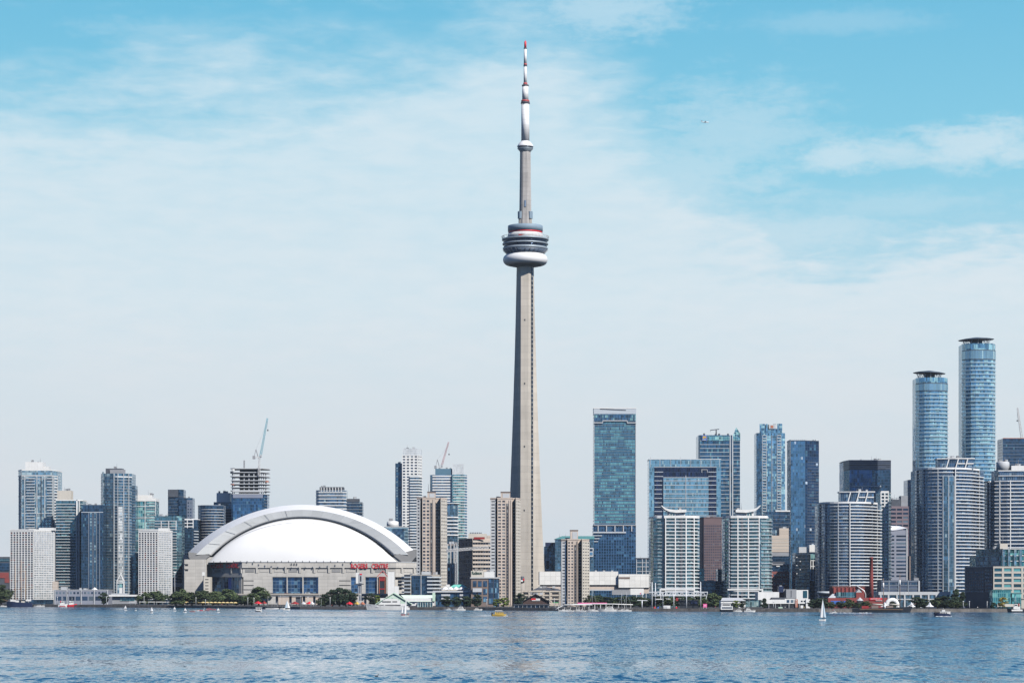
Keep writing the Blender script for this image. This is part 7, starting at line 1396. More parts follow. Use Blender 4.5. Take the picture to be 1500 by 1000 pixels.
def cruiser(label, px, py, lpx, d=1, group=None, hullm='white', cab='white', decks=1, Y=None, name='motor_boat'):
    Y = Y or water_Y(py); L = S(lpx, Y); x = PX(px, Y); T = thing(name, label, 'boat', x, Y, 0, group); B = L * .3; H = L * .105
    m = MB(); hull(m, x, Y, L, B, H, d); m.build('hull', M[hullm], T)
    z = H * 1.05; w = B * .36
    for k in range(decks):
        l0, l1 = -.34 + .06 * k, .18 - .10 * k; h = max(1.0, L * .085); a, b = sorted((x + d * l0 * L, x + d * l1 * L)); fx = d * h * .9
        m = MB(); q0, q1 = (x + d * l0 * L, x + d * l1 * L); P = [(q0, z), (q1, z), (q1 - fx, z + h), (q0 + fx * .2, z + h)]
        if d < 0: P = P[::-1]
        m.face([(p, Y - w, q) for p, q in P]); m.face([(p, Y + w, q) for p, q in reversed(P)])
        for (p, q), (r, s) in zip(P, P[1:] + P[:1]): m.face([(p, Y - w, q), (p, Y + w, q), (r, Y + w, s), (r, Y - w, s)][::-1])
        m.build('cabin', M[cab], T); a2, b2 = a + .12 * (b - a), b - .2 * (b - a) if d > 0 else b - .12 * (b - a)
        if d < 0: a2 = a + .2 * (b - a)
        bx(T, 'cabin_window', M['black'], a2, b2, Y - w - .03, Y - w + .05, z + h * .35, z + h * .78); z += h; w *= .86
    m = MB(); m.tube([(x - d * .1 * L, Y, z), (x - d * .12 * L, Y, z + L * .16)], [.08, .04], 5); m.build('aerial', M['lgrey'], T)
    m = MB(); m.tube([(x + d * .2 * L, Y - B * .36, H * 1.15 + .5), (x + d * .36 * L, Y - B * .24, H * 1.22 + .55), (x + d * .52 * L, Y, H * 1.35 + .6), (x + d * .36 * L, Y + B * .24, H * 1.22 + .55)], .05, 4); m.build('bow_rail', M['lgrey'], T)
    return T


def sailboat(label, px, py, lpx, mast, d=1, sails=(), group=None, hullm='white', name='sailboat', Y=None):
    Y = Y or water_Y(py); L = S(lpx, Y); x = PX(px, Y); T = thing(name, label, 'sailboat', x, Y, 0, group); H = L * .09 + .25
    m = MB(); hull(m, x, Y, L, L * .28, H, d, bow=.55); m.build('hull', M[hullm], T)
    if L > 5.5: bx(T, 'cabin', M['white'], x - L * .15, x + L * .15, Y - L * .09, Y + L * .09, H, H + .6)
    zt = PZ(mast, Y); xm = x + d * L * .08; m = MB(); m.tube([(xm, Y, H * .5), (xm, Y, zt)], [.11, .06], 6); m.build('mast', M['lgrey'], T); m = MB(); m.tube([(xm, Y, H + 1.0), (xm - d * L * .42, Y - .25, H + 1.0)], .06, 5); m.build('boom', M['lgrey'], T)
    for kind, mt in sails:
        m = MB(); nn = 8; rows = []
        for i in range(nn + 1):
            t = i / nn; zz = H + 1.05 + (zt - H - 1.2) * t
            if kind == 'main': e0, e1 = xm, xm - d * L * .42 * (1 - t) ** .8
            else: e0, e1 = xm + d * L * .48 * (1 - t), xm + d * .08 + (-d * L * .05) * (1 - t)
            rows.append([(e0 + (e1 - e0) * s, Y - .5 * sin(pi * s) * (1 - t) - .22 * s * (1 - t), zz) for s in (0, .25, .5, .75, 1)])
        m.grid(rows); m.build('mainsail' if kind == 'main' else 'jib_sail', M[mt], T)
    return T


def sailor(T, x, y, z, mt='darkred', h=1.0):
    """seated figure: one continuous skinned body"""
    return person_mesh(T, x, y, z, mt)


def make_figure(pose):
    """a person as one skinned surface; pose 'stand' or 'walk'"""
    s = .22 if pose == 'walk' else .05
    J = [(0, 0, .93, .13), (0, 0, 1.15, .13), (0, 0, 1.38, .155), (0, 0, 1.50, .06), (0, -.01, 1.60, .085), (0, 0, 1.70, .075),
         (-.19, 0, 1.40, .06), (-.24, s, 1.14, .045), (-.23, s * 1.4 - .06, .88, .035), (.19, 0, 1.40, .06), (.24, -s, 1.14, .045), (.23, -s * 1.4 - .06, .88, .035),
         (-.10, 0, .88, .09), (-.11, -s, .49, .065), (-.11, -s * .9, .07, .045), (-.11, -s * .9 - .14, .03, .035), (.10, 0, .88, .09), (.11, s, .49, .065), (.11, s * 1.8, .08, .045), (.11, s * 1.8 - .14, .03, .035)]
    E = [(0, 1), (1, 2), (2, 3), (3, 4), (4, 5), (2, 6), (6, 7), (7, 8), (2, 9), (9, 10), (10, 11), (0, 12), (12, 13), (13, 14), (14, 15), (0, 16), (16, 17), (17, 18), (18, 19)]
    me = bpy.data.meshes.new('person'); me.from_pydata([j[:3] for j in J], E, []); o = bpy.data.objects.new('person', me); COL.objects.link(o)
    md = o.modifiers.new('skin', 'SKIN'); me.skin_vertices[0].data[0].use_root = True
    for v, j in zip(me.skin_vertices[0].data, J): v.radius = (j[3], j[3] * .8)
    o.modifiers.new('smooth', 'SUBSURF').levels = 1
    dg = bpy.context.evaluated_depsgraph_get(); dg.update(); new = bpy.data.meshes.new_from_object(o.evaluated_get(dg)); bpy.data.objects.remove(o)
    return new


def people():
    skin = plain('skin', (.45, .28, .20), .6, .05); hairm = plain('dark_hair', (.03, .022, .018), .7); cols = [(.55, .08, .08), (.12, .2, .45), (.75, .75, .74), (.08, .1, .12), (.55, .45, .15), (.2, .4, .3)]; legs = [(.05, .07, .14), (.3, .27, .22), (.03, .03, .04)]
    base = {p: make_figure(p) for p in ('stand', 'walk')}; cl = [plain('shirt_cloth', c, .8, .05) for c in cols]; lg = [plain('trouser_cloth', c, .8, .05) for c in legs]; variants = []
    for i in range(6):
        me = base['walk' if i % 2 else 'stand'].copy(); me.materials.clear()
        for m_ in (lg[i % 3], cl[i], skin, hairm): me.materials.append(m_)
        for p in me.polygons:
            z = p.center.z; x = abs(p.center.x); p.material_index = 3 if z > 1.68 or (z > 1.6 and p.center.y > .03) else 2 if z > 1.47 or (x > .19 and z < 1.1) else 1 if z > .9 else 0
            p.use_smooth = True
        variants.append(me)
    spots = [118, 137, 166, 193, 205, 219, 240, 251, 266, 279, 295, 308, 325, 341, 356, 366, 388, 470, 486, 500, 700, 716, 745, 808, 1048, 1126, 1150, 1162, 1178, 1330, 1360, 1413, 1432, 1461]
    r = random.Random(5)
    for i, px in enumerate(spots):
        y = shoreY(px) + r.uniform(3, 11); o = bpy.data.objects.new('person', variants[i % 6]); COL.objects.link(o); o.location = (PX(px, y), y, G + .03); o.rotation_euler = (0, 0, r.uniform(0, 6.28)); o.scale = (1.05,) * 3
        tag(o, 'tiny far-off person on foot on the quay promenade', 'person', 'people strolling along the far quay')
    return variants
FIG = people()


def crew(px, Y, z, k, label, group=None, sit=False):
    o = bpy.data.objects.new('person', FIG[k]); COL.objects.link(o); o.location = (PX(px, Y), Y, z - (.45 if sit else 0)); tag(o, label, 'person', group)


foam = plain('wake_foam', (.75, .78, .80), .6, .25, .6)
def wake(px0, px1, py, w, label, Y=None):
    Y = Y or water_Y(py); m = MB(); n = 40; r = random.Random(int(px0)); up, lo = [], []
    for i in range(n + 1):
        t = i / n; x = PX(px0 + (px1 - px0) * t, Y); q = w * (.25 + .75 * sin(pi * min(1, t * 1.6 + .1)) ** 2 if t < .56 else .25 + .4 * (1 - t)) * r.uniform(.5, 1.2); up.append((x, Y + q, .03 + r.uniform(0, .12))); lo.append((x, Y - q, .03))
    mid = [((a[0] + b[0]) / 2, Y, .05 + .35 * abs(r.gauss(0, .5))) for a, b in zip(up, lo)]; m.grid([lo, mid, up]); o = m.build('wake_foam', foam, kind='stuff'); o['label'] = label


def fleet():
    # three-masted ship with the dark blue hull
    Y = 2236; x = PX(29, Y); T = thing('tall_ship', 'dark blue hulled ship with three tall tan masts and slanting spars', 'ship', x, Y, 0); m = MB(); hull(m, x, Y, S(36, Y), 6.5, 3.6, -1, bow=.3, sheer=.5); m.build('hull', M['blue'], T)
    bx(T, 'deck_house', M['white'], x - 6, x - 1, Y - 1.6, Y + 1.6, 3.6, 6.0); bx(T, 'deck_house', M['cream'], x + 1.5, x + 8, Y - 1.6, Y + 1.6, 3.4, 5.4)
    for a, b, r_ in ((16, 46.5, 878), (38.5, 47, 877.5)): pbox(T, 'white_bulwark', M['white'], Y, a, a + 8, r_, r_ + 2.4, -2.8, -2.5)
    for px, top in ((22.3, 826), (31, 820), (37.6, 835)):
        m = MB(); m.tube([(PX(px, Y), Y, 3), (PX(px, Y), Y, PZ(top, Y))], [.42, .2], 7); m.build('mast', M['wood'], T)
    for (a, b), (c, d) in (((23, 863.5), (37, 859)), ((23.5, 851.5), (40, 846.5)), ((24, 839), (38, 835.5)), ((31, 866), (48, 859.5))): m = MB(); m.tube([(PX(a, Y), Y - .4, PZ(b, Y)), (PX(c, Y), Y - .4, PZ(d, Y))], .17, 5); m.build('spar', M['wood'], T)
    m = MB()
    for a, b, c, d in ((22.3, 828, 12, 880), (31, 822, 22.3, 870), (37.6, 836, 31, 868), (37.6, 836, 47, 880), (31, 822, 40, 878)): m.obox((PX(a, Y), Y, PZ(b, Y)), (PX(c, Y), Y, PZ(d, Y)), .09, .09)
    m.build('rigging_rope', M['dgrey'], T); m = MB(); m.tube([(PX(13, Y), Y, 4.6), (PX(4.5, Y), Y, 7)], [.25, .12], 6); m.build('bowsprit', M['wood'], T)
    G_ = 'small cruisers moored beside the three-masted ship'
    for px, l, d in ((56, 12, -1), (66, 11, 1), (75, 13, -1), (83, 8, 1), (5, 9, 1)): cruiser('small white cruiser moored near the three-masted ship', px, 887.4, l, d, G_, Y=2230)
    for lb, px, mt, red in (('white tug with a red stripe beside the red tug', 92, 'white', True), ('red tug with a white wheelhouse beside the white tug', 105.5, 'red', False)):
        Y = 2205; x = PX(px, Y); T = thing('tug_boat', lb, 'tug', x, Y, 0); m = MB(); hull(m, x, Y, S(13, Y), 3.2, 1.9, 1, sheer=.6); m.build('hull', M[mt], T); bx(T, 'deck_house', M['white'], x - 2.6, x + 1.6, Y - 1.1, Y + 1.1, 1.8, 3.6); bx(T, 'wheelhouse', M['white'], x - 1.3, x + 1.1, Y - .9, Y + .9, 3.6, 5.4); bx(T, 'wheelhouse_window', M['black'], x - 1.1, x + .95, Y - .95, Y - .85, 4.3, 5.0)
        m = MB(); m.tube([(x, Y, 5.4), (x, Y, 9.4)], [.14, .06], 6); m.obox((x - .9, Y, 7.4), (x + .9, Y, 7.4), .12, .12); m.build('mast', M['lgrey'], T); m = MB(); m.tube([(x - 1.9, Y, 3.6), (x - 1.9, Y, 5.6)], .4, 8); m.build('funnel', M['red' if red else 'white'], T)
        if red: bx(T, 'stripe', M['red'], x - 3, x + 3, Y - 1.72, Y - 1.62, .7, 1.1)
        else: bx(T, 'black_rail', M['black'], x - 3.6, x + 3.4, Y - 1.75, Y - 1.62, .2, .55)
    # dinghies with white sails
    for i, (px, py, mast) in enumerate(((184, 893.5, 886), (222, 897.6, 888.2), (256, 894.8, 888), (271, 896.8, 889.5), (320, 896.6, 889.5), (199, 894, 889.6), (149 + 150, 893.4, 889))):
        lb = ['small white dinghy sail off the second white gridded block', 'tallest white dinghy sail off the second white gridded block', 'white dinghy leaning in front of the beach umbrellas, left of its neighbour', 'white dinghy in front of the beach umbrellas with a dark crew', 'lone white dinghy sail off the right end of the beach', 'tiny white dinghy sail between two bigger dinghies', 'tiny dinghy close to the beach wall'][i]
        sailboat(lb, px, py, 4.2 if i < 5 else 2.6, mast, 1 if i % 2 else -1, (('main', 'sail'), ('jib', 'sail')) if i < 5 else (('main', 'sail_grey'),), name='sailing_dinghy')
        if i in (3, 1): crew(px - .9, water_Y(py) - .3, .25, 3, ['', 'sailor in the tallest white dinghy', '', 'dark clad sailor in the dinghy before the umbrellas'][i], sit=True)
    for px, py, c, lb in ((281.5, 895.6, 'darkred', 'dark red kayak before the beach'), (288, 894.4, 'white', 'white kayak before the beach'), (293, 894, 'red', 'bright red kayak close to the beach wall'), (303, 894, 'darkred', 'dark kayak right of the red kayak'), (312.5, 892.6, 'red', 'red kayak near the beach end'), (306, 891.6, 'red', 'short red kayak nearest the beach wall')):
        Y = water_Y(py); x = PX(px, Y); T = thing('kayak', lb, 'kayak', x, Y, 0); m = MB(); hull(m, x, Y, 3.9, .8, .32, 1, bow=.5, stern=.3); m.build('hull', M[c], T); m = MB(); m.tube([(x - 1.1, Y - .2, .75), (x + 1.0, Y - .3, 1.0)], .05, 5); m.build('paddle', M['yellow'], T)
    # buoy line
    fl = None
    for i in range(26):
        px = 195 + i * 6.6 + (i % 3); Y = 1905 - i * 2; x = PX(px, Y)
        if fl is None: m = MB(); m.lathe(x, Y, [(.1, -.2), (.5, 0), (.5, .35), (.1, .6)], 8); fl = m.build('buoy', M['dgrey']); tag(fl, 'small dark float of the swimming line off the beach', 'buoy', 'floats of the line off the beach'); base = (x, Y)
        else: c = fl.copy(); COL.objects.link(c); c.location = (x - base[0], Y - base[1], 0)
    # white houseboat
    Y = water_Y(895.6); x = PX(379, Y); T = thing('tour_boat', 'boxy white tour boat with dark windows and a red awning', 'boat', x, Y, 0); m = MB(); hull(m, x, Y, S(9.4, Y), 2.6, .9, -1); m.build('hull', M['white'], T); bx(T, 'cabin', M['white'], PX(375, Y), PX(383.2, Y), Y - 1, Y + 1, .8, PZ(889.5, Y)); 
    for k in range(3): bx(T, 'window', M['black'], PX(376 + 2.5 * k, Y), PX(377.6 + 2.5 * k, Y), Y - 1.05, Y - .95, 1.5, 2.4)
    bx(T, 'awning', M['white'], PX(374.4, Y), PX(384, Y), Y - 1.3, Y + 1.3, PZ(889.5, Y), PZ(889, Y)); bx(T, 'black_rail', M['black'], PX(376, Y), PX(382, Y), Y - 1.4, Y - 1.2, .1, .6)
    # moored masts in the basin
    GB = 'bare masted sailboats moored in the basin before the stadium'
    r = random.Random(9)
    for px, top in ((393, 873), (398, 880), (402, 879), (405.5, 880), (411.5, 871.5), (414, 871), (417, 872), (420, 873), (427, 879), (439.5, 872), (463, 876), (467, 869), (471, 877)): sailboat('bare masted white sailboat moored in the basin', px, 892, r.uniform(6, 9), top, r.choice((1, -1)), (), GB, Y=1960 + r.uniform(-20, 10))
    sailboat('sailboat with a blue-grey sail leaving the basin before the stadium', 420, 893.2, 9, 878.5, 1, (('main', 'sail_grey'), ('jib', 'sail')))
    for px, w, c, lb in ((378, 9, 'red', 'red quay tent beside the boxy tour boat'), (387, 6, 'darkred', 'dark red quay tent beside the basin'), (432, 10, 'darkred', 'dark red quay tent right of the moored masts'), (453, 8, 'red', 'red quay tent left of the dark clump of trees'), (445, 6, 'white', 'white quay tent between the two red tents'), (457, 5, 'white', 'pointed white tent next to the red quay tent'), (512, 8, 'red', 'red festival tent left of the white yacht'), (523, 6, 'yellow', 'yellow festival tent left of the white yacht'), (531, 6, 'rust', 'orange festival tent at the bow of the white yacht')):
        Y = shoreY(px) + 6; x = PX(px, Y); h = S(w, Y) / 2; T = thing('market_tent', lb, 'tent', x, Y, G); m = MB(); m.lathe(x, Y, [(h * 1.3, G + 2.1), (h * 1.25, G + 2.5), (.15, G + 4.2)], 4, smooth=False, caps=False); m.build('canopy', M[c], T)
        for a, b in ((-1, -1), (1, -1), (1, 1), (-1, 1)): m = MB(); m.tube([(x + a * h * .85, Y + b * h * .85, G), (x + a * h * .85, Y + b * h * .85, G + 2.4)], .08, 5); m.build('post', M['lgrey'], T)
    # superyacht
    Y = 1860; x = PX(568, Y); k = S(1, Y); T = thing('motor_yacht', 'long white motor yacht with raked decks and dark windows lying at the quay', 'yacht', x, Y, 0)
    m = MB(); hull(m, x, Y, S(60, Y), 7.5, 2.7, -1, bow=.42, sheer=.75); m.build('hull', M['white'], T)
    def deck(nm, a0, a1, t, u, w, rk):
        z0, z1 = PZ(u, Y), PZ(t, Y); P = [(PX(a0, Y), z0), (PX(a1, Y), z0), (PX(a1 + rk * .2, Y), z1), (PX(a0 + rk, Y), z1)]; m = MB(); m.face([(p, Y - w, q) for p, q in P]); m.face([(p, Y + w, q) for p, q in reversed(P)])
        for (p, q), (r, s) in zip(P, P[1:] + P[:1]): m.face([(p, Y - w, q), (p, Y + w, q), (r, Y + w, s), (r, Y - w, s)][::-1])
        return m.build(nm, M['white'], T)
    deck('main_deck', 551, 594, 883.4, 888, 3.2, 6); deck('upper_deck', 556, 586, 878.6, 883.4, 2.7, 6); deck('bridge_roof', 562, 583, 876.4, 878.6, 2.2, 3)
    for a, b, t, u, w in ((554.5, 562.5, 885, 886.6, 3.24), (564.5, 587, 885, 886.8, 3.24), (560, 573, 880, 881.8, 2.74), (575, 582, 880, 881.6, 2.74)): bx(T, 'window_band', M['black'], PX(a, Y), PX(b, Y), Y - w, Y - w + .1, PZ(u, Y), PZ(t, Y))
    m = MB(); m.tube([(PX(574, Y), Y, PZ(876.4, Y)), (PX(576, Y), Y, PZ(872, Y))], [.3, .12], 6); m.obox((PX(573, Y), Y, PZ(873.6, Y)), (PX(577.6, Y), Y, PZ(873.6, Y)), .2, .2); m.build('radar_mast', M['white'], T); bx(T, 'stern_step', M['white'], PX(592, Y), PX(600, Y), Y - 3, Y + 3, .2, PZ(889.2, Y))
    m = MB(); m.tube([(PX(541, Y), Y - 1.4, PZ(885.4, Y)), (PX(552, Y), Y - 3.1, PZ(885, Y)), (PX(594, Y), Y - 3.5, PZ(887, Y))], .07, 4); m.build('deck_rail', M['lgrey'], T)
    # two small sailboats off the yacht
    sailboat('small sailboat with a tall narrow white sail off the stern of the yacht', 594.5, 902.6, 9, 874.5, 1, (('main', 'sail'),)); sailboat('short masted small sailboat just behind the stern of the yacht', 590.5, 900.6, 6, 884, -1, (('jib', 'sail'),), hullm='darkred')
    crew(596.6, water_Y(902.6) - .4, .7, 3, 'crew member sitting in the small sailboat off the yacht', sit=True); crew(598.6, water_Y(902.6) - .3, .7, 0, 'crew member in red at the stern of the small sailboat', sit=True)
    # cruiser at the quay, small dark one
    cruiser('white two deck motor cruiser moored left of the office with the roof lettering', 673, 893.2, 18, -1, decks=2, Y=1800); cruiser('low blue hulled boat moored beside the mint roofed terminal', 656, 892.6, 11, -1, hullm='sail_grey', Y=1815); cruiser('white cruiser lying behind the quay by the second tan tower', 700, 891.6, 12, 1, Y=1822)
    # water taxi
    Y = water_Y(901.4); x = PX(731, Y); T = thing('water_taxi', 'yellow water taxi with a white roof crossing the harbour', 'boat', x, Y, 0); m = MB(); hull(m, x, Y, S(20, Y), 2.7, .8, 1, sheer=.2); m.build('hull', M['yellow'], T); bx(T, 'cabin', M['yellow'], PX(725, Y), PX(738, Y), Y - 1.1, Y + 1.1, .8, 2.2); bx(T, 'roof', M['white'], PX(725, Y), PX(736, Y), Y - 1.25, Y + 1.25, PZ(894.2, Y), PZ(893.4, Y))
    for q in (726, 729.5, 733, 735.4): m = MB(); m.tube([(PX(q, Y), Y - 1, 2.3), (PX(q, Y), Y - 1, PZ(894.2, Y))], .07, 5); m.build('roof_post', M['lgrey'], T)
    for q in (727, 730, 733, 736): bx(T, 'cabin_window', M['dgrey'], PX(q, Y), PX(q + 1.7, Y), Y - 1.14, Y - 1.05, 1.5, 2.1)
    bx(T, 'outboard_motor', M['black'], PX(719.6, Y), PX(722, Y), Y - .5, Y + .5, .2, 1.9); wake(722, 700, 901.4, .8, 'white foam trail behind the yellow water taxi'); wake(744, 737, 901.8, .6, 'white bow foam of the yellow water taxi')
    # marina on the right
    GM = 'white motor boats moored in the marina by the footbridge'
    for i, (px, l, d) in enumerate(((829, 9, -1), (836, 10, 1), (846, 11, -1), (854, 9, 1), (863, 10, -1), (872, 9, 1), (915, 11, 1), (905, 9, 1), (846, 8, 1), (866, 8, -1))): cruiser('white motor boat moored in the marina below the footbridge', px, 894.6, l, d, GM, Y=1722 + (i % 3) * 4)
    cruiser('biggest white cruiser in the marina, with a flybridge', 890, 894.8, 26, -1, decks=2, Y=1716); cruiser('red covered motor boat in the marina', 853, 894, 7, 1, cab='red', Y=1724)
    for px, top, lb in ((825.2, 848, 'tall white mast of a yacht at the left end of the marina'), (868.6, 862, 'white masted yacht in the middle of the marina'), (918.6, 866.5, 'white masted yacht at the right end of the marina'), (911.5, 868, 'thin grey masted yacht near the right end of the marina')):
        T = sailboat(lb, px, 895, 13, top, -1, (), Y=1722); Y = 1722; m = MB(); z = PZ(top + 2, Y)
        for a in (-6, 6): m.obox((PX(px, Y), Y, z), (PX(px + a * 1.3, Y), Y, 1.3), .07, .07)
        m.build('stay_rope', M['lgrey'], T)
    # ferry and neighbours
    Y = 1682; x = PX(1064, Y); T = thing('ferry_boat', 'white two deck ferry with a black hull moored by the long white shed', 'ferry', x, Y, 0); m = MB(); hull(m, x, Y, S(19, Y), 5, 1.6, 1, bow=.2, sheer=.1); m.build('hull', M['black'], T)
    bx(T, 'main_deck', M['white'], PX(1055.5, Y), PX(1073, Y), Y - 2.2, Y + 2.2, 1.6, PZ(887.4, Y)); bx(T, 'window_band', M['glassdark'], PX(1057, Y), PX(1072, Y), Y - 2.26, Y - 2.15, PZ(890.6, Y), PZ(888.6, Y)); bx(T, 'upper_deck', M['white'], PX(1056.5, Y), PX(1070, Y), Y - 1.9, Y + 1.9, PZ(887.4, Y), PZ(883, Y)); bx(T, 'window_band', M['black'], PX(1058, Y), PX(1069, Y), Y - 1.96, Y - 1.85, PZ(886.2, Y), PZ(884.6, Y)); bx(T, 'roof', M['white'], PX(1055.6, Y), PX(1071.4, Y), Y - 2.3, Y + 2.3, PZ(883, Y), PZ(882, Y)); m = MB(); m.tube([(PX(1060, Y), Y, PZ(882, Y)), (PX(1060, Y), Y, PZ(877.6, Y))], .1, 5); m.build('mast', M['lgrey'], T)
    cruiser('low white cruiser between the ferry and the masted boat', 1080, 895.6, 14, -1, decks=1, Y=1684); cruiser('white masted fishing cruiser right of the ferry', 1098, 895.8, 16, 1, decks=2, Y=1680)
    T = sailboat('grey masted boat behind the fishing cruiser', 1096.5, 895.6, 9, 866, 1, (), Y=1690)
    # sailing yacht in mid harbour
    sailboat('sailing yacht with tall grey-white sails alone in the harbour', 1204.6, 908.6, 10, 876.5, 1, (('main', 'sail'), ('jib', 'sail_grey'))); crew(1207.5, water_Y(908.6) - .5, .9, 3, 'sailor sitting in the lone sailing yacht', sit=True)
    # speedboat with wake
    cruiser('small white speedboat throwing up a foaming wake before the brick plant', 1221, 897.4, 9, -1, name='speed_boat'); wake(1223, 1277, 897.4, 1.6, 'long white foam wake of the small speedboat'); wake(1214, 1220, 897.8, .8, 'white bow foam of the small speedboat'); crew(1220.4, water_Y(897.4), .9, 0, 'person standing in the small speedboat')
    # black schooner
    Y = 1640; x = PX(1291, Y); T = thing('tall_ship', 'black hulled schooner with two dark masts moored before the brick plant', 'ship', x, Y, 0); m = MB(); hull(m, x, Y, S(84, Y), 7, 2.4, 1, bow=.3, sheer=.7); m.build('hull', M['black'], T); bx(T, 'gold_stripe', M['wood'], x - 15, x + 14, Y - 3.52, Y - 3.4, 1.9, 2.1)
    for a, b, t in ((1262, 1272, 889), (1276, 1286, 888.4), (1298, 1308, 888.6)): bx(T, 'deck_house', M['darkred' if a == 1262 else 'tan_dark'], PX(a, Y), PX(b, Y), Y - 1.5, Y + 1.5, 2.3, PZ(t, Y) + 1)
    for px, top, wt in ((1294, 846.5, 853), (1318.2, 840, 849)):
        m = MB(); m.tube([(PX(px, Y), Y, 2), (PX(px, Y), Y, PZ(top, Y))], [.38, .18], 7); m.build('mast', M['tan_dark'], T); m = MB(); m.tube([(PX(px, Y), Y, PZ(wt + 8, Y)), (PX(px, Y), Y, PZ(wt, Y))], .5, 7); m.build('mast_top', M['white'], T); m = MB(); m.tube([(PX(px, Y), Y - .3, PZ(886, Y)), (PX(px - 17, Y), Y - .3, PZ(885, Y))], .22, 5); m.build('boom', M['tan_dark'], T); m = MB(); m.tube([(PX(px - 1, Y), Y - .3, PZ(885, Y)), (PX(px - 16, Y), Y - .3, PZ(884.3, Y))], .42, 6); m.build('furled_sail', M['cream'], T)
    m = MB(); m.tube([(PX(1331, Y), Y, 4), (PX(1342, Y), Y, 6)], [.3, .12], 6); m.build('bowsprit', M['tan_dark'], T); m = MB()
    for a, b, c, d in ((1318.2, 842, 1341, 888), (1318.2, 842, 1331, 890), (1294, 848, 1318, 862), (1294, 848, 1252, 890), (1318.2, 852, 1310, 890), (1294, 856, 1287, 890)): m.obox((PX(a, Y), Y, PZ(b, Y)), (PX(c, Y), Y, PZ(d, Y)), .08, .08)
    m.build('rigging_rope', M['dgrey'], T)
    # tents beside it
    for px, lb in ((1296, 'white pointed tent left of the second black mast'), (1335, 'white pointed tent at the bow of the black schooner'), (1362, 'small white pointed tent among the quay trees')):
        Y = shoreY(px) + 10; x = PX(px, Y); T = thing('market_tent', lb, 'tent', x, Y, G); m = MB(); m.lathe(x, Y, [(3, G + 1.6), (1.2, G + 2.8), (.1, G + 4.8)], 4, smooth=False, caps=False); m.build('canopy', M['sail'], T); m = MB(); m.tube([(x, Y, G), (x, Y, G + 4.7)], .1, 5); m.build('pole', M['lgrey'], T)
    # blue and white passenger boat
    Y = water_Y(902.4); x = PX(1380.5, Y); T = thing('passenger_boat', 'blue hulled passenger boat with a white cabin and dark bow crossing the harbour', 'boat', x, Y, 0); m = MB(); hull(m, x, Y, S(23, Y), 3, 1.5, -1, bow=.3, sheer=.5); m.build('hull', M['blue'], T); bx(T, 'cabin', M['white'], PX(1376.5, Y), PX(1391.6, Y), Y - 1.2, Y + 1.2, 1.4, PZ(895.4, Y)); bx(T, 'roof', M['white'], PX(1376, Y), PX(1392, Y), Y - 1.4, Y + 1.4, PZ(895.4, Y), PZ(894.9, Y)); bx(T, 'wheelhouse', M['white'], PX(1379.5, Y), PX(1384, Y), Y - .9, Y + .9, PZ(894.9, Y), PZ(892.6, Y))
    for q in (1377.4, 1380, 1382.6, 1385.2): bx(T, 'cabin_window', M['black'], PX(q, Y), PX(q + 1.6, Y), Y - 1.24, Y - 1.15, PZ(898.4, Y), PZ(896.4, Y))
    m = MB(); m.tube([(PX(1382, Y), Y, PZ(892.6, Y)), (PX(1382, Y), Y, PZ(890, Y))], .08, 5); m.build('mast', M['lgrey'], T); bx(T, 'canvas_bow', M['black'], PX(1369.5, Y), PX(1376, Y), Y - .9, Y + .9, 1.6, PZ(896, Y)); wake(1394, 1370, 903.2, .9, 'thin white foam under the blue hulled passenger boat', Y - 1.6)
    # tug at the edge
    Y = 1645; x = PX(1488, Y); T = thing('tug_boat', 'white tug with a mast lying at the quay before the turquoise conservatory', 'tug', x, Y, 0); m = MB(); hull(m, x, Y, S(24, Y), 4, 1.8, -1, sheer=.6); m.build('hull', M['black'], T); bx(T, 'white_strake', M['white'], PX(1481, Y), PX(1497, Y), Y - 2.06, Y - 1.9, .9, 1.9); bx(T, 'deck_house', M['white'], PX(1484, Y), PX(1494, Y), Y - 1.4, Y + 1.4, 1.8, 3.9); bx(T, 'wheelhouse', M['white'], PX(1485.5, Y), PX(1490, Y), Y - 1.1, Y + 1.1, 3.9, 5.6); bx(T, 'wheelhouse_window', M['black'], PX(1486, Y), PX(1489.6, Y), Y - 1.15, Y - 1.05, 4.4, 5.2); m = MB(); m.tube([(PX(1487.5, Y), Y, 5.6), (PX(1487.5, Y), Y, PZ(872, Y))], [.16, .07], 6); m.obox((PX(1485.6, Y), Y, PZ(879, Y)), (PX(1489.4, Y), Y, PZ(879, Y)), .14, .14); m.build('mast', M['lgrey'], T); m = MB(); m.tube([(PX(1492.3, Y), Y, 3.9), (PX(1492.3, Y), Y, 6)], .5, 8); m.build('funnel', M['darkred'], T)
fleet()


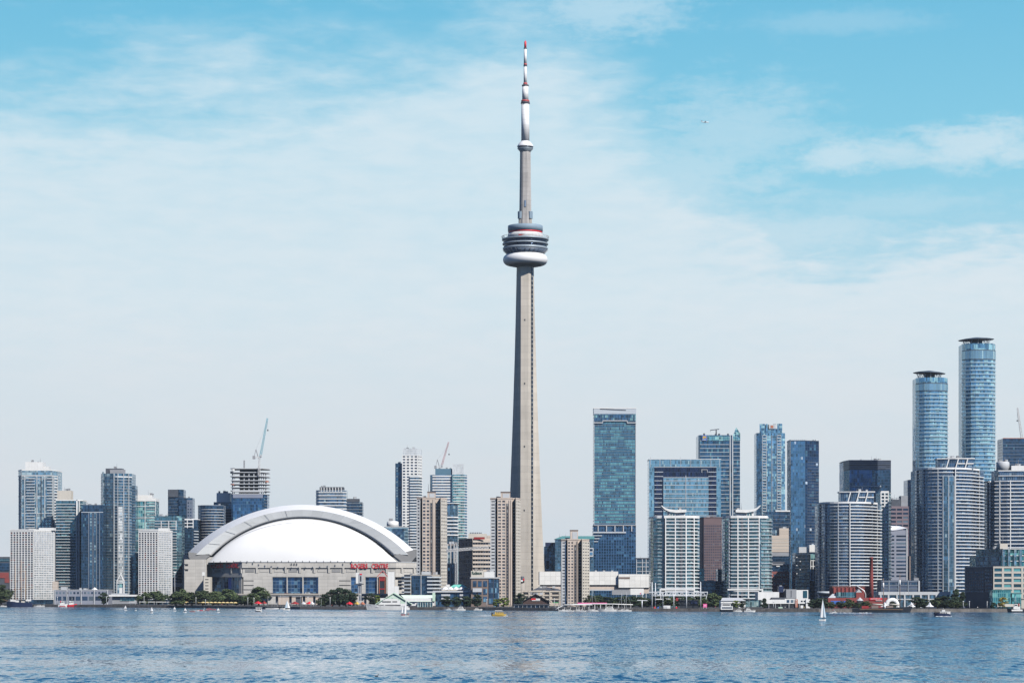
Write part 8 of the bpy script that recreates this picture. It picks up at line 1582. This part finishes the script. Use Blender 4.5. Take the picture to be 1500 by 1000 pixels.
def airplane_and_bird():
    Y = 6200; x, z = PX(1033, Y), PZ(179.3, Y); k = S(1, Y); T = thing('airplane', 'small white twin engined airplane high in the sky right of the tower', 'airplane', x, Y, z); L = 11 * k
    m = MB(); m.tube([(x - L * .5, Y, z + .5), (x - L * .42, Y, z + .35), (x - L * .2, Y, z), (x + L * .3, Y, z - .1), (x + L * .44, Y, z - .3), (x + L * .5, Y, z - .6)], [.25, .7, 1.25, 1.3, 1.0, .2], 12); m.build('fuselage', M['white'], T)
    for s in (-1, 1):
        m = MB(); a = [(x - 1.2, Y + s * 1.0, z + 1.1), (x + 1.6, Y + s * 1.0, z + 1.1), (x + .6, Y + s * 11, z + 1.6), (x - .6, Y + s * 11, z + 1.6)]; b = [(p[0], p[1], p[2] - .3) for p in a]; m.face(a); m.face(b[::-1])
        for p in range(4): q = (p + 1) % 4; m.face([a[p], b[p], b[q], a[q]])
        m.build('wing', M['lgrey'], T); m = MB(); m.tube([(x - 1.8, Y + s * 4.2, z + .9), (x + 2.4, Y + s * 4.2, z + .8)], [.35, .6], 8); m.build('engine', M['dgrey'], T)
        m = MB(); m.box(x - L * .5, x - L * .4, Y + (0 if s > 0 else -4), Y + (4 if s > 0 else 0), z + 3.9, z + 4.1); m.build('tailplane', M['white'], T)
    m = MB(); P = [(x - L * .36, z + .6), (x - L * .42, z + 4), (x - L * .52, z + 4.1), (x - L * .49, z + .6)]; m.face([(p, Y - .15, q) for p, q in P]); m.face([(p, Y + .15, q) for p, q in P[::-1]])
    for (p, q), (r, s) in zip(P, P[1:] + P[:1]): m.face([(p, Y - .15, q), (p, Y + .15, q), (r, Y + .15, s), (r, Y - .15, s)])
    m.build('tail_fin', M['lgrey'], T)
    Y = water_Y(990.5); x = PX(551.5, Y); m = MB(); m.tube([(x - .34, Y, .16), (x - .2, Y, .12), (x, Y, .1), (x + .2, Y, .14), (x + .26, Y, .3), (x + .28, Y, .45), (x + .36, Y, .46), (x + .46, Y, .44)], [.02, .09, .14, .12, .06, .06, .055, .015], 10); o = m.build('water_bird', M['dgrey']); tag(o, 'lone dark water bird floating on the open lake', 'bird')
airplane_and_bird()

# ------------------------------------------------------------------ summer haze over the harbour
def haze():
    m = bpy.data.materials.new('haze_air'); m.use_nodes = True; N = NT(m.node_tree); N.n.clear(); o = N.new('ShaderNodeOutputMaterial'); v = N.new('ShaderNodeVolumePrincipled'); N.l.new(v.outputs[0], o.inputs['Volume'])
    v.inputs['Color'].default_value = (.80, .90, 1.0, 1); v.inputs['Density'].default_value = HAZE; v.inputs['Anisotropy'].default_value = .2
    mb = MB(); mb.box(-7100, 7100, -1000, 5050, -2.5, 1230); o = mb.build('haze', m, kind='stuff'); o['label'] = 'thin blue summer haze in the air over harbour and city'
HAZE = 2.6e-5
haze()
